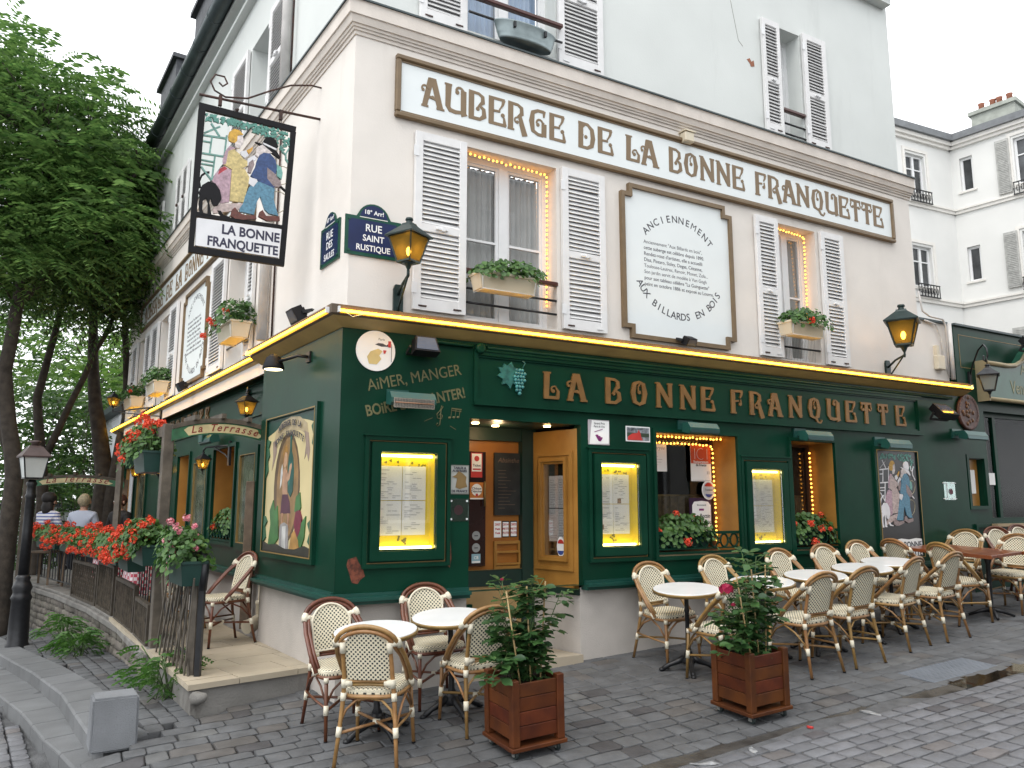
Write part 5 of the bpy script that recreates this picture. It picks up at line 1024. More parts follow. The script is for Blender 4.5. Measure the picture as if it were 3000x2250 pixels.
# ================================================================== heaters, floodlights and spots
def heater(F, x0, x1, z, label, lit=False, out=.26):
    t = thing('patio_heater', label, 'heater', F @ T((x0 + x1) / 2, SO, z), 'radiant heaters on the shopfront'); y1 = SO - out; y0 = SO - out + .13
    GH = mat('green heater enamel', (.014, .075, .062), .35, var=.1)
    m = MB(); xs = (x0, x1); pr = [(y0, z + .02), (y0 - .02, z + .085), (y0 - .09, z + .085), (y1, z + .03), (y1, z - .01), (y1 + .03, z - .035), (y0, z - .01)]
    n = len(pr); m.add([(x0, a, b) for a, b in pr] + [(x1, a, b) for a, b in pr], [(i, (i + 1) % n, (i + 1) % n + n, i + n) for i in range(n)] + [tuple(range(n))[::-1], tuple(range(n, 2 * n))]); m.build('hood', GH, t, F)
    m = MB(); m.box(x0 + .1, x0 + .2, y0 - .02, SO, z + .04, z + .10); m.box(x0 + .05, x0 + .25, SO - .02, SO, z + .0, z + .13); m.build('mount', GH, t, F)
    m = MB(); m.box(x0 + .01, x1 - .01, y1 - .002, y1 + .03, z - .022, z + .012) if not lit else None
    if lit:
        m.box(x0 + .02, x1 - .02, y1 - .006, y1, z - .055, z + .028); m.build('reflector', mat('bright reflector', (.62, .56, .48), .25, metal=.8), t, F)
        m = MB()
        for i in range(26): m.bar((x0 + .03 + i * (x1 - x0 - .06) / 25, y1 - .012, z - .05), (x0 + .03 + i * (x1 - x0 - .06) / 25, y1 - .012, z + .022), .003, .003)
        m.build('grille', IRON, t, F, kind='stuff'); m = MB(); m.tube([(x0 + .03, y1 - .009, z - .012), (x1 - .03, y1 - .009, z - .012)], .006, 6); m.build('element', mat('heater element', (.35, .18, .10), .6), t, F)
    else: m.build('reflector', mat('dull reflector', (.05, .10, .10), .3, metal=.6), t, F)
    return t
heater(FR, .31, .72, 2.83, 'open radiant heater with bright grille across the painted motto', True)
heater(FR, 3.60, 4.01, 2.735, 'closed green heater hood over the wide shop window')
heater(FR, 5.38, 5.82, 2.73, 'closed green heater hood over the narrow shop window')
heater(FR, 6.85, 7.30, 2.69, 'closed green heater hood over the painted couple panel')
heater(FR, 8.52, 9.00, 2.87, 'closed green heater hood below the round brown medallion')
heater(FL, -5.0, -4.4, 2.80, 'closed green heater hood over the ochre terrace window', out=.0)
def flood(F, x, y, z, w, label, tilt=.5, lit=False, M=None):
    t = thing('floodlight', label, 'floodlight', F @ T(x, y, z), 'black floodlights'); Q = F @ T(x, y, z) @ Matrix.Rotation(tilt, 4, 'X')
    m = MB(); h = w * .62; pr = [(-w / 2, -h / 2), (w / 2, -h / 2), (w * .40, h / 2), (-w * .40, h / 2)]; m.prism(pr, -.07, .03); m.box(-w * .25, w * .25, .03, .06, -h * .3, h * .3); m.build('housing', BLACKP, t, Q)
    m = MB(); m.prism([(a * .86, b * .8) for a, b in pr], -.073, -.0705); m.build('lamp_glass', emis('spot face', (1, .85, .5), 3) if lit else mat('lamp glass', (.06, .07, .10), .08), t, Q)
    m = MB(); m.bar((-w / 2 - .01, 0, 0), (-w / 2 - .01, .10, -.02), .012, .03); m.bar((w / 2 + .01, 0, 0), (w / 2 + .01, .10, -.02), .012, .03); m.bar((-w / 2 - .01, .10, -.02), (w / 2 + .01, .10, -.02), .03, .012); m.build('bracket', IRON, t, Q)
    return t
flood(FR, .655, SO - .12, 3.34, .24, 'black floodlight with a white label right of the round plate', -.35)
flood(FR, 3.74, -.17, 3.72, .14, 'small black floodlight on the ledge under the history panel', .5)
flood(FR, 8.15, SO - .16, 3.18, .36, 'black floodlight at the right end of the name panel', -.8)
flood(FL, -.80, -.16, 3.74, .22, 'black floodlight on the ledge below the street plates', .5)
flood(FL, -5.72, -.16, 3.67, .20, 'black floodlight on the terrace ledge under the side history panel', .5)
t = thing('spotlight', 'black spotlight on an arm above the cherub painting', 'spotlight', FL @ T(-1.0, SO, 3.3))
m = MB(); m.tube([(-.75, SO, 3.33), (-.78, SO - .10, 3.34), (-.95, SO - .22, 3.30)], .016, 7); m.box(-.80, -.70, SO - .02, SO, 3.28, 3.38); m.build('arm', IRON, t, FL)
m = MB(); m.lathe([(.10, -.05), (.10, -.03), (.07, .06), (.03, .09)], 14, (-1.02, SO - .25, 3.28)); m.build('shade', BLACKP, t, FL); m = MB(); m.lathe([(.085, -.052), (.0851, -.051)], 14, (-1.02, SO - .25, 3.28)); m.build('lamp_face', emis('spot face', (1, .85, .5), 3), t, FL)
# rolled blind box and end cap along the top of the shopfront
m = MB(); m.tube([(.80, SO - .03, 3.425), (1.18, SO - .03, 3.42)], .018, 8); m.tube([(1.33, SO - .03, 3.42), (8.6, SO - .03, 3.42)], .018, 8); m.build('blind_roller', GREEN, house, FR)
m = MB(); m.lathe([(.05, 0), (.05, .06), (.03, .07)], 14); m.v = [(1.255 + v[0], SO - v[2], 3.405 + v[1]) for v in m.v]; m.build('roller_cap', GREEN, house, FR)
t = thing('alarm_box', 'small cream alarm box above the long wall sign', 'alarm', FR @ T(3.93, 0, 6.12)); m = MB(); m.bbox(3.86, 4.0, -.11, 0, 6.08, 6.2, .012); m.build('housing', CREAM, t, FR); m = MB(); m.box(3.85, 4.01, -.12, 0, 6.2, 6.215); m.build('lid', CREAM, t, FR)
# ================================================================== ground, pavement, road
TE = [(-2.5, 6.42), (-3.5, 7.91), (-4.59, 9.62), (-5.87, 11.35), (-7.3, 13.05), (-8.84, 14.7), (-11.5, 17.3)]   # outer edge of the terrace
ZT = .585
_g0 = ground
def ground(x, y):
    z = _g0(x, y)
    if y < 5.65 and x < -2.2:
        k = min(1, max(0, (-2.2 - x) / .8)) * min(1, max(0, (5.65 - y) / .35)); z -= .13 * k
    return z
m = MB(); N = 60                                       # one sheet out to the horizon
xs = [-160, -60, -30, -16] + [-12 + i * .75 for i in range(33)] + [18, 30, 60, 160]; ys = [-30, -8, 0] + [2 + i * .6 for i in range(28)] + [22, 30, 60, 160]
def far(x, y):
    z = ground(max(-14, min(14, x)), max(1, min(18, y))); return z
for y in ys:
    for x in xs:
        z = far(x, y) - .0065
        s_ = 0                                            # the side street lies lower, beyond its kerbs
        m.v.append((x, y, z))
nx = len(xs)
for j in range(len(ys) - 1):
    for i in range(nx - 1): m.f.append((j * nx + i, j * nx + i + 1, (j + 1) * nx + i + 1, (j + 1) * nx + i)); m.sm.append(True)
KB = [(-2.3, 4.9), (-2.62, 5.28), (-2.95, 5.68), (-3.28, 6.04), (-3.62, 6.42), (-4.42, 7.45), (-5.28, 8.46), (-6.6, 10.1), (-8.6, 12.6), (-11, 15.6)]   # outer edge of the lower kerb
KA = [(-2.84, 5.80), (-3.04, 5.98), (-3.5, 6.62), (-4.11, 7.51), (-5.22, 8.92), (-6.6, 10.56), (-8.6, 13.0), (-11, 16)]     # outer edge of the upper kerb
def side(p, line):
    """signed distance to a polyline, positive on its left-street side"""
    best = 1e9; sg = 1
    for a, b in zip(line, line[1:]):
        a, b = Vector(a), Vector(b); d = b - a; t = max(0, min(1, (Vector(p) - a).dot(d) / d.length_squared)); q = a + d * t; r = Vector(p) - q
        if r.length < best: best = r.length; sg = 1 if d.x * (p[1] - a.y) - d.y * (p[0] - a.x) > 0 else -1
    return best * sg
for i, v in enumerate(m.v):
    if v[0] < -1.6 and 2 < v[1] < 20:
        s_ = side(v[:2], KB)
        if s_ > -.5: m.v[i] = (v[0], v[1], v[2] - .26)
    elif v[0] < -12: m.v[i] = (v[0], v[1], v[2] - .26)
m.build('ground', JOINT, None, I4, kind='structure')
def inside(p, poly_):
    x, y = p; c = False; n = len(poly_)
    for i in range(n):
        (x1, y1), (x2, y2) = poly_[i], poly_[(i + 1) % n]
        if (y1 > y) != (y2 > y) and x < (x2 - x1) * (y - y1) / (y2 - y1) + x1: c = not c
    return c
def settmesh(seed, fl=1):
    r = random.Random(seed); ch = .09
    ol = [(-.5 + ch, -.5), (.5 - ch, -.5), (.5, -.5 + ch), (.5, .5 - ch), (.5 - ch, .5), (-.5 + ch, .5), (-.5, .5 - ch), (-.5, -.5 + ch)]
    ol = [(x + r.gauss(0, .024), y + r.gauss(0, .03)) for x, y in ol]; b = MB()
    vs = [(x * .90, y * .87, r.gauss(0, .0011) * fl) for x, y in ol] + [(x * .98, y * .98, (-.0045 + r.gauss(0, .0008)) * fl) for x, y in ol] + [(x, y, -.05) for x, y in ol] + [(0, 0, .002)]
    fs = [(i, (i + 1) % 8, 24) for i in range(8)] + [(8 + i, 8 + (i + 1) % 8, (i + 1) % 8, i) for i in range(8)] + [(16 + i, 16 + (i + 1) % 8, 8 + (i + 1) % 8, 8 + i) for i in range(8)]
    b.add(vs, fs, True); return b
SVR = [settmesh(k) for k in range(7)]; SVF = [settmesh(k + 20, .30) for k in range(7)]
def projd(p):
    y = p[1] * math.cos(.15176) + (p[2] - EYE) * math.sin(.15176); return (p[0] / y * .7685, y)
def setts(name, matl, axis, org, rng_a, rng_b, dom, rowh, lens, pname, lift=0, keep=300, seed=1, SV=None):
    """a field of stones: the nearest are pieces of their own, the rest one joined part"""
    SV = SV or SVR; r = random.Random(seed); ax = Vector((axis[0], axis[1], 0)).normalized(); bx = Vector((-ax.y, ax.x, 0)); items = []
    b = rng_b[0]
    while b < rng_b[1]:
        h = r.uniform(*rowh); a = rng_a[0] - r.random() * .2
        while a < rng_a[1]:
            l = r.uniform(*lens); c = org + ax * (a + l / 2) + bx * (b + h / 2)
            if dom(c.x, c.y):
                z = ground(c.x, c.y) + lift; e = .1
                n = Vector((-(ground(c.x + e, c.y) - z + lift) / e, -(ground(c.x, c.y + e) - z + lift) / e, 1)).normalized()
                u = (ax - n * ax.dot(n)).normalized(); v = n.cross(u); th = r.gauss(0, .016); u2 = u * math.cos(th) + v * math.sin(th); v2 = n.cross(u2)
                M = Matrix.Identity(4); gp = .002 if SV is SVF else .007; sc = ((l - gp), (h - gp), 1)
                for i in range(3): M[i][0] = u2[i] * sc[0]; M[i][1] = v2[i] * sc[1]; M[i][2] = n[i]
                M[0][3], M[1][3], M[2][3] = c.x, c.y, z + r.gauss(0, .0016)
                p = projd(c); items.append((p[1] if abs(p[0]) < .52 and p[1] > 4.2 else 99 + p[1], M, r.randrange(7)))
            a += l
        b += h
    items.sort(key=lambda t: t[0])
    root = MB(); root.quad(*[tuple(Vector((org.x, org.y, ground(org.x, org.y) - .2)) + Vector(q)) for q in ((0, 0, 0), (.1, 0, 0), (.1, .1, 0), (0, .1, 0))])
    rest = MB()
    for d, M, k in items[keep:]:
        rest.add([tuple(M @ Vector(v)) for v in SV[k].v], SV[k].f, True)
    ro = rest.build(name, matl, None, I4, kind='structure')
    mes = []
    for k in range(7):
        me = SV[k].mesh(pname); me.materials.append(matl); mes.append(me)
    for d, M, k in items[:keep]: place(mes[k], pname, ro, M)
    return ro
def ab(x, y): d = (x - C.x, y - C.y); return d[0] * UR.x + d[1] * UR.y, d[0] * NR.x + d[1] * NR.y
SWP = [(-2.45, 6.36), (-1.70, 7.06), (-1.3, 6.85), (-1.3, 4.0), (-2.2, 4.6), (-2.95, 5.60), (-2.84, 5.80)]
def dom_pave(x, y):
    a, b = ab(x, y)
    if not (-1.3 < b < 2.26) or a > 9.6: return False
    if 4.46 < a < 5.46 and 1.86 < b < 2.22: return False
    if x < -1.3: return inside((x, y), SWP) and not (-3.04 < x < -2.62 and 5.66 < y < 5.98)
    return b > -.04
def dom_road(x, y):
    a, b = ab(x, y); return b > 2.40 and x > -2.0 and y > 3.6 and (x < -1.3 and inside((x, y), SWP) or x >= -1.3)
setts('pavement', SETTW, UR, C, (-1.6, 9.6), (-2.3, 1.2), dom_pave, (.115, .175), (.14, .30), 'paving_stone', keep=300, seed=11, SV=SVF)
setts('road', SETT, UR, C, (-1.5, 6.6), (-4.4, -2.40), dom_road, (.115, .14), (.16, .25), 'paving_stone', keep=300, seed=12)
SIDE = [(-2.46, 6.34), (-3.52, 7.90), (-4.6, 9.62), (-5.9, 11.35), (-7.3, 13.05), (-7.9, 13.0)] + KA[::-1][1:-1] + [(-2.62, 5.96)]
setts('side_pavement', SETTW, UL, Vector((-2.4, 6.3, 0)), (-.6, 8.5), (-.4, 2.6), lambda x, y: inside((x, y), SIDE) and side((x, y), KA) < -.30, (.12, .15), (.16, .24), 'paving_stone', keep=150, seed=13, SV=SVF)
setts('side_road', SETT, UL, Vector((-3.4, 5.6, 0)), (-1.5, 7), (-.2, 3.5), lambda x, y: side((x, y), KB) > .05 and x < -2.4, (.12, .15), (.15, .22), 'paving_stone', lift=-.225, keep=120, seed=14)
# gutter between pavement and roadway: wet dark channel stones and litter
gt = MB(); pts = []
for i in range(40):
    a = -1.2 + i * .25; p = C + UR * a + NR * (2.33 + .03 * math.sin(a * 1.7)); pts.append(p)
for p, q in zip(pts, pts[1:]):
    w = NR * .085; vs = [p - w, p + w, q + w, q - w]; gt.quad(*[(v.x, v.y, ground(v.x, v.y) - .0035) for v in vs])
gt.build('gutter', mat('wet gutter grime', (.072, .069, .064), .35, var=.4, scale=5, bump=.4, bscale=30), None, I4, kind='structure')
wt = MB(); pts = []
for i in range(14):
    a = 4.55 + i * .18; p = C + UR * a + NR * 2.345; pts.append((p, .10 + .02 * math.sin(i * 1.3)))
for (p, w1), (q, w2) in zip(pts, pts[1:]): wt.quad(*[(v.x, v.y, ground(v.x, v.y) - .0005) for v in (p - NR * w1, p + NR * w1, q + NR * w2, q - NR * w2)])
wt.build('gutter_water', mat('dirty gutter water', (.02, .016, .011), .06, var=.3, spec=.6), None, I4, kind='structure')
def onground(a, b, rz=0, dz=0):
    p = C + UR * a + NR * b; return T(p.x, p.y, ground(p.x, p.y) + dz) @ tiltm(p.x, p.y) @ RZ(math.pi / 2 - AR + rz)
def tiltm(x, y, k=1):
    e = .2; n = Vector((-(ground(x + e, y) - ground(x - e, y)) / (2 * e) * k, -(ground(x, y + e) - ground(x, y - e)) / (2 * e) * k, 1)).normalized()
    return Vector((0, 0, 1)).rotation_difference(n).to_matrix().to_4x4()
dp = thing('drain_cover', 'ribbed grey metal drain cover set in the pavement by the gutter', 'drain cover', onground(4.96, 2.04))
m = MB(); m.bbox(-.48, .48, -.17, .17, -.03, .004, .003); m.build('plate', mat('worn steel plate', (.17, .19, .22), .55, metal=.3, var=.1, scale=4), dp)
m = MB()
for i in range(30):
    for j in range(11):
        x, y = -.46 + i * .0315, -.155 + j * .031; m.bar((x - .009, y - .005 * (1 if (i + j) % 2 else -1), .005), (x + .009, y + .005 * (1 if (i + j) % 2 else -1), .005), .006, .003)
m.build('tread_studs', mat('worn steel plate', (.17, .19, .22), .55), dp, kind='stuff')
# litter in the gutter
rl = random.Random(5)
def litter(nm, label, cat, a, b, pts, ma):
    M = onground(a, b, rl.random() * 6, .006); m = MB(); n = len(pts); m.slab(pts, -.004, lambda x, y: .004 + .012 * noise.noise(Vector((x * 30, y * 30, a)))); tag(m.build(nm, ma, None, M), label, cat)
blob = lambda w, h, k=9: [(w * math.cos(i * 6.283 / k) * rl.uniform(.6, 1.1), h * math.sin(i * 6.283 / k) * rl.uniform(.6, 1.1)) for i in range(k)]
PLAST = mat('dirty white plastic', (.30, .31, .32), .4, var=.3, scale=30)
litter('plastic_scrap', 'crumpled white plastic scrap lying in the gutter right of the right planter', 'litter', 3.35, 2.42, blob(.09, .03), PLAST)
litter('plastic_scrap', 'grey white scrap in the gutter nearest the bottom edge', 'litter', 1.62, 2.50, blob(.09, .03), PLAST)
litter('plastic_scrap', 'pale scrap in the gutter just in front of the right planter', 'litter', 2.05, 2.50, blob(.07, .03), PLAST)
litter('red_paper', 'tiny red paper scrap in the gutter right of the right planter', 'litter', 2.72, 2.40, blob(.03, .02), RED)
litter('fallen_leaf', 'pale green fallen leaf beside the drain water', 'leaf', 6.0, 2.28, blob(.07, .05), mat('limp leaf', (.25, .33, .12), .6))
# ------------------------------------------------------------------ kerbs of the side street
def kerb(line, w, top, bot, name, out):
    """kerb stones along a line, each a stone of its own"""
    segs = []; pts = [Vector(p) for p in line]
    # resample
    res = [pts[0]]; L_ = .62
    for p, q in zip(pts, pts[1:]):
        n = max(1, round((q - p).length / L_))
        for i in range(1, n + 1): res.append(p.lerp(q, i / n))
    nm = []
    for i in range(len(res)):
        d = (res[min(i + 1, len(res) - 1)] - res[max(i - 1, 0)]).normalized(); nm.append(Vector((d.y, -d.x)))   # towards the house
    root = None
    for i in range(len(res) - 1):
        p, q = res[i], res[i + 1]; a, b = nm[i], nm[i + 1]; e = (q - p).normalized() * .004
        m = MB(); o = [p + e, q - e, q - e + b * w, p + e + a * w]; inn = .016
        t = [p + e * 3 + a * inn, q - e * 3 + b * inn, q - e * 3 + b * (w - .006), p + e * 3 + a * (w - .006)]
        f = lambda v, h: (v.x, v.y, ground(v.x, v.y) + h)
        vs = [f(v, top) for v in t] + [f(v, top - .016) for v in o] + [f(v, bot) for v in o]
        m.add(vs, [(0, 1, 2, 3)] + [(4 + k, 4 + (k + 1) % 4, (k + 1) % 4, k) for k in range(4)] + [(8 + k, 8 + (k + 1) % 4, 4 + (k + 1) % 4, 4 + k) for k in range(4)])
        m.v = [v for v in m.v]; fl = [tuple(reversed(f_)) for f_ in m.f]; m.f = fl
        if root is None: root = m.build(name, KERB, None, I4, kind='structure')
        else: m.build('kerb_stone', KERB, root, I4)
    return root
kerb(KA, .32, .006, -.2, 'upper_kerb', 1)
kerb(KB, .34, -.125, -.4, 'lower_kerb', 1)
m = MB()                                               # the flat band between the two kerbs
for i in range(30):
    t = i / 29; 
bandA = [Vector(p) for p in KA[1:]]; bandB = [Vector(p) for p in KB[3:]]
for k in range(min(len(bandA), len(bandB)) - 1):
    q = [bandA[k], bandA[k + 1], bandB[k + 1], bandB[k]]; m.quad(*[(v.x, v.y, ground(v.x, v.y) - .135) for v in q])
m.build('kerb_band', KERB, None, I4, kind='structure')
# granite block at the kerb end
gb = MB(); bm = bmesh.new(); bmesh.ops.create_cube(bm, size=1)
for v in bm.verts: v.co = (v.co.x * .30 * (.97 if v.co.z > 0 else 1), v.co.y * .27 * (.97 if v.co.z > 0 else 1), v.co.z * .36)
bmesh.ops.bevel(bm, geom=bm.edges[:], offset=.014, segments=2, affect='EDGES'); bmesh.ops.subdivide_edges(bm, edges=bm.edges[:], cuts=1)
for v in bm.verts: v.co += Vector(noise.noise_vector(v.co * 9)) * .004
bm.verts.index_update(); gb.add([v.co[:] for v in bm.verts], [[v.index for v in f.verts] for f in bm.faces], False); bm.free()
tag(gb.build('granite_block', GRAN, None, T(-2.82, 5.86, ground(-2.84, 5.86) + .15) @ RZ(.55)), 'squat grey granite block standing at the end of the kerb', 'bollard')
# ================================================================== terrace: slab, tiles, rubble wall, coping
tr = thing('terrace', 'raised stone terrace along the side street with tiled floor and rubble wall', 'terrace', T(-2.3, 7.0, .3))
F0 = Vector((-1.74, 7.1, 0)); F1 = Vector((-2.5, 6.42, 0)); E1 = (F0 - F1).normalized(); E2 = Vector((-E1.y, E1.x, 0))
outl = [(F1.x, F1.y)] + TE[1:] + [(-9.6, 18.6)] + [(-1.60, 7.0), (F0.x, F0.y)]
m = MB(); m.slab(outl, -.4, ZT - .045); m.build('slab', CONC, tr, I4)
m = MB(); m.ball((0, 0, 0), .075, 12, 8, (1, .7, .7)); m.v = [(F1.x + .06 + v[0] + .02 * noise.noise(Vector(v) * 25), F1.y + .0 + v[1], .48 + v[2] + .02 * noise.noise(Vector(v) * 21 + Vector((3, 1, 2)))) for v in m.v]; m.build('broken_corner', CONC, tr, I4)
def clip(pl, n, d):
    out = []
    for i in range(len(pl)):
        a, b = pl[i], pl[(i + 1) % len(pl)]; da, db = a.dot(n) - d, b.dot(n) - d
        if da >= 0: out.append(a)
        if (da >= 0) != (db >= 0): out.append(a.lerp(b, da / (da - db)))
    return out
hp = []                                                # half planes of the tiled area
hp.append((Vector((E2.x, E2.y)), Vector((E2.x, E2.y)).dot(Vector((F1.x, F1.y))) - .03))
nl = Vector((NL.x, NL.y)); hp.append((nl, nl.dot(Vector((C.x, C.y))) + .0))
o2 = Vector((TE[1][0] - TE[0][0], TE[1][1] - TE[0][1])).normalized(); on = Vector((o2.y, -o2.x)); hp.append((on, on.dot(Vector(TE[0])) - .03))
o3 = Vector((TE[3][0] - TE[1][0], TE[3][1] - TE[1][1])).normalized(); on3 = Vector((o3.y, -o3.x))
b = -.03; j = 0; rt = random.Random(9)
while b < 4.4:
    h = .16 if j == 0 else .33; a = -4.5 - rt.random() * .3
    while a < 2.2:
        l = rt.uniform(.42, .62); g = .003
        q = [Vector((F1.x, F1.y)) + Vector((E1.x, E1.y)) * u + Vector((E2.x, E2.y)) * v for u, v in ((a + g, b + g), (a + l - g, b + g), (a + l - g, b + h - g), (a + g, b + h - g))]
        for n_, d_ in hp:
            if len(q) > 2: q = clip(q, n_, d_)
        if len(q) > 2: 
            m = MB(); dz = rt.gauss(0, .001); m.slab([tuple(v) for v in q], ZT - .044, ZT + dz); m.build('tile', TILE, tr, I4)
        a += l
    b += h; j += 1
# rubble wall stones and coping along the outer edge
wl = MB(); stones = []; rw = random.Random(4)
nst = 0
for k in range(1, 5):
    p, q = Vector((*TE[k], 0)), Vector((*TE[k + 1], 0)); d = (q - p); L_ = d.length; d.normalize(); n_ = Vector((-d.y, d.x, 0)); FW = frame(d, -n_, p)
    # rows
    for r_ in range(8):
        z0 = .46 - (r_ + 1) * .105
        s_ = -rw.random() * .15
        while s_ < L_:
            w = rw.uniform(.12, .27); g0 = ground(*(p + d * (s_ + w / 2))[:2])
            if z0 + .105 > g0 - .02 and nst < 290:
                h = .105; m = MB(); r2 = lambda: rw.gauss(0, .009)
                ol = [(s_ + .006 + r2(), z0 + .006 + r2()), (s_ + w - .006 + r2(), z0 + .006 + r2()), (s_ + w - .004 + r2(), z0 + h * .55), (s_ + w - .01 + r2(), z0 + h - .006 + r2()), (s_ + w * .5, z0 + h - .004 + r2()), (s_ + .008 + r2(), z0 + h - .006 + r2()), (s_ + .004 + r2(), z0 + h * .5)]
                cx_, cz_ = s_ + w / 2, z0 + h / 2; dp_ = rw.uniform(.012, .035); nn = len(ol)
                m.add([(cx_ + (x - cx_) * .8, -dp_, cz_ + (z - cz_) * .78) for x, z in ol] + [(x, -dp_ * .4, z) for x, z in ol] + [(x, .02, z) for x, z in ol], [tuple(range(nn))] + [(nn + i, nn + (i + 1) % nn, (i + 1) % nn, i) for i in range(nn)] + [(2 * nn + i, 2 * nn + (i + 1) % nn, nn + (i + 1) % nn, nn + i) for i in range(nn)], True)
                m.build('stone', STONE, tr, FW); nst += 1
            s_ += w
    m = MB(); m.box(0, L_, -.002, .03, -.5, .47); m.build('wall_mortar', MORTAR, tr, FW)
    s_ = 0
    while s_ < L_ - .01:
        w = min(rw.uniform(.7, 1.1), L_ - s_); m = MB(); m.bbox(s_ + .003, s_ + w - .003, -.07, .22, .465, .545 + .004 * rw.random(), .012); m.bbox(s_ + .003, s_ + w - .003, -.03, .22, .547, ZT + .004, .008); m.build('coping_stone', CONC, tr, FW); s_ += w
m = MB(); p, q = Vector((*TE[0], 0)), Vector((*TE[1], 0)); d = (q - p); L_ = d.length; d.normalize(); FW0 = frame(d, -Vector((-d.y, d.x, 0)), p)
# ------------------------------------------------------------------ arches, posts and beams of the terrace entrance
def arch(A0_, A1_, zb, label, s=1, fsz=1):
    A0_, A1_ = Vector((*A0_, 0)), Vector((*A1_, 0)); d = (A1_ - A0_); w = d.length; d.normalize(); n_ = Vector((d.y, -d.x, 0)); F = frame(d, -n_, A0_)
    t = thing('terrace_arch', label, 'arch', F @ T(w / 2, 0, ZT), 'wooden arches with La Terrasse boards')
    for x in (0, w):
        m = MB(); m.bbox(x - .05 * s, x + .05 * s, -.05, .05, ZT, zb + .18, .006); m.build('post', WOODG if x == 0 else WOODB, t, F)
    n = 14; bow = lambda x: .10 * (1 - (2 * x / w - 1) ** 2)
    m = MB(); X = [.02 + (w - .04) * i / n for i in range(n + 1)]
    m.prism([(x, zb + bow(x)) for x in X] + [(x, zb + .115 + bow(x)) for x in X[::-1]], -.075, -.052); m.build('sign_board', mat('terrace sign green', (.03, .15, .07), .5, var=.3, scale=9), t, F)
    m = MB(); X2 = [w * .16 + w * .66 * i / n for i in range(n + 1)]
    m.prism([(x + (random.random() - .5) * .03 * (1 if i in (0, n) else 0), zb + .012 + bow(x)) for i, x in enumerate(X2)] + [(w * .87, zb + .05 + bow(w * .87)), (w * .83, zb + .07 + bow(w * .83))] + [(x, zb + .103 + bow(x)) for x in X2[::-1]] + [(w * .12, zb + .08 + bow(w * .12)), (w * .14, zb + .05 + bow(w * .14))], -.077, -.0752); m.build('sign_field', mat('terrace sign cream', (.58, .50, .28), .5, var=.12, scale=12), t, F)
    m = MB(); s_ = 'La Terrasse'; R_ = w * w / (8 * .10)
    cxs = w * .50
    for i, ch in enumerate(s_):
        if ch == ' ': continue
        x = cxs + (i - 5) * w * .058; sl_ = -(2 * (2 * x / w - 1) * .10 * 2 / w)
        text(m, ch, x, zb + .03 + bow(x), -.0772, .105 * fsz * w / 1.05, rot=math.atan(sl_), align='CENTER', shear=.35, off=.002, ext=.0006)
    m.build('lettering', mat('terrace sign red', (.22, .035, .025), .5), t, F)
    m = MB(); m.prism([(x, zb + .118 + bow(x)) for x in X] + [(x, zb + .165 + bow(x)) for x in X[::-1]], -.085, .05); m.build('top_beam', WOODG, t, F)
    for i in range(4):
        x = w * (.22 + .25 * i); m = MB(); m.bar((x, -.14, zb + .185 + bow(x)), (x, .30, zb + .185 + bow(x)), .045, .05); m.build('rafter', WOODG, t, F)
    return t
arch((-3.5, 8.0), (-2.63, 8.64), 2.60, 'grey wooden arch at the near end of the terrace with La Terrasse board')
arch((-9.3, 15.2), (-7.75, 15.9), 2.28, 'wooden arch with La Terrasse board at the far end of the terrace')
tag(MB().bbox(-.05, .05, -.05, .05, 0, 1.65, .006).build('timber_post', WOODB, None, T(-3.02, 9.2, ZT)), 'slim brown timber post against the terrace wall beside the downpipe', 'post')
tb = thing('terrace_beam', 'grey timber beam running back from the near arch post under the lit ledge', 'beam', T(-3.5, 8.05, 2.6)); m = MB(); m.bar((-3.52, 8.05, 2.72), (-5.3, 10.7, 2.72), .07, .11); m.build('beam', WOODG, tb, I4)
m = MB(); m.bar((-5.3, 10.7, ZT), (-5.3, 10.7, 2.7), .07, .07); m.build('post', WOODG, tb, I4)
dpz = thing('drain_pipe', 'cream drain pipe with inspection elbow at the foot of the terrace wall', 'pipe', T(-2.72, 8.95, ZT)); m = MB(); m.tube([(-2.74, 8.9, ZT + .14), (-2.74, 8.9, 1.2)], .05, 12); m.lathe([(.06, .12), (.065, .14), (.065, .30), (.075, .31), (.075, .34), (.05, .35)], 14, (-2.74, 8.9, ZT)); m.build('pipe', CREAM, dpz, I4)
m = MB(); m.tube([(-2.74, 8.9, ZT + .16), (-2.80, 8.78, ZT + .10), (-2.84, 8.70, ZT + .09)], [.06, .075, .075], 12); m.build('elbow', CREAM, dpz, I4)
# ------------------------------------------------------------------ railing, lattice panels
def along(s):
    """point and direction at length s along the terrace edge"""
    for a, b in zip(TE, TE[1:]):
        a, b = Vector((*a, 0)), Vector((*b, 0)); L_ = (b - a).length
        if s <= L_: d = (b - a).normalized(); return a + d * s, d
        s -= L_
    return b, d
rail = thing('terrace_railing', 'black iron railing along the terrace edge under the red geraniums', 'railing', T(-3.5, 7.9, ZT))
pts = []
for i in range(56):
    p, d = along(.30 + i * .18); n_ = Vector((-d.y, d.x, 0)); pts.append(p - n_ * .10)
m = MB(); m.tube([(p.x, p.y, ZT + .93) for p in pts], .018, 7); m.build('top_rail', IRON, rail, I4)
m = MB(); m.tube([(p.x, p.y, ZT + .12) for p in pts], .012, 6); m.build('bottom_rail', IRON, rail, I4)
bme = MB().bar((0, 0, .12), (0, 0, .93), .012, .012).mesh('baluster'); bme.materials.append(IRON)
for i, p in enumerate(pts):
    place(bme, 'baluster', rail, T(p.x, p.y, ZT))
m = MB(); p = pts[0]; m.tube([(-2.78, 6.98, ZT + .94), (-2.66, 6.86, ZT + .965), (-2.575, 6.74, ZT + .95), (-2.55, 6.70, ZT + .88), (-2.555, 6.69, ZT + .68)], [.03, .034, .036, .034, .03], 10); m.build('handrail_end', IRON, rail, I4)
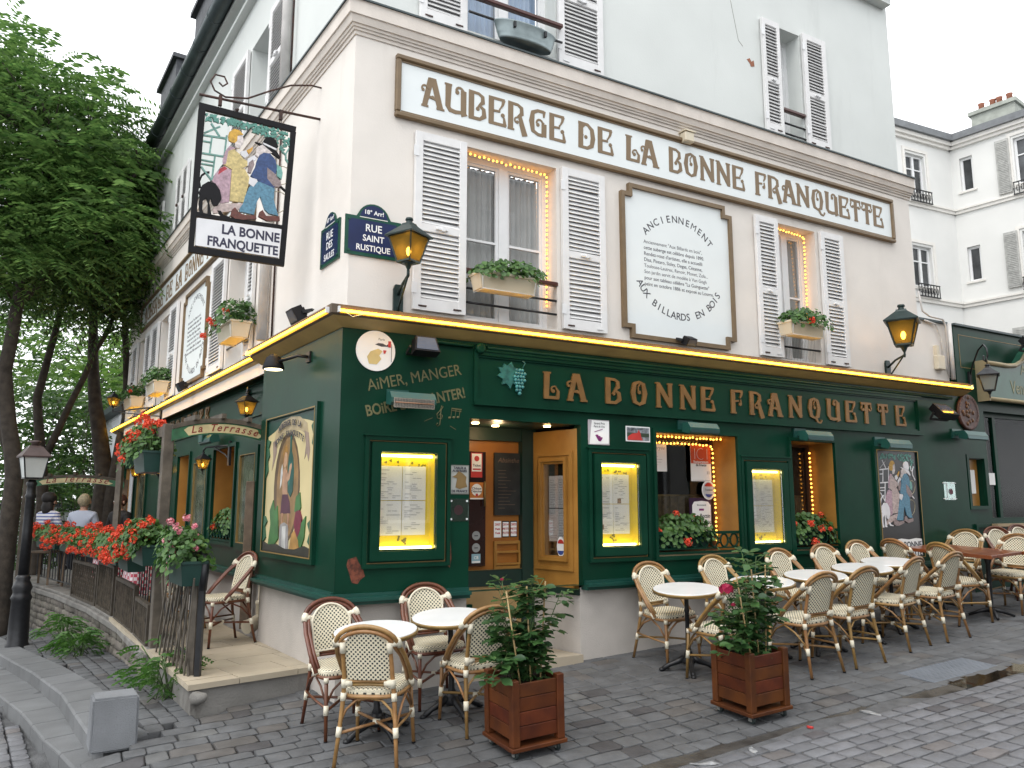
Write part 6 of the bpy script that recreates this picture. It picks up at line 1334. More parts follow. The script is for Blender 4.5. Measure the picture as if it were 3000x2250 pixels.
m = MB(); m.bar((-2.565, 6.70, ZT), (-2.565, 6.70, ZT + .92), .045, .045); m.build('end_post', IRON, rail, I4)
m = MB(); m.bar((-2.64, 6.75, ZT - .01), (-2.64, 6.75, ZT + .90), .05, .04); m.build('end_post', WOODG, rail, I4)
tl = thing('expanding_trellis', 'loose grey wooden trellis tied to the railing end', 'trellis', T(-3.0, 7.3, ZT))
for i in range(9):
    p, d = along(.36 + i * .155); n_ = Vector((-d.y, d.x, 0)); q, _ = along(.36 + i * .155 + random.uniform(-.50, -.34) * (1 if i > 2 else .4)); z1 = .86 - random.random() * .08
    p = p - n_ * .02; q = q - n_ * .02; m = MB(); m.bar((p.x, p.y, ZT + .0), (q.x, q.y, ZT + z1), .022, .012, up=n_); m.build('slat', WOODG, tl, I4)
for i in range(7):
    p, d = along(.30 + i * .155); n_ = Vector((-d.y, d.x, 0)); q, _ = along(.30 + i * .155 + random.uniform(.36, .52)); p = p - n_ * .036; q = q - n_ * .036
    m = MB(); m.bar((p.x, p.y, ZT + .0), (q.x, q.y, ZT + .84), .022, .012, up=n_); m.build('slat', WOODG, tl, I4)
def lattice(s0, s1, z0, z1, label, dark=False):
    p, d = along(s0); q, _ = along(s1); d = (q - p); w = d.length; d.normalize(); n_ = Vector((-d.y, d.x, 0)); F = frame(d, -n_, p - n_ * .0); wm = mat('dark lattice wood', (.062, .050, .036), .85, var=.3, scale=9)
    # drawn with its face outwards: x runs away along the edge
    t = thing('lattice_panel', label, 'fence panel', F @ T(w / 2, 0, z0), 'wooden lattice panels on the terrace coping')
    for (a, b, c, e) in ((0, .05, z0, z1), (w - .05, w, z0, z1), (.05, w - .05, z1 - .04, z1), (.05, w - .05, z0, z0 + .04)):
        m = MB(); m.bbox(a, b, -.025, .025, c, e, .003); m.build('frame', wm, t, F)
    h = z1 - z0 - .08; k = int((w + h) / .13)
    for sgn, yy in ((1, -.010), (-1, .002)):
        for i in range(k):
            o = -h + i * .13 + .04; a0, a1 = (o, o + h) if sgn > 0 else (o + h, o); za, zb = z0 + .04, z1 - .04
            # clip to the frame
            P, Q = Vector((a0, za)), Vector((a1, zb))
            lo, hi = .05, w - .05
            if max(P.x, Q.x) < lo + .02 or min(P.x, Q.x) > hi - .02: continue
            def cl_(U, V):
                if U.x < lo: return U.lerp(V, (lo - U.x) / (V.x - U.x))
                if U.x > hi: return U.lerp(V, (hi - U.x) / (V.x - U.x))
                return U
            U, V = cl_(P, Q), cl_(Q, P)
            m = MB(); m.bar((U.x, yy, U.y), (V.x, yy, V.y), .010, .019, up=(0, 1, 0)); m.v = m.v; m.build('slat', wm, t, F)
    return t
lattice(1.95, 2.85, ZT - .02, ZT + .40, 'low lattice panel nearest the trellis, leaning with the coping')
lattice(2.95, 4.35, ZT - .02, ZT + .50, 'broad framed lattice panel left of the corner post')
lattice(4.5, 5.6, ZT + .0, ZT + .62, 'dark lattice panel half covered by red geraniums')
lattice(5.7, 7.3, ZT + .0, ZT + .55, 'framed lattice panel nearest the street lamp')
# ================================================================== bistro chairs
def arcpts(fn, n): return [fn(i / n) for i in range(n + 1)]
def make_chair(rat, label):
    t = thing('bistro_chair', label, 'chair', I4, 'woven rattan bistro chairs')
    def rp(name, pts, r, n=8): return MB().tube(pts, r, n).build(name, rat, t)
    # seat: rounded trapezoid cushion of woven cane
    W_, nU = weave(), 22; ol = []
    for i in range(32):
        a = 2 * math.pi * i / 32; c, s = math.cos(a), math.sin(a); ex = .55
        x = math.copysign(abs(c) ** ex, c); y = math.copysign(abs(s) ** ex, s); ol.append((x * (.205 + .022 * y), y * .205))
    m = MB(); uv = []
    lv = [(1.0, .432, 0), (1.0, .452, .02), (.985, .468, .036), (.86, .476, .06), (.5, .473, .15), (.0, .470, .25)]
    for k, z, dv_ in lv:
        for i, (x, y) in enumerate(ol):
            m.v.append((x * k, y * k, z))
            uv.append((x * k, y * k) if z > .46 else (i / 32 * 1.305, z + .003))
    for L_ in range(len(lv) - 1):
        for i in range(32):
            j = (i + 1) % 32; m.f.append((L_ * 32 + i, L_ * 32 + j, (L_ + 1) * 32 + j, (L_ + 1) * 32 + i)); m.sm.append(True)
    m.f.append(tuple(range(32))[::-1]); m.sm.append(False); m.uv = uv; m.build('seat', W_, t)
    m = MB(); m.tube([(x * .99, y * .99, .425) for x, y in ol], .014, 8, closed=True); m.build('seat_ring', rat, t)
    # back panel: woven, arched top, gently hollow
    m = MB(); uv = []; nx, nz = 10, 12; yb = lambda z, x: -.205 - (z - .52) * .24 + .9 * x * x
    for j in range(nz + 1):
        for i in range(nx + 1):
            u = i / nx * 2 - 1; v = j / nz; hw = .150
            zt = .70 + .155 * math.sqrt(max(0, 1 - (u * .96) ** 2)); z = .535 + (zt - .535) * v; x = u * hw * (1 - .06 * (1 - v)); m.v.append((x, yb(z, x), z)); uv.append((x, z))
    n1 = len(m.v)
    for q in range(n1): x, y, z = m.v[q]; m.v.append((x, y - .012, z)); uv.append(uv[q])
    for j in range(nz):
        for i in range(nx):
            a = j * (nx + 1) + i; m.f.append((a + 1, a, a + nx + 1, a + nx + 2)); b = a + n1; m.f.append((b, b + 1, b + nx + 2, b + nx + 1)); m.sm += [True, True]
    m.uv = uv; m.build('back_panel', W_, t)
    bd = [(-.142, .535)] + [(u * .150, .70 + .155 * math.sqrt(max(0, 1 - (u * .96) ** 2))) for u in [-1 + i / 8 for i in range(17)]] + [(.142, .535)]
    MB().tube([(x, yb(z, x) + .004, z) for x, z in bd], .009, 6, closed=True).build('back_border', BIND, t)
    # rear uprights run from the floor to the hoop
    for s in (-1, 1):
        rp('rear_leg', [(s * .205, -.285, 0), (s * .185, -.235, .22), (s * .168, -.198, .43), (s * .160, -.21, .56), (s * .158, -.245, .72), (s * .152, -.262, .785)], [.013, .014, .0155, .015, .014, .013])
        rp('front_leg', [(s * .200, .205, 0), (s * .192, .190, .22), (s * .186, .178, .43)], [.013, .014, .0145])
    # double hoop: from the seat sides back and up over the top
    def hoop(dx, dz, r):
        pts = []
        for s in (-1, 1):
            leg = [(s * (.222 - dx), .075, .44), (s * (.232 - dx), -.035, .56), (s * (.226 - dx), -.15, .68), (s * (.205 - dx), -.235, .765 - dz * .3)]
            pts += leg if s < 0 else []
        R_ = .205 - dx
        arcp = [(-math.cos(a) * R_, -.235 - .065 * math.sin(a) ** .8, .765 - dz * .3 + (.125 - dz * .7) * math.sin(a)) for a in [math.pi * i / 14 for i in range(1, 14)]]
        pts = pts + arcp + [(-p[0], p[1], p[2]) for p in pts[::-1]]
        return MB().tube(pts, r, 8)
    hoop(0, 0, .0155).build('back_hoop', rat, t); hoop(.027, .030, .0145).build('inner_hoop', rat, t)
    rp('back_rail', [(-.155, -.208, .522), (0, -.190, .522), (.155, -.208, .522)], .012, 7)
    rp('back_rail', [(-.155, -.206, .500), (0, -.188, .500), (.155, -.206, .500)], .011, 7)
    # crossed stretchers and bent braces
    for s in (-1, 1):
        rp('stretcher', [(s * .190, -.238, .205), (0, -.02, .212 + .006 * s), (-s * .193, .190, .205)], .010, 6)
        rp('side_rail', [(s * .192, -.236, .245), (s * .200, 0, .235), (s * .192, .188, .225)], .009, 6) if s > 0 else None
        rp('brace', [(s * .188, -.232, .25), (s * .150, -.205, .345), (s * .085, -.190, .400), (0, -.190, .412)], .0085, 6)
        rp('brace', [(s * .190, .186, .25), (s * .140, .192, .345), (s * .07, .196, .402), (0, .200, .412)], .0085, 6)
        rp('brace', [(s * .190, -.225, .26), (s * .200, -.12, .36), (s * .204, 0, .412), (s * .200, .10, .36), (s * .192, .182, .26)], .0085, 6)
    def wrap(a, b, r): return MB().tube([a, b], r, 9).build('binding', BIND, t)
    for s in (-1, 1):
        wrap((s * .190, -.244, .185), (s * .184, -.232, .245), .0185); wrap((s * .195, .193, .180), (s * .190, .188, .245), .018)
        wrap((s * .170, -.204, .40), (s * .167, -.199, .45), .019); wrap((s * .187, .181, .395), (s * .186, .179, .43), .018)
        wrap((s * .222, .070, .43), (s * .226, .03, .475), .019)
        m = MB(); m.tube([(s * .214, -.222, .752), (s * .204, -.240, .785), (s * .192, -.250, .805)], [.020, .024, .020], 9); m.tube([(s * .205, -.236, .775), (s * .156, -.256, .772)], [.022, .020], 9); m.tube([(s * .155, -.250, .715), (s * .154, -.260, .785)], .021, 9); m.build('shoulder_binding', BIND, t)
        m = MB(); m.tube([(s * .160, -.208, .485), (s * .160, -.211, .54)], .020, 9); m.tube([(s * .165, -.207, .512), (s * .108, -.197, .512)], [.024, .022], 9); m.build('back_binding', BIND, t)
    m = MB(); m.tube([(-.022, -.02, .212), (.022, -.02, .212)], .018, 8); m.build('binding', BIND, t)
    for s in (-1, 1):
        MB().lathe([(.014, 0), (.0145, .012)], 8, (s * .205, -.285, -.001)).build('foot_cap', BLACKP, t); MB().lathe([(.014, 0), (.0145, .012)], 8, (s * .2, .205, -.001)).build('foot_cap', BLACKP, t)
    return t
honey = make_chair(RATT, 'x'); dark = make_chair(RATTD, 'x'); used = {}
def chair(kind, x, y, face, label, z=None):
    """face: direction the sitter looks, as a vector"""
    a = math.atan2(face[1], face[0]) - math.pi / 2; gz_ = ground(x, y) if z is None else z
    M = T(x, y, gz_) @ (tiltm(x, y) if z is None else I4) @ RZ(a + random.gauss(0, .04))
    if kind.name not in used: used[kind.name] = 1; kind.matrix_basis = M; WM[kind.name] = M; kind['label'] = label; return kind
    return copy_tree(kind, M, label)
nr = (NR.x, NR.y); br = (-NR.x, -NR.y); ur = (UR.x, UR.y); bl_ = (-UR.x, -UR.y)
chair(honey, -.90, 5.57, (.06, 1), 'honey rattan chair nearest the camera, seen from behind at the left tables')
chair(dark, -1.24, 6.06, (.55, -.83), 'dark brown rattan chair at the far left of the left tables')
chair(dark, -.62, 6.68, (.44, -.9), 'dark brown rattan chair against the wall under the first menu case')
chair(honey, -.27, 6.13, br, 'honey rattan chair half hidden behind the left planter')
wallch = [(1.45, 7.84, 'first wall-side rattan chair of the right row, left of the first table'), (2.15, 8.33, 'second wall-side rattan chair of the right row, behind the rose planter'), (2.97, 8.83, 'third wall-side rattan chair, under the third menu case'), (3.62, 9.14, 'fourth wall-side rattan chair of the right row, under the narrow shop window'), (4.13, 9.46, 'fifth wall-side rattan chair of the right row')]
for x, y, lb in wallch:
    b_ = ab(x, y)[1]; k_ = .47 - b_; chair(honey, x + NR.x * k_, y + NR.y * k_, nr, lb)
frontch = [(1.80, 7.09, 'rattan chair directly behind the rose planter, seen from behind'), (2.63, 7.43, 'first street-side rattan chair right of the rose planter'), (3.13, 7.71, 'second street-side rattan chair right of the rose planter'), (3.85, 8.27, 'third street-side rattan chair right of the rose planter'), (4.44, 8.62, 'fourth street-side rattan chair, next to the wooden table')]
for x, y, lb in frontch: chair(honey, x, y, br, lb)
chair(honey, 5.15, 9.28, (.90, .30), 'rattan chair tucked against the near end of the wooden table, seen from behind')
chair(honey, 4.83, 9.75, (.93, .36), 'rattan chair facing right at the far left side of the wooden table')
chair(honey, 5.78, 10.42, (-.75, -.66), 'rattan chair facing the camera behind the wooden table')
chair(honey, 6.02, 9.77, (-.80, -.60), 'rattan chair at the right side of the wooden table, nearest the right edge')
chair(dark, 6.62, 10.62, (.2, -.98), 'reddish rattan chair behind the wooden table, against the neighbouring shop')
chair(dark, 7.10, 10.86, (.3, -.95), 'reddish rattan chair farthest right against the neighbouring shop window')
chair(honey, 7.05, 10.05, (-.5, -.87), 'rattan chair cut off by the right edge of the picture')
chair(dark, -2.95, 8.22, (-.72, -.70), 'dark brown rattan chair on the terrace behind the railing end', ZT)
chair(honey, -3.75, 9.0, (-.3, -.95), 'honey rattan chair on the terrace behind the pink geraniums', ZT)
# ================================================================== tables
def make_table():
    t = thing('bistro_table', 'x', 'table', I4, 'round marble bistro tables')
    MB().lathe([(.282, .712), (.292, .716), (.296, .735), (.290, .738)], 40).build('table_top', MARBLE, t)
    MB().lathe([(.285, .700), (.301, .702), (.304, .718), (.304, .726), (.300, .730), (.2965, .730)], 40).build('brass_edge', BRASS, t)
    MB().lathe([(.10, .690), (.10, .700)], 16).build('top_plate', IRON, t)
    MB().lathe([(.034, .10), (.030, .14), (.040, .16), (.024, .19), (.020, .30), (.019, .52), (.026, .54), (.020, .56), (.020, .66), (.05, .69)], 14).build('column', IRON, t)
    MB().lathe([(.055, .07), (.075, .09), (.05, .13), (.036, .16)], 14).build('hub', IRON, t)
    for k in range(4):
        a = math.pi / 4 + k * math.pi / 2; c, s = math.cos(a), math.sin(a)
        m = MB(); m.tube([(c * .04, s * .04, .115), (c * .10, s * .10, .085), (c * .17, s * .17, .060), (c * .215, s * .215, .035), (c * .24, s * .24, .016)], [.034, .027, .021, .024, .019], 8); m.ball((c * .245, s * .245, .018), .026, 8, 5, (1, 1, .7)); m.build('foot', IRON, t)
    return t
tb0 = make_table(); first = True
for x, y, lb in ((-.96, 5.92, 'marble bistro table nearest the camera, at the left'), (-.46, 6.37, 'marble bistro table in front of the entrance step'), (1.60, 7.42, 'marble table at the left end of the right row'), (2.39, 7.74, 'second marble table of the right row, behind the roses'), (3.03, 8.08, 'third marble table of the right row'), (3.68, 8.50, 'fourth marble table of the right row'), (4.18, 8.93, 'marble table next to the wooden table')):
    M = T(x, y, ground(x, y)) @ tiltm(x, y, 1.5) @ RZ(random.random() * 1.5)
    if first: tb0.matrix_basis = M; tb0['label'] = lb; WM[tb0.name] = M; first = False
    else: copy_tree(tb0, M, lb)
WT = mat('varnished red brown wood', (.21, .058, .018), .28, var=.22, scale=5, color2=(.13, .03, .010), coat=.4)
def wood_table(x, y, lb, L_=1.05, w=.64):
    t = thing('wooden_table', lb, 'table', T(x, y, ground(x, y)) @ tiltm(x, y) @ RZ(math.atan2(NR.y, NR.x)), 'red brown wooden tables')
    for i in range(5):
        a = -w / 2 + i * w / 5; m = MB(); m.bbox(-L_ / 2, L_ / 2, a + .001, a + w / 5 - .001, .71, .745, .003); m.build('plank', WT, t)
    for s in (-1, 1): MB().bbox(-L_ / 2 - .02, L_ / 2 + .02, s * (w / 2 + .012) - .011, s * (w / 2 + .012) + .011, .705, .745, .003).build('edging', WT, t)
    for s in (-.3, .3):
        MB().lathe([(.05, .05), (.028, .12), (.025, .6), (.06, .705)], 12, (s, 0, 0)).build('column', IRON, t)
        for k in range(4):
            a = k * math.pi / 2 + .78; MB().tube([(s, 0, .09), (s + math.cos(a) * .12, math.sin(a) * .12, .06), (s + math.cos(a) * .24, math.sin(a) * .24, .015)], [.03, .022, .016], 7).build('foot', IRON, t)
wood_table(5.45, 9.75, 'red brown wooden table among the chairs in front of the painted couple'); wood_table(6.95, 10.25, 'red brown wooden table cut off by the right edge', .8)
# ================================================================== leaves and flowers
LEAFR = leafmat('rose leaf', (.016, .055, .016), (.050, .125, .030), .25); LEAFG = leafmat('geranium leaf', (.030, .090, .018), (.085, .185, .040), .3)
PETR = leafmat('scarlet petal', (.60, .04, .018), (.80, .11, .04), .2); PETP = leafmat('pink petal', (.60, .14, .20), (.75, .42, .45), .2); STEM = mat('green stem', (.07, .13, .035), .6)
def basis(n):
    n = n.normalized(); u = n.orthogonal().normalized(); return u, n.cross(u)
def leafshape(m, p, dirv, nrm, L_, w, k=3):
    """pointed leaf folded slightly on its midrib"""
    d = dirv.normalized(); s = d.cross(nrm).normalized(); n = s.cross(d); b = len(m.v)
    pts = [p]
    for t, ww in ((.3, .8), (.6, 1), (.85, .55)): pts += [p + d * L_ * t + s * w * ww * .5 + n * w * .10, p + d * L_ * t - n * L_ * .02, p + d * L_ * t - s * w * ww * .5 + n * w * .10]
    pts.append(p + d * L_ - n * L_ * .06); m.v += [tuple(q) for q in pts]
    m.f += [(b, b + 2, b + 1), (b, b + 3, b + 2), (b + 1, b + 2, b + 5, b + 4), (b + 2, b + 3, b + 6, b + 5), (b + 4, b + 5, b + 8, b + 7), (b + 5, b + 6, b + 9, b + 8), (b + 7, b + 8, b + 10), (b + 8, b + 9, b + 10)]; m.sm += [True] * 8
def roundleaf(m, p, nrm, r, rr, k=7):
    u, v = basis(nrm); b = len(m.v); m.v.append(tuple(p - nrm.normalized() * r * .25))
    for i in range(k):
        a = 6.283 * i / k + rr.random() * .2; q = r * rr.uniform(.82, 1.1); m.v.append(tuple(p + u * math.cos(a) * q + v * math.sin(a) * q))
    for i in range(k): m.f.append((b, b + 1 + i, b + 1 + (i + 1) % k)); m.sm.append(True)
def umbel_mesh(matl, seed, r=.045):
    rr = random.Random(seed); m = MB()
    for i in range(26):
        n = Vector((rr.gauss(0, 1), rr.gauss(0, 1), rr.gauss(.4, .8))).normalized(); p = n * r * rr.uniform(.55, 1.0)
        u, v = basis(n); b = len(m.v); s = rr.uniform(.011, .016); m.v.append(tuple(p - n * .004))
        for k in range(5): a = 6.283 * k / 5 + i; m.v.append(tuple(p + (u * math.cos(a) + v * math.sin(a)) * s + n * .003))
        for k in range(5): m.f.append((b, b + 1 + k, b + 1 + (k + 1) % 5)); m.sm.append(False)
    me = m.mesh('flower_head'); me.materials.append(matl); return me
UMR = [umbel_mesh(PETR, k) for k in range(3)]; UMP = [umbel_mesh(PETP, k + 9, .04) for k in range(2)]
def geranium(F, w, d, h, nl, nf, label, um=UMR, seed=1, droop=.25, lean=(0, 0), fl=None, cat='flower', group=None, fs=1):
    """bushy plant growing from a box w x d at the origin of F"""
    rr = random.Random(seed); t = thing('geranium_plant' if nf else 'green_plant', label, 'plant', F, group)
    m = MB(); st = MB()
    for i in range(int(nl * 1.9)):
        x = rr.uniform(-1, 1); y = rr.uniform(-1, 1); r_ = 1 - .5 * abs(x) ** 3
        y *= 1.35 if y < 0 else 1; z = h * r_ * rr.random() ** .6 - (droop * h * 3.2 * max(0, abs(y) - .6)); p = Vector((x * w * .56 + lean[0] * z, y * d * .85 + lean[1] * z, z))
        n = Vector((x * .6 + rr.gauss(0, .5), y * .9 - .3 + rr.gauss(0, .5), .8 + rr.gauss(0, .3))); roundleaf(m, p, n, rr.uniform(.016, .031), rr)
    for i in range(max(8, nl // 18)):
        x = rr.uniform(-.9, .9); y = rr.uniform(-.6, .6); st.tube([(x * w * .45, y * d * .3, -.02), (x * w * .5, y * d * .5, h * .4), (x * w * .55 + lean[0] * h, y * d * .8 + lean[1] * h, h * rr.uniform(.6, 1.0))], .004, 4)
    m.build('foliage', LEAFG, t, kind='stuff'); st.build('stems', STEM, t, kind='stuff')
    for i in range(nf):
        x = rr.uniform(-1, 1); y = rr.uniform(-1.5, .5); z = h * (1 - .35 * abs(x) ** 2) * rr.uniform(.35, 1.35) - max(0, -y - .4) * h * 1.0
        place(um[i % len(um)], 'flower_head', t, F @ T(x * w * .58 + lean[0] * z, y * d * .95 + lean[1] * z, z) @ RZ(rr.random() * 6) @ Matrix.Scale(rr.uniform(.7, 1.15) * fs, 4))
    return t
def trough(F, w, d, h, ma, label, taper=.8, rim=.012, name='flower_box', rack=False):
    t = thing(name, label, 'flower box', F)
    m = MB(); W2, D2 = w / 2, d / 2; k = taper
    o = [(-W2, -D2), (W2, -D2), (W2, D2), (-W2, D2)]
    vs = [(x * (1 - (1 - k) * .35), y * k, 0) for x, y in o] + [(x, y, h - .025) for x, y in o] + [(x + math.copysign(rim, x), y + math.copysign(rim, y), h - .022) for x, y in o] + [(x + math.copysign(rim, x), y + math.copysign(rim, y), h) for x, y in o] + [(x * .96, y * .9, h) for x, y in o] + [(x * .96, y * .9, h - .03) for x, y in o]
    fs = [(3, 2, 1, 0)]
    for r_ in range(5): fs += [(r_ * 4 + i, r_ * 4 + (i + 1) % 4, (r_ + 1) * 4 + (i + 1) % 4, (r_ + 1) * 4 + i) for i in range(4)]
    m.add(vs, fs); m.build('box', ma, t)
    m = MB(); m.quad((-W2 * .95, -D2 * .89, h - .028), (W2 * .95, -D2 * .89, h - .028), (W2 * .95, D2 * .89, h - .028), (-W2 * .95, D2 * .89, h - .028)); m.build('soil', SOIL, t)
    if rack:
        m = MB()
        for s in (-1, 1): m.tube([(s * W2 * .92, -D2 * 1.05, h * .7), (s * W2 * .88, -D2 * .9, -.008), (s * W2 * .88, D2, -.008), (s * W2 * .88, D2 + .02, h)], .005, 5)
        m.tube([(-W2 * .9, -D2 * .95, -.008), (W2 * .9, -D2 * .95, -.008)], .005, 5); m.build('rack', WHITEP, t)
    return t
def fbox(F, xc, z, w, d, h, y, ma, lb1, lb2, nf=0, nl=230, hp=.2, seed=1, rack=True, um=UMR, lean=(0, 0)):
    G_ = F @ T(xc, y, z); trough(G_, w, d, h, ma, lb1, rack=rack); return geranium(G_ @ T(0, 0, h - .02), w, d, hp, nl, nf, lb2, um, seed, lean=lean)
fbox(FR, 1.47, 3.945, .62, .20, .16, -.16, CREAM, 'cream flower box on the rail of the large first-floor window', 'leafy geranium without flowers in the large first-floor window', 0, 300, .17, 21, lean=(.6, 0))
fbox(FR, 5.55, 3.955, .58, .20, .16, -.16, CREAM, 'cream flower box on the rail of the narrow first-floor window', 'leafy geranium in the narrow first-floor window', 1, 260, .20, 22, lean=(.4, 0))
fbox(FL, -3.0, 3.86, .62, .22, .19, -.18, CREAM, 'cream flower box on the side street nearest the corner', 'leafy geranium with few red flowers nearest the corner on the side street', 4, 300, .30, 23)
fbox(FL, -7.6, 3.76, .70, .22, .19, -.18, CREAM, 'cream flower box under the second side window', 'leafy geranium under the second side window', 0, 240, .28, 24)
fbox(FL, -9.9, 3.76, .80, .22, .19, -.18, CREAM, 'cream flower box under the farthest side window', 'leafy geranium under the farthest side window', 2, 240, .26, 25)
# galvanised oval trough on the second floor
t = thing('zinc_trough', 'oval galvanised zinc trough on the top window ledge', 'flower box', FR @ T(1.75, -.09, 6.60))
m = MB(); m.lathe([(.30, 0), (.31, .02), (.325, .06), (.33, .065), (.335, .10), (.34, .105), (.355, .17), (.365, .175), (.36, .185), (.345, .18), (.335, .12)], 32, sy=.30); m.build('tub', mat('galvanised zinc', (.30, .36, .37), .4, metal=.5, var=.15, scale=8), t)
m = MB(); m.lathe([(.33, .125), (.331, .126)], 24, sy=.29); m.build('soil', SOIL, t)
for s in (-.18, .18): MB().box(s - .012, s + .012, -.115, -.09, .10, .16).build('hook', IRON, t)
geranium(FR @ T(1.9, -.09, 6.73), .1, .08, .10, 14, 0, 'tiny shoot in the zinc trough', seed=31)
# boxes behind the shop window rails
def winplant(F, a, b, z, y, nl, nf, lb, lb2, seed):
    G_ = F @ T((a + b) / 2, y, z); trough(G_, b - a, .16, .15, TERRAG, lb); geranium(G_ @ T(0, 0, .13), b - a, .16, .24, nl, nf, lb2, seed=seed)
winplant(FR, 3.42, 4.12, 1.50, SO + .14, 420, 5, 'dark green box behind the rail of the wide shop window', 'red geraniums in the wide shop window', 41)
winplant(FR, 5.42, 6.04, 1.50, SO + .14, 380, 6, 'dark green box behind the rail of the narrow shop window', 'red geraniums in the narrow shop window', 42)
winplant(FL, -4.9, -4.0, 1.55, TY + .12, 260, 4, 'dark green box in the ochre terrace window', 'red geraniums in the ochre terrace window', 43)
# geranium boxes along the terrace railing and on the arch post
def railbox(s, w, lb, lb2, seed, nf, nl, dz=0, um=UMR, hp=.26, off=.06):
    p, d = along(s); n_ = Vector((-d.y, d.x, 0)); q = p + n_ * off; F = frame(d, -n_, Vector((q.x, q.y, ZT + .74 + dz))); trough(F, w, .20, .20, TERRAG, lb); geranium(F @ T(0, 0, .18), w, .20, hp, nl, nf, lb2, um, seed, lean=(0, -.25))
railbox(.52, .55, 'dark green flower box nearest the railing end, with pink geraniums', 'pink geraniums spilling over the railing end', 51, 11, 330, -.02, UMP, .30, -.02)
railbox(2.0, 0.80, 'dark green flower box left of the arch post', 'red geraniums just left of the arch post', 52, 33, 714, .06)
railbox(3.05, 0.86, 'dark green flower box second left of the arch post', 'mass of red geraniums second left of the arch post', 53, 39, 714, -.07, UMR, .20)
railbox(4.25, 1.03, 'dark green flower box above the broad lattice panel', 'mass of red geraniums above the broad lattice panel', 54, 42, 714, -.07, UMR, .20)
railbox(5.6, 1.15, 'dark green flower box above the dark lattice panel', 'mass of red geraniums above the dark lattice panel', 55, 45, 714, -.07, UMR, .20)
railbox(7.1, 1.26, 'dark green flower box beside the street lamp', 'mass of red geraniums right behind the street lamp', 56, 48, 714, -.07, UMR, .20)
railbox(8.7, 1.26, 'dark green flower box farthest along the railing', 'red geraniums farthest along the railing', 57, 39, 510, -.07, UMR, .20)
F = frame(-UL, -NL, Vector((-3.86, 8.42, 2.30))); trough(F, .62, .24, .22, TERRAG, 'dark green box hung high on the arch post'); geranium(F @ T(-.08, 0, .20), .70, .24, .34, 420, 30, 'red geraniums high on the arch post', seed=58, lean=(-.5, 0))
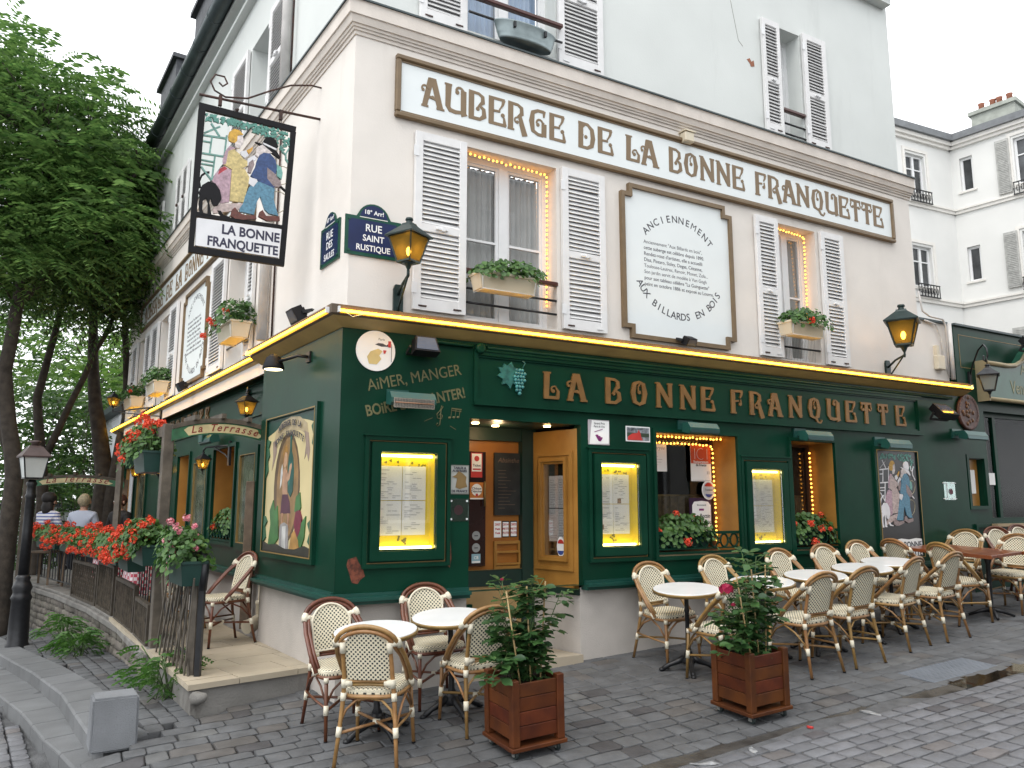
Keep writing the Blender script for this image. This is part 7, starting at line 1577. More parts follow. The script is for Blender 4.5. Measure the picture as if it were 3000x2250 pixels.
# ================================================================== wooden planters with roses
def planter(x, y, lb, lbp, seed, w=.40, red=False):
    M = T(x, y, ground(x, y)) @ tiltm(x, y) @ RZ(math.pi / 2 - AR + .0); t = thing('wooden_planter', lb, 'planter', M, 'wooden planters on castors'); h0, h1 = .085, .495; q = w / 2
    for sx in (-1, 1):
        for sy in (-1, 1): MB().bbox(*sorted((sx * q, sx * (q - .055))), *sorted((sy * q, sy * (q - .055))), h0, h1 + .008, .004).build('corner_post', PLANTW, t)
    n = 4; hh = (h1 - .02 - h0 - .03) / n
    for sd in range(4):
        for i in range(n):
            m = MB(); m.bbox(-q + .0555, q - .0555, -q + .012, -q + .030, h0 + .035 + i * hh + .002, h0 + .035 + (i + 1) * hh - .002, .003); m.build('board', PLANTW, t, M @ RZ(sd * math.pi / 2))
    m = MB(); m.bbox(-q - .012, q + .012, -q - .012, q + .012, h0 - .028, h0 - .001, .004); m.build('base_board', PLANTW, t)
    m = MB(); m.quad((-q + .03, -q + .03, h1 - .05), (q - .03, -q + .03, h1 - .05), (q - .03, q - .03, h1 - .05), (-q + .03, q - .03, h1 - .05)); m.build('soil', SOIL, t)
    for sx in (-1, 1):
        for sy in (-1, 1):
            m = MB(); m.lathe([(.026, -.011), (.028, -.006), (.028, .006), (.026, .011)], 12); cx_, cy_ = sx * (q - .04), sy * (q - .04); m.v = [(cx_ + v[2], cy_ + v[0], .028 + v[1]) for v in m.v]; c_ = m.build('castor', mat('castor rubber', (.02, .03, .03), .5), t)
            m = MB(); m.box(cx_ - .018, cx_ - .014, cy_ - .012, cy_ + .02, .02, .058); m.box(cx_ + .014, cx_ + .018, cy_ - .012, cy_ + .02, .02, .058); m.build('castor_fork', mat('zinc fork', (.40, .40, .38), .35, metal=.6), c_)
    p = thing('rose_bush', lbp, 'plant', M @ T(0, 0, h1 - .06)); rr = random.Random(seed); lf = MB(); st = MB(); tips = []
    for i in range(11):
        a = rr.random() * 6.28; r0 = rr.uniform(.01, .07); ht = rr.uniform(.42, .74) if i < 7 else rr.uniform(.18, .36); sp = rr.uniform(.04, .23)
        pts = [Vector((math.cos(a) * (r0 + sp * (t_ / 6) ** 1.3) + rr.gauss(0, .012), math.sin(a) * (r0 + sp * (t_ / 6) ** 1.3) + rr.gauss(0, .012), ht * t_ / 6)) for t_ in range(7)]
        if i == 10: pts = [Vector((-.02 - .30 * t_ / 6, -.03 - .08 * t_ / 6, .10 + .12 * math.sin(t_ / 6 * 2.6) - .10 * (t_ / 6) ** 2)) for t_ in range(7)]
        st.tube(pts, [.0065 - .0007 * k for k in range(7)], 5); tips.append(pts[-1])
        for k in range(1, 7):
            for rep in range(5 if k > 2 else 3):
                t_ = rr.random(); b_ = pts[k - 1].lerp(pts[k], t_); az = rr.random() * 6.28; dv_ = Vector((math.cos(az), math.sin(az), rr.uniform(-.15, .7))).normalized()
                tip = b_ + dv_ * rr.uniform(.05, .11); st.tube([b_, tip], .0018, 4)
                sz = rr.uniform(.058, .10); side_ = dv_.cross(Vector((0, 0, 1))).normalized()
                for dd, f_ in ((dv_ + Vector((0, 0, -.3)), 1), (dv_ * .25 + side_ - Vector((0, 0, .2)), .85), (dv_ * .25 - side_ - Vector((0, 0, .2)), .85)): leafshape(lf, tip if f_ == 1 else tip - dv_ * .012, dd, Vector((rr.gauss(0, .3), rr.gauss(0, .3), 1)), sz * f_, sz * f_ * .70)
    lf.build('foliage', LEAFR, p, kind='stuff'); st.build('canes', STEM, p, kind='stuff')
    RO = mat('crimson petal', (.33, .008, .05), .5, var=.2)
    def rose(v, r, nm='rose'):
        m = MB()
        for ring in range(5):
            for k in range(6):
                a = k * 1.047 + ring * .5; rad = r * (.25 + .2 * ring); n = Vector((math.cos(a), math.sin(a), .9 - ring * .28)).normalized(); roundleaf(m, v + n * rad * .8, n, r * .42, rr, 6)
        m.ball(tuple(v), r * .5, 8, 6); m.build(nm, RO, p)
    if red: rose(Vector((-.235, -.03, .52)), .060); rose(Vector((-.19, -.05, .40)), .02, 'rose_bud'); rose(Vector((.0, .0, .50)), .016, 'rose_bud'); st2 = MB().tube([(-.08, 0, .2), (-.17, -.01, .40), (-.235, -.02, .47)], .004, 5).build('cane', STEM, p)
    else: rose(tips[0] + Vector((0, 0, .015)), .014, 'rose_bud')
    tf = thing('bamboo_support', 'bamboo cane frame among the ' + ('red roses of the right' if red else 'rose leaves of the left') + ' planter', 'plant support', M @ T(0, 0, h1 - .06))
    tp = [(-.15, .04), (.01, .05), (.16, .05)]
    for k, (x0, z_) in enumerate(((-.075, 0), (.0, 0), (.07, 0))):
        MB().tube([(x0, -.10, -.03), (tp[k][0], -.05, .62 + .02 * k)], .006, 6).build('cane', BAMBOO, tf)
    MB().tube([(-.19, -.056, .575), (.19, -.056, .615)], .004, 5).build('cross_cane', BAMBOO, tf); MB().tube([(-.14, -.07, .33), (.14, -.07, .35)], .004, 5).build('cross_cane', BAMBOO, tf)
planter(.085, 5.63, 'red brown wooden planter on castors at the left tables', 'leafy rose bush without open flowers in the left planter', 61)
planter(1.80, 6.22, 'red brown wooden planter on castors standing alone in front of the right row', 'rose bush with one crimson rose in the right planter', 62, red=True)
# ================================================================== neighbouring green shop on the right
nb = thing('neighbour_shop', 'low dark green shopfront to the right of the house with a curved name board', 'building', FR @ T(9.5, 0, .6))
NBX = 12.6
m = MB(); wall(m, 8.87, NBX, .4, 4.50, [(8.86 + .02, 9.30, 1.95, 2.60, .10), (9.44, NBX - .2, 1.72, 3.30, .18)], -.02, .18); m.quad((8.87, .6, 3.4), (8.87, -.02, 3.4), (8.87, -.02, 4.5), (8.87, .6, 4.5)); m.quad((8.87, -.02, 4.5), (NBX, -.02, 4.5), (NBX, 3, 4.5), (8.87, 3, 4.5)); m.build('shopfront', GREEN, nb, FR)
m = MB(); m.box(8.86, NBX, -.06, .1, 4.50, 4.53); m.build('roof_edge', ZINC, nb, FR)
m = MB(); rframe(m, 8.98, NBX - .1, 3.9, 4.38, .008, -.024, -.0205); m.build('gilt_line', GILT, nb, FR)
bx_ = [9.36, 9.36, 9.9, 10.1, 10.3, 10.45, 10.6, 10.8, 11.1, 11.4]; bz = [3.46, 3.98, 3.98, 4.0, 4.08, 4.22, 4.33, 4.37, 4.38, 4.38]
m = MB(); m.prism([(9.36, 3.46)] + list(zip(bx_[1:], bz[1:])) + [(NBX - .2, 4.38), (NBX - .2, 3.46)], -.16, -.02); m.build('name_board', mat('lighter green board', (.012, .075, .045), .35), nb, FR)
m = MB(); m.tube([(x, -.17, z) for x, z in zip(bx_[1:], bz[1:])] + [(NBX - .2, -.17, 4.38)], .035, 8); m.build('board_moulding', mat('pale gilt moulding', (.33, .27, .16), .4), nb, FR)
m = MB(); m.tube([(9.36, -.17, 3.46), (NBX - .2, -.17, 3.46)], .03, 8); m.box(9.335, 9.365, -.19, -.02, 3.43, 4.02); m.build('board_moulding', mat('pale gilt moulding', (.33, .27, .16), .4), nb, FR)
m = MB(); text(m, 'Vendanges', 9.95, 3.58, -.161, .27, ext=.003, off=.002, sx=.8); text(m, 'Aux', 10.25, 3.88, -.161, .22, ext=.003, off=.002); m.build('lettering', mat('dull gilt paint', (.17, .16, .075), .4), nb, FR)
m = MB(); m.box(9.0, 9.28, .05, .06, 1.95, 2.60); m.build('menu_lining', OCHRE, nb, FR); m = MB(); m.box(8.95, 9.18, .03, .045, 2.12, 2.45); m.build('menu_sheet', PAPER, nb, FR); m = MB(); rframe(m, 8.89, 9.36, 1.90, 2.66, .05, -.05, -.02); m.build('menu_frame', GREEN, nb, FR)
m = MB(); rframe(m, 9.44, NBX - .2, 1.72, 3.30, .06, .10, .16); m.box(9.86, 9.93, .10, .16, 1.78, 3.24); m.build('window', GREEN, nb, FR)
m = MB(); m.quad((9.5, .13, 1.78), (9.86, .13, 1.78), (9.86, .13, 3.24), (9.5, .13, 3.24)); m.build('pane', glass('dull glass', tint=(.7, .7, .68), refl=.01, rough=.12, top=.22), nb, FR); m = MB(); m.quad((9.93, .13, 1.78), (NBX - .26, .13, 1.78), (NBX - .26, .13, 3.24), (9.93, .13, 3.24)); m.build('pane', glass('dull glass'), nb, FR)
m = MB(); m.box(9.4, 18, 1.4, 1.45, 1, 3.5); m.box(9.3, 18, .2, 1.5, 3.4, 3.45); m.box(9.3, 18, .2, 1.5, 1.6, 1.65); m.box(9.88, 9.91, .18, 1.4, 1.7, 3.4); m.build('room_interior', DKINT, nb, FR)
m = MB(); m.box(9.5, 9.87, .20, .21, 1.7, 3.4); m.build('net_curtain', mat('grey voile', (.15, .14, .12), .9, var=.2, scale=8), nb, FR); m = MB(); m.box(9.58, 9.80, .10, .11, 2.25, 2.42); m.build('notice', PAPER, nb, FR)
m = MB(); m.box(9.4, NBX, -.10, .02, 1.66, 1.70); m.build('window_sill', mat('pale sill board', (.36, .26, .15), .6), nb, FR)
m = MB(); rframe(m, 8.98, 9.34, .95, 1.70, .05, -.05, -.02); m.build('panel_moulding', GREEN, nb, FR)
md = thing('round_medallion', 'round brown carved medallion between the two green shopfronts', 'plaque', FR @ T(8.98, -.06, 3.0)); BR = mat('brown medallion', (.085, .028, .018), .5, var=.3, scale=20)
m = MB(); m.lathe([(.255, 0), (.255, .03), (.235, .04), (.20, .03), (.195, .03)], 30); m.v = [(8.98 + v[0], -.05 - v[2], 3.25 + v[1]) for v in m.v]; m.build('disc', BR, md, FR)
m = MB(); arctext(m, 'CONFRERIE DES VIGNERONS', 8.98, 3.25, .205, math.radians(210), math.radians(-30), -.091, .038, off=.001)
for k in range(16): m.ball((8.98 + random.gauss(0, .06), -.085, 3.25 + random.gauss(0, .07)), .025, 7, 5, (1, .5, 1.2))
m.build('relief', mat('medallion gilt', (.16, .08, .04), .45, var=.2), md, FR, kind='stuff')
wl2 = thing('scroll_lantern', 'unlit black lantern hanging from a scroll bracket on the neighbouring shop', 'wall lamp', FR @ T(9.15, -.02, 3.85)); M = FR @ T(8.93, -.42, 3.50) @ RZ(.5); lantern_head(wl2, M, .55, IRON, FROST, False)
m = MB(); m.tube([(9.16, -.02, 3.75), (9.15, -.10, 3.95), (9.10, -.22, 4.13), (9.02, -.34, 4.18), (8.95, -.42, 4.10), (8.93, -.44, 4.00), (8.97, -.38, 3.93), (9.03, -.32, 3.97), (9.01, -.34, 4.02)], .012, 7); m.tube([(8.93, -.42, 3.86), (8.93, -.42, 4.0)], .008, 6); m.box(9.13, 9.19, -.05, -.02, 3.65, 3.85); m.build('scroll_bracket', IRON, wl2, FR)
flood(FR, 10.35, -.30, 4.30, .40, 'black floodlight above the curved board of the neighbouring shop', -.7)
# ================================================================== white apartment house behind
ap = thing('apartment_house', 'white apartment house behind on the right with grey roof edge and chimney', 'building', T(14.4, 24.46, .5))
KK = Vector((14.4, 24.465, 0)); DA = Vector((.906, .423, 0)); DB = Vector((.615, -.788, 0))
FA = frame(DA, Vector((-DA.y, DA.x, 0)), KK); FB = frame(DB, Vector((-DB.y, DB.x, 0)), KK)
APW = mat('apartment plaster', (.70, .70, .68), .85, var=.03, scale=1, dirt=((.62, .62, .60), .6, .6)); APT = mat('apartment trim', (.72, .70, .66), .8, var=.03)
WAs = [(-2.14, -1.28, 11.72 - 3.07 * k, 13.02 - 3.05 * k) for k in range(4)]; WBs = [(.27, .66, 11.96 - 3.0 * k, 13.1 - 3.0 * k) for k in range(4)] + [(1.85, 2.75, 11.7 - 3.0 * k, 13.2 - 3.0 * k) for k in range(4)]
m = MB(); wall(m, -7, 0, 0, 13.75, WAs, 0, .15); m.build('wall', APW, ap, FA)
m = MB(); wall(m, 0, 7, 0, 13.75, WBs, 0, .15); m.build('wall', APW, ap, FB)
for F, x0, x1 in ((FA, -7, .02), (FB, -.02, 7)):
    for z in (11.25, 8.15): m = MB(); m.box(x0, x1, -.06, 0, z, z + .10); m.box(x0, x1, -.10, 0, z + .10, z + .16); m.build('string_course', APT, ap, F)
    m = MB(); m.box(x0, x1, -.10, 0, 13.45, 13.55); m.box(x0, x1, -.18, 0, 13.55, 13.68); m.build('cornice', APT, ap, F)
    m = MB(); m.box(x0, x1, -.28, .3, 13.68, 13.90); m.build('roof_edge', mat('grey zinc edge', (.16, .17, .18), .6), ap, F)
    m = MB(); m.quad((x0, -.2, 13.9), (x1, -.2, 13.9), (x1, 3, 15.0), (x0, 3, 15.0)); m.build('roof', mat('grey zinc edge', (.16, .17, .18), .6), ap, F)
for F, lst in ((FA, WAs), (FB, WBs)):
    for (a, b, c, d) in lst:
        wide = b - a > .6; w = MB(); rframe(w, a, b, c, d, .07, .10, .15)
        if wide: w.box((a + b) / 2 - .05, (a + b) / 2 + .05, .09, .14, c + .07, d - .07); w.box(a + .07, b - .07, .105, .14, c + (d - c) * .62, c + (d - c) * .62 + .04)
        o = w.build('window', WHITEP, ap, F); g = MB(); g.quad((a, .14, c), (b, .14, c), (b, .14, d), (a, .14, d)); g.build('pane', mat('dim far glass', (.07, .075, .08), .1, var=.4, scale=2), o, F)
        t_ = MB(); rframe(t_, a - .16, b + .16, c - .1, d + .18, .10, -.035, 0) if wide else t_.box(a - .08, b + .08, -.05, 0, c - .06, c); t_.build('surround', APT, o, F)
        if wide:
            gr = MB(); gr.box(a - .06, b + .06, -.16, -.13, c + .02, c + .05); gr.box(a - .06, b + .06, -.16, -.13, c - .36, c - .33)
            k = 7
            for i in range(k + 1): x = a - .04 + (b - a + .08) * i / k; gr.bar((x, -.145, c - .35), (x, -.145, c + .03), .02, .02)
            for i in range(k): x = a + (b - a) * (i + .5) / k; gr.tube([(x + .04 * math.cos(q * 1.05), -.145, c - .16 + .10 * math.sin(q * 1.05)) for q in range(6)], .012, 4, closed=True)
            gr.build('balcony_rail', IRON, o, F)
for k in range(3):
    z = 11.5 - 3.0 * k; m = MB(); m.box(1.36, 1.74, -.08, -.02, z, z + 1.75)
    for i in range(30): m.box(1.40, 1.70, -.095, -.08, z + .06 + i * .055, z + .09 + i * .055)
    m.build('shutter', mat('old grey shutter', (.44, .44, .42), .8, var=.15, scale=9), ap, FB)
m = MB(); m.box(.45, 1.75, .8, 1.6, 13.9, 14.75); m.box(.38, 1.82, .72, 1.68, 14.75, 14.88); ch = m.build('chimney', mat('chimney render', (.36, .38, .34), .9), ap, FB)
for x in (.65, 1.0, 1.2, 1.5): m = MB(); m.lathe([(.11, 14.88), (.09, 15.2), (.11, 15.25)], 10, (x, 1.2, 0)); m.build('chimney_pot', mat('terracotta pot', (.26, .10, .06), .8), ch, FB)
# ================================================================== white wing beyond the far end of the house
wg = thing('white_wing', 'low white wing with pilaster and gutter beyond the far end of the terrace', 'building', FL @ T(-15, .3, .5)); WW = mat('white wing plaster', (.62, .64, .66), .85, var=.04, scale=2)
m = MB(); m.box(-19, -12.2, .25, 3, .2, 4.15); m.build('wall', WW, wg, FL)
m = MB(); m.box(-13.9, -13.5, .12, .25, 2.9, 4.0); m.build('pilaster', WW, wg, FL); m = MB(); m.box(-19.1, -12.2, .0, .6, 4.15, 4.30); m.build('gutter', ZINC, wg, FL); m = MB(); m.add([(-19, .2, 4.3), (-12.2, .2, 4.3), (-12.2, 3, 5.4), (-19, 3, 5.4)], [(0, 1, 2, 3)]); m.build('roof', ZINC, wg, FL)
m = MB(); m.box(-16.3, -15.4, .20, .24, .6, 2.6); m.build('gate', mat('white gate', (.55, .57, .6), .6), wg, FL); m = MB(); m.box(-18.5, -16.6, .2, .24, .6, 2.3); m.build('gateway_shade', DKINT, wg, FL)  # dark sheet on the wall paints the shade of an opening
gwx = thing('garden_wall', 'pale garden wall glimpsed between the tree trunks', 'wall', T(-14, 21, 0)); m = MB(); m.box(-4.5, 2.2, -.15, .15, -1.2, 1.9); m.build('wall', WW, gwx, T(-12.5, 22.5, 0) @ RZ(.35)); m = MB(); m.box(-4.6, 2.3, -.2, .2, 1.9, 2.0); m.build('coping', ZINC, gwx, T(-12.5, 22.5, 0) @ RZ(.35))
# ================================================================== street lamp
sl_ = thing('street_lamp', 'black street lamp post with brown topped frosted lantern at the left edge', 'street lamp', T(-6.94, 11.46, ground(-6.94, 11.46)))
m = MB(); m.lathe([(.15, -.1), (.15, .02), (.135, .05), (.13, .30), (.12, .62), (.14, .66), (.12, .70), (.11, .74), (.13, .80), (.11, .86), (.085, .90), (.10, .94), (.07, .98)], 16); m.build('base', IRON, sl_)
m = MB(); m.lathe([(.07, .97), (.066, 1.6), (.06, 2.05), (.075, 2.08), (.06, 2.12), (.055, 2.22), (.075, 2.26), (.04, 2.32)], 14); m.build('post', IRON, sl_)
M = WM[sl_.name] @ T(0, 0, 2.34) @ RZ(.75); s_ = .92
for i in range(4):
    a, b = sq(.12 * s_, 0)[i], sq(.12 * s_, 0)[(i + 1) % 4]; c, d = sq(.17 * s_, .30)[(i + 1) % 4], sq(.17 * s_, .30)[i]; p = MB(); p.quad(a, b, c, d); p.build('lantern_pane', mat('milky pane', (.50, .53, .52), .35, var=.05), sl_, M)
fr = MB()
for i in range(4): fr.bar(sq(.12 * s_, 0)[i], sq(.17 * s_, .30)[i], .014, .014); fr.bar(sq(.12 * s_, 0)[i], sq(.12 * s_, 0)[(i + 1) % 4], .016, .02)
fr.build('lantern_frame', IRON, sl_, M)
rf = MB(); lv = [(.20, .295), (.205, .315), (.11, .43), (.10, .45), (.06, .47)]; vs = [v for r, z in lv for v in sq(r * s_, z)]
rf.add(vs, [(i * 4 + j, i * 4 + (j + 1) % 4, (i + 1) * 4 + (j + 1) % 4, (i + 1) * 4 + j) for i in range(4) for j in range(4)] + [(3, 2, 1, 0), (16, 17, 18, 19)]); rf.lathe([(.055, .47), (.05, .50), (.08, .52), (.07, .54), (.0, .55)], 12); rf.build('lantern_roof', mat('brown lamp metal', (.075, .05, .048), .5, var=.2), sl_, M)
# ================================================================== people on the terrace
def person(x, y, face, label, shirt, hair, skin=(.40, .22, .15), stripes=False, hairlen=0, dz=0):
    a = math.atan2(face[1], face[0]) - math.pi / 2; M = T(x, y, ZT + dz) @ RZ(a)
    V = [(0, 0, .52), (0, .0, .68), (0, -.01, .84), (0, 0, 1.0), (0, .01, 1.07), (0, .02, 1.12), (0, .03, 1.20), (0, .035, 1.29),
         (.17, 0, .99), (.23, .03, .78), (.20, .24, .72), (.14, .30, .73), (-.17, 0, .99), (-.23, .03, .78), (-.20, .24, .72), (-.14, .30, .73),
         (.09, .08, .50), (.10, .42, .50), (.10, .44, .08), (.10, .56, .03), (-.09, .08, .50), (-.10, .42, .50), (-.10, .44, .08), (-.10, .56, .03)]
    Rr = [.15, .145, .16, .13, .065, .055, .085, .075, .075, .05, .038, .04, .075, .05, .038, .04, .095, .065, .05, .035, .095, .065, .05, .035]
    E_ = [(0, 1), (1, 2), (2, 3), (3, 4), (4, 5), (5, 6), (6, 7), (3, 8), (8, 9), (9, 10), (10, 11), (3, 12), (12, 13), (13, 14), (14, 15), (0, 16), (16, 17), (17, 18), (18, 19), (0, 20), (20, 21), (21, 22), (22, 23)]
    me = bpy.data.meshes.new('person'); me.from_pydata(V, E_, []); o = bpy.data.objects.new('tmp', me); COL.objects.link(o)
    md_ = o.modifiers.new('s', 'SKIN'); sk = me.skin_vertices[0].data
    for i, r in enumerate(Rr): sk[i].radius = (r, r * (.75 if i < 4 else 1))
    sk[0].use_root = True; o.modifiers.new('u', 'SUBSURF').levels = 2
    me2 = bpy.data.meshes.new_from_object(o.evaluated_get(bpy.context.evaluated_depsgraph_get())); bpy.data.objects.remove(o); me2.name = 'person'
    me2.materials.append(mat('skin', skin, .6)); me2.polygons.foreach_set('use_smooth', [True] * len(me2.polygons))
    b = place(me2, 'person', None, M, label=label, cat='person')
    # shirt: the torso and sleeves a little larger than the body
    sh = MB(); idx = {}; nv = [(v.co + v.normal * .012) for v in me2.vertices]
    for f in me2.polygons:
        c = f.center
        if c.z > .50 and c.z < 1.07 and abs(c.x) < .27 and c.y < .16:
            q = []
            for i in f.vertices:
                if i not in idx: idx[i] = len(sh.v); sh.v.append(tuple(nv[i]))
                q.append(idx[i])
            sh.f.append(tuple(q)); sh.sm.append(True)
    sh.build('shirt', shirt, b, M)
    pn_ = MB(); idx = {}
    for f in me2.polygons:
        c = f.center
        if c.z < .56 and not (c.z > .52 and abs(c.x) > .2):
            q = []
            for i in f.vertices:
                if i not in idx: idx[i] = len(pn_.v); pn_.v.append(tuple(me2.vertices[i].co + me2.vertices[i].normal * .010))
                q.append(idx[i])
            pn_.f.append(tuple(q)); pn_.sm.append(True)
    pn_.build('trousers', mat('dark trousers', (.03, .035, .05), .8), b, M)
    h = MB(); h.ball((0, .005, 1.255), .112, 14, 9, (.92, 1.0, 1.06))
    if hairlen: h.ball((0, -.04, 1.14), .10, 12, 8, (1.15, .8, 1.5)); h.ball((0, -.02, 1.30), .12, 12, 8, (1.1, 1, .9))
    h.v = [tuple(Vector(v) + Vector(noise.noise_vector(Vector(v) * 30)) * .012) for v in h.v]; h.build('hair', hair, b, M)
    f = MB(); f.ball((.035, .115, 1.235), .012, 6, 4); f.ball((-.035, .115, 1.235), .012, 6, 4); f.build('eyes', WHITE, b, M); f = MB(); f.ball((0, .135, 1.21), .018, 8, 5, (.8, 1, 1.4)); f.ball((.10, .02, 1.22), .025, 8, 5, (.5, 1, 1.3)); f.ball((-.10, .02, 1.22), .025, 8, 5, (.5, 1, 1.3)); f.build('nose_and_ears', mat('skin', skin, .6), b, M, kind='stuff')
    return b
stm = bpy.data.materials.new('striped jersey'); stm.use_nodes = True; n_ = stm.node_tree; wv = n_.nodes.new('ShaderNodeTexWave'); wv.bands_direction = 'Z'; wv.inputs['Scale'].default_value = 5.5; tcn = n_.nodes.new('ShaderNodeTexCoord'); n_.links.new(tcn.outputs['Object'], wv.inputs['Vector']); cr = n_.nodes.new('ShaderNodeValToRGB'); cr.color_ramp.interpolation = 'CONSTANT'; cr.color_ramp.elements[0].color = (.10, .13, .30, 1); cr.color_ramp.elements[1].color = (.62, .62, .66, 1); cr.color_ramp.elements[1].position = .4; n_.links.new(wv.outputs['Fac'], cr.inputs['Fac']); n_.links.new(cr.outputs[0], n_.nodes['Principled BSDF'].inputs['Base Color'])
def stool(x, y, lb):
    t = thing('terrace_stool', lb, 'stool', T(x, y, ZT)); MB().bbox(-.2, .2, -.18, .2, .54, .58, .01).build('seat', WOODB, t)
    for sx in (-1, 1):
        for sy in (-1, 1): MB().bar((sx * .17, sy * .15, .54), (sx * .18, sy * .17, 0), .035, .035).build('leg', WOODB, t)
for (x, y, fc, lb, sh_, hr, hl, lb2) in ((-8.22, 14.15, (.3, .9), 'person in a blue and white striped shirt seated behind the geraniums, dark hair', stm, mat('dark hair', (.012, .009, .008), .7), 1, 'stool under the person in stripes'), (-7.50, 13.95, (-.1, 1), 'person in a pale grey shirt seated with back to the camera, fair short hair', mat('grey blue shirt', (.33, .36, .44), .8, var=.05), mat('ash blond hair', (.30, .25, .16), .8, var=.2, scale=40), 0, 'stool under the person in pale grey'), (-7.05, 14.35, (-.4, -.9), 'person in dark clothes seated beyond the one in pale grey, reddish hair', mat('black jacket', (.012, .010, .010), .8), mat('auburn hair', (.06, .018, .010), .7), 0, 'stool under the person in dark clothes')):
    person(x, y, fc, lb, sh_, hr, hairlen=hl, dz=.20); stool(x, y, lb2)
ck = bpy.data.materials.new('red gingham'); ck.use_nodes = True; n_ = ck.node_tree; cb = n_.nodes.new('ShaderNodeTexChecker'); cb.inputs['Scale'].default_value = 26; cb.inputs[1].default_value = (.50, .04, .08, 1); cb.inputs[2].default_value = (.70, .62, .64, 1); tcn = n_.nodes.new('ShaderNodeTexCoord'); n_.links.new(tcn.outputs['Object'], cb.inputs['Vector']); n_.links.new(cb.outputs[0], n_.nodes['Principled BSDF'].inputs['Base Color'])
for (x, y, lb) in ((-4.35, 9.95, 'table under a red gingham cloth behind the near geraniums'), (-5.75, 11.9, 'table under a red gingham cloth further along the terrace')):
    t = thing('cloth_table', lb, 'table', T(x, y, ZT) @ RZ(.6)); MB().box(-.34, .34, -.34, .34, .70, .73).build('table_top', WOODB, t); MB().lathe([(.2, 0), (.2, .03), (.03, .05), (.03, .7)], 12).build('pedestal', IRON, t)
    m = MB(); n = 40; rr = random.Random(3)
    rim = [(max(-1, min(1, 1.35 * math.cos(i * 6.2832 / n))) * .36, max(-1, min(1, 1.35 * math.sin(i * 6.2832 / n))) * .36) for i in range(n)]
    m.v = [(x_, y_, .735) for x_, y_ in rim] + [(x_ * (1.05 + .05 * math.sin(i * 1.9)), y_ * (1.05 + .05 * math.sin(i * 1.9)), .33) for i, (x_, y_) in enumerate(rim)]; m.f = [tuple(range(n))] + [(i + n, (i + 1) % n + n, (i + 1) % n, i) for i in range(n)]; m.sm = [False] + [True] * n; m.build('tablecloth', ck, t)
# ================================================================== trees
TL = leafmat('ailanthus leaf', (.038, .102, .022), (.165, .285, .075), .52); TL2 = leafmat('lit far leaf', (.06, .15, .025), (.18, .30, .065), .5); TLd = leafmat('shade leaf', (.022, .066, .016), (.085, .165, .040), .45)  # far and shade leaves carry lit and shaded tones in their colour
def pinnate(m, p, d, L_, rr, pairs=6, lw=.036):
    """drooping compound leaf"""
    d = d.normalized(); side_ = d.cross(Vector((0, 0, 1)))
    if side_.length < .05: side_ = Vector((1, 0, 0))
    side_.normalize(); b0 = len(m.v)
    for k in range(pairs):
        t = (k + 1) / (pairs + .5); q = p + d * L_ * t + Vector((0, 0, -.55 * L_ * t * t)); ll = L_ * .30 * (1 - .35 * abs(t - .45))
        for s in (-1, 1):
            a = q + side_ * s * .004; e = a + (side_ * s * .9 + d * .45 + Vector((0, 0, -.42 - .2 * rr.random()))).normalized() * ll; w = (d * .9 + Vector((0, 0, .3))).normalized() * lw * .5; mid = a.lerp(e, .45); b = len(m.v)
            m.v += [tuple(a), tuple(mid + w), tuple(e), tuple(mid - w)]; m.f.append((b, b + 1, b + 2, b + 3)); m.sm.append(False)
def tree(x, y, label, trunk, crown, leafm, seed, nclus=60, nleaf=26, L_=.5, spread=.75, pairs=6, lw=.036, group=None, name='tree', bare=.3):
    """trunk: list of (points, radii) limbs; crown: list of ellipsoids (cx,cy,cz,rx,ry,rz) in world space"""
    rr = random.Random(seed); g = ground(max(-14, x), min(18, y)) - .3; t = thing(name, label, 'tree', T(x, y, g), group)
    tm = MB(); ends = []
    for pts, rad in trunk:
        pp_ = [Vector(p) for p in pts]; sm = []
        for a, b in zip(pp_, pp_[1:]):
            for i in range(4): sm.append(a.lerp(b, i / 4) + Vector((rr.gauss(0, .012), rr.gauss(0, .012), 0)))
        sm.append(pp_[-1]); n = len(sm); rs = [rad[0] + (rad[1] - rad[0]) * i / (n - 1) for i in range(n)]; tm.tube(sm, rs, 9); ends += sm[n // 3:]
    lf = MB(); cents = []
    tot = sum(c[3] * c[4] * c[5] for c in crown)
    for c in crown:
        for i in range(max(3, int(nclus * c[3] * c[4] * c[5] / tot))):
            v = Vector((rr.gauss(0, 1), rr.gauss(0, 1), rr.gauss(0, 1))).normalized() * rr.uniform(.35, 1.0) ** .7
            cents.append(Vector((c[0] + v.x * c[3], c[1] + v.y * c[4], c[2] + v.z * c[5])))
    for q in cents:
        e = min(ends, key=lambda w: (w - q).length + max(0, w.z - q.z) * .8); mid = e.lerp(q, .55) + Vector((rr.gauss(0, .12), rr.gauss(0, .12), .12)); tm.tube([e, mid, q], [.022, .014, .006], 5)
        for i in range(nleaf):
            a = rr.random() * 6.283; b = q + Vector((rr.gauss(0, 1), rr.gauss(0, 1), rr.gauss(0, .7))) * spread * .38; d = (b - q) * 1.2 + Vector((math.cos(a), math.sin(a), rr.uniform(-.1, .6))) * .5; pinnate(lf, b, d, L_ * rr.uniform(.7, 1.15), rr, pairs, lw)
    tm.build('trunk', BARK, t, I4); lf.build('crown', leafm, t, I4, kind='stuff'); return t
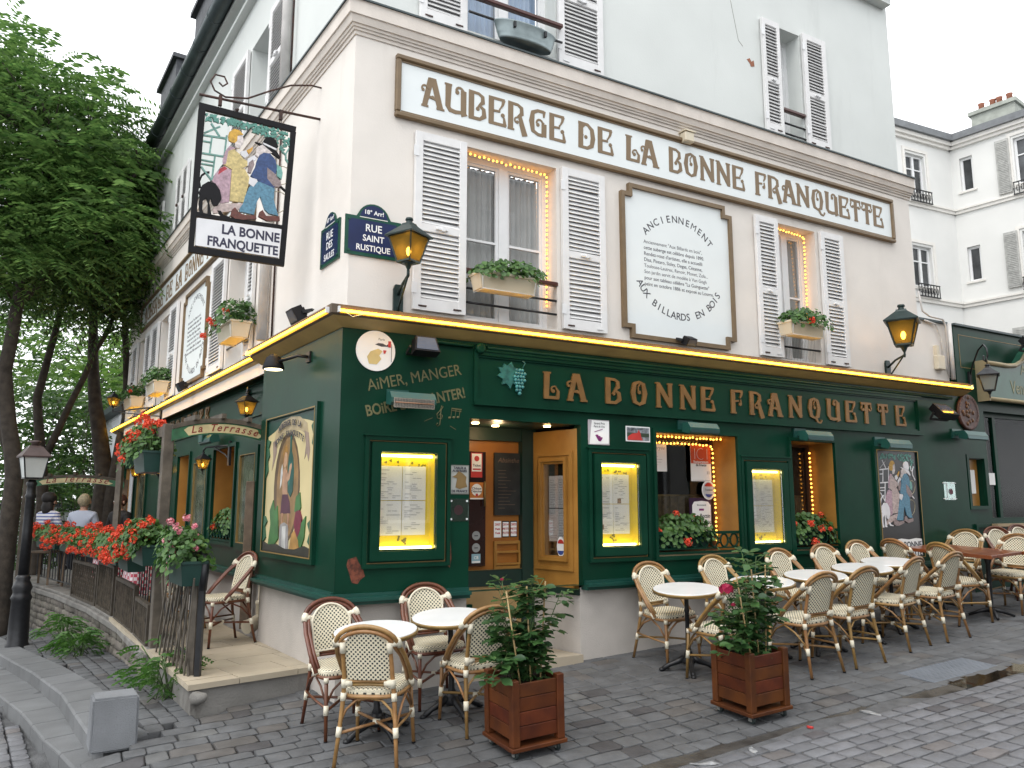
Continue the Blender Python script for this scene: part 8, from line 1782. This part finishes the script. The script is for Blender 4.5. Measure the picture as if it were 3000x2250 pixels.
tree(-8.6, 13.6, 'big leafy tree at the left whose crown fills the upper left corner', [([(-8.6, 13.6, -.8), (-8.55, 13.6, 2.4), (-8.9, 13.6, 4.3), (-8.75, 13.7, 6.5), (-8.3, 13.8, 8.2)], (.17, .06)), ([(-8.55, 13.6, 2.6), (-9.6, 13.9, 4.6), (-10.2, 14, 7)], (.10, .04)), ([(-8.75, 13.7, 5.6), (-7.6, 13.9, 7.2), (-7.0, 14, 8.2)], (.07, .03))],
     [(-9.2, 14.0, 8.3, 2.3, 1.8, 2.2), (-7.6, 14.0, 7.3, 1.5, 1.5, 1.3), (-9.9, 14.2, 10.0, 1.3, 1.2, 1.2), (-8.9, 13.6, 6.2, 1.7, 1.3, .6)], TL, 71, 190, 27, .58, lw=.05)
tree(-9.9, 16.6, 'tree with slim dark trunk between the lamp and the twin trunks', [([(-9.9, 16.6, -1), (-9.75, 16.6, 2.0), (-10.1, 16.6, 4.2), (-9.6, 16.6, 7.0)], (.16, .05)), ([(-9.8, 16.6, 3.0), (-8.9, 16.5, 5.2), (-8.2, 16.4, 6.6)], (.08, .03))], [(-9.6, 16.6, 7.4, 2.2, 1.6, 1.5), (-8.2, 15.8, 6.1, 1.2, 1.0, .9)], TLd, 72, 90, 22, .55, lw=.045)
tree(-9.05, 17.4, 'tree with thick twin trunks at the far end of the house', [([(-9.0, 17.4, -1), (-8.95, 17.4, 2.6), (-9.3, 17.3, 4.6), (-9.5, 17.2, 7.4)], (.26, .06)), ([(-8.85, 17.4, 1.0), (-8.55, 17.3, 3.4), (-8.2, 17.1, 5.0), (-7.6, 16.6, 7.2)], (.20, .05)), ([(-8.5, 17.3, 3.6), (-8.6, 17.2, 5.5), (-8.9, 17, 7.5)], (.10, .04))], [(-8.6, 16.6, 7.9, 2.0, 1.6, 1.5), (-7.1, 15.4, 6.6, .9, .9, 1.0)], TL, 73, 110, 25, .58, lw=.05)
for k, (x, y, h, r, lb, lm) in enumerate(((-17.5, 22, 6.0, 3.4, 'tree with sunlit leaf colour far left behind the lamp', TL2), (-13.2, 25, 5.6, 3.2, 'bright green tree behind the garden wall', TL2), (-20, 27, 8.5, 4.2, 'tall tree filling the far left background', TLd), (-15.5, 31, 8.0, 4.5, 'pale tree farthest behind the trunks', TL2), (-10.8, 29, 6.2, 3.0, 'bushy tree behind the white wing', TLd))):
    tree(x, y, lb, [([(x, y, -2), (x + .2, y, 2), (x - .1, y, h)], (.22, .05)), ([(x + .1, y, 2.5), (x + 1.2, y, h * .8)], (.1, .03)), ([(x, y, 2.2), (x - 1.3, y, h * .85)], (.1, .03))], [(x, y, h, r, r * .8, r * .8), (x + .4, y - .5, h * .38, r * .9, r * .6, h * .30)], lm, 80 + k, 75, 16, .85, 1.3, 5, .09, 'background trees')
tree(-14.2, 12.2, 'unseen tree added beyond the left edge to shade the terrace', [([(-14.2, 12.2, -1), (-14, 12.2, 3), (-13.6, 12.0, 6.5), (-13.2, 11.8, 8.8)], (.22, .06)), ([(-14, 12.2, 3.4), (-12.6, 11.4, 6.2), (-11.2, 10.8, 7.6)], (.11, .04)), ([(-13.8, 12.2, 4.6), (-14.8, 11, 7.2)], (.1, .04))], [(-12.8, 11.0, 8.6, 2.4, 2.4, 1.5), (-14.5, 12, 9.2, 2.6, 2.4, 1.8), (-12.6, 14.5, 8.2, 2.2, 2.0, 1.6)], TLd, 76, 120, 20, .65, lw=.06)  # added out of view so that its crown shades the terrace side
# ivy and shrub screen at the far end of the terrace
def shrub(x, y, z, w, d, h, n, label, lm, seed, L_=.35, name='shrub'):
    rr = random.Random(seed); t = thing(name, label, 'shrub', T(x, y, z)); lf = MB(); st = MB()
    for i in range(n):
        p = Vector((rr.uniform(-w, w), rr.uniform(-d, d), h * rr.random() ** .8)); a = rr.random() * 6.28; pinnate(lf, p, Vector((math.cos(a), math.sin(a), .35)), L_ * rr.uniform(.6, 1.1), rr, 4, L_ * .13)
        if i % 8 == 0: st.tube([(p.x * .5, p.y * .5, 0), (p.x * .8, p.y * .8, p.z * .6), tuple(p)], .008, 4)
    lf.build('foliage', lm, t, kind='stuff'); st.build('stems', BARK, t, kind='stuff')
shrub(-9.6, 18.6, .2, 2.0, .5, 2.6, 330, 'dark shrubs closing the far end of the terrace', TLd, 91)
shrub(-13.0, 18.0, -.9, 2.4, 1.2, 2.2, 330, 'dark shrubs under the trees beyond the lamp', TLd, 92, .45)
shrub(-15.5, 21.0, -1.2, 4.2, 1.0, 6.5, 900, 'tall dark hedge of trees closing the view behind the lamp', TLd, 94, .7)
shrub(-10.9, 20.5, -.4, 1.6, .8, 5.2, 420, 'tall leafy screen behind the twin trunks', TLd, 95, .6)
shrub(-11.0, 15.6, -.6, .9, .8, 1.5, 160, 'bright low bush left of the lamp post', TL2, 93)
def sumac(x, y, label, n, h, seed, dirs=(0, 6.28)):
    rr = random.Random(seed); t = thing('weed_clump', label, 'weed', T(x, y, ground(x, y))); lf = MB(); st = MB()
    for i in range(n):
        a = rr.uniform(*dirs); r = rr.uniform(.02, .27); hh = h * rr.uniform(.25, 1); top = Vector((math.cos(a) * r, math.sin(a) * r, hh)); st.tube([(rr.gauss(0, .08), rr.gauss(0, .08), 0), tuple(top * .6 + Vector((0, 0, .05))), tuple(top)], .005, 4)
        for k in range(3): b = a + rr.gauss(0, .7); pinnate(lf, top - Vector((0, 0, .03 * k)), Vector((math.cos(b), math.sin(b), .35)), rr.uniform(.12, .21), rr, 7, .023)
    lf.build('fronds', leafmat('sumac leaf', (.03, .105, .016), (.085, .20, .03), .4), t, kind='stuff'); st.build('stems', STEM, t, kind='stuff')
sumac(-5.75, 10.5, 'large clump of feathery weeds at the wall foot beside the lamp post', 34, .48, 101); sumac(-5.25, 9.98, 'feathery weeds next to the large clump at the rubble wall', 20, .32, 102)
sumac(-2.92, 7.0, 'broad leafed weeds under the terrace corner', 22, .36, 103); sumac(-3.25, 7.55, 'young weed shoots climbing the wall below the trellis', 16, .45, 104)

# ================================================================== house across the narrow street (seen only in the window glass)
oh = thing('opposite_house', 'plain stone house across the narrow street facing the restaurant', 'building', FR @ T(8, -8.6, .3)); OW = mat('grey stone front', (.30, .29, .27), .9, var=.12, scale=1.5, bump=.2, bscale=20)
FO = FR @ T(0, -8.4, 0) @ RZ(math.pi)
hl = [(-16 + i * 2.3, -15 + i * 2.3, z, z + 1.6) for i in range(6) for z in (1.6, 4.5, 7.2)]
m = wall(MB(), -17, -2.6, 0, 9.0, hl, 0, .2); m.quad((-2.6, 0, 0), (-2.6, 6, 0), (-2.6, 6, 9), (-2.6, 0, 9)); m.build('wall', OW, oh, FO)
for a, b, c, d in hl:
    w = rframe(MB(), a, b, c, d, .06, .14, .2).box((a + b) / 2 - .04, (a + b) / 2 + .04, .14, .2, c, d).build('window', WHITEP, oh, FO); MB().quad((a, .19, c), (b, .19, c), (b, .19, d), (a, .19, d)).build('pane', mat('dim far glass', (.07, .075, .08), .1), w, FO)
m = MB(); m.box(-17.2, -2.4, -.3, .1, 9.0, 9.2); m.quad((-17, 0, 9.2), (-2.6, 0, 9.2), (-2.6, 3, 11), (-17, 3, 11)); m.build('roof', SLATE, oh, FO)
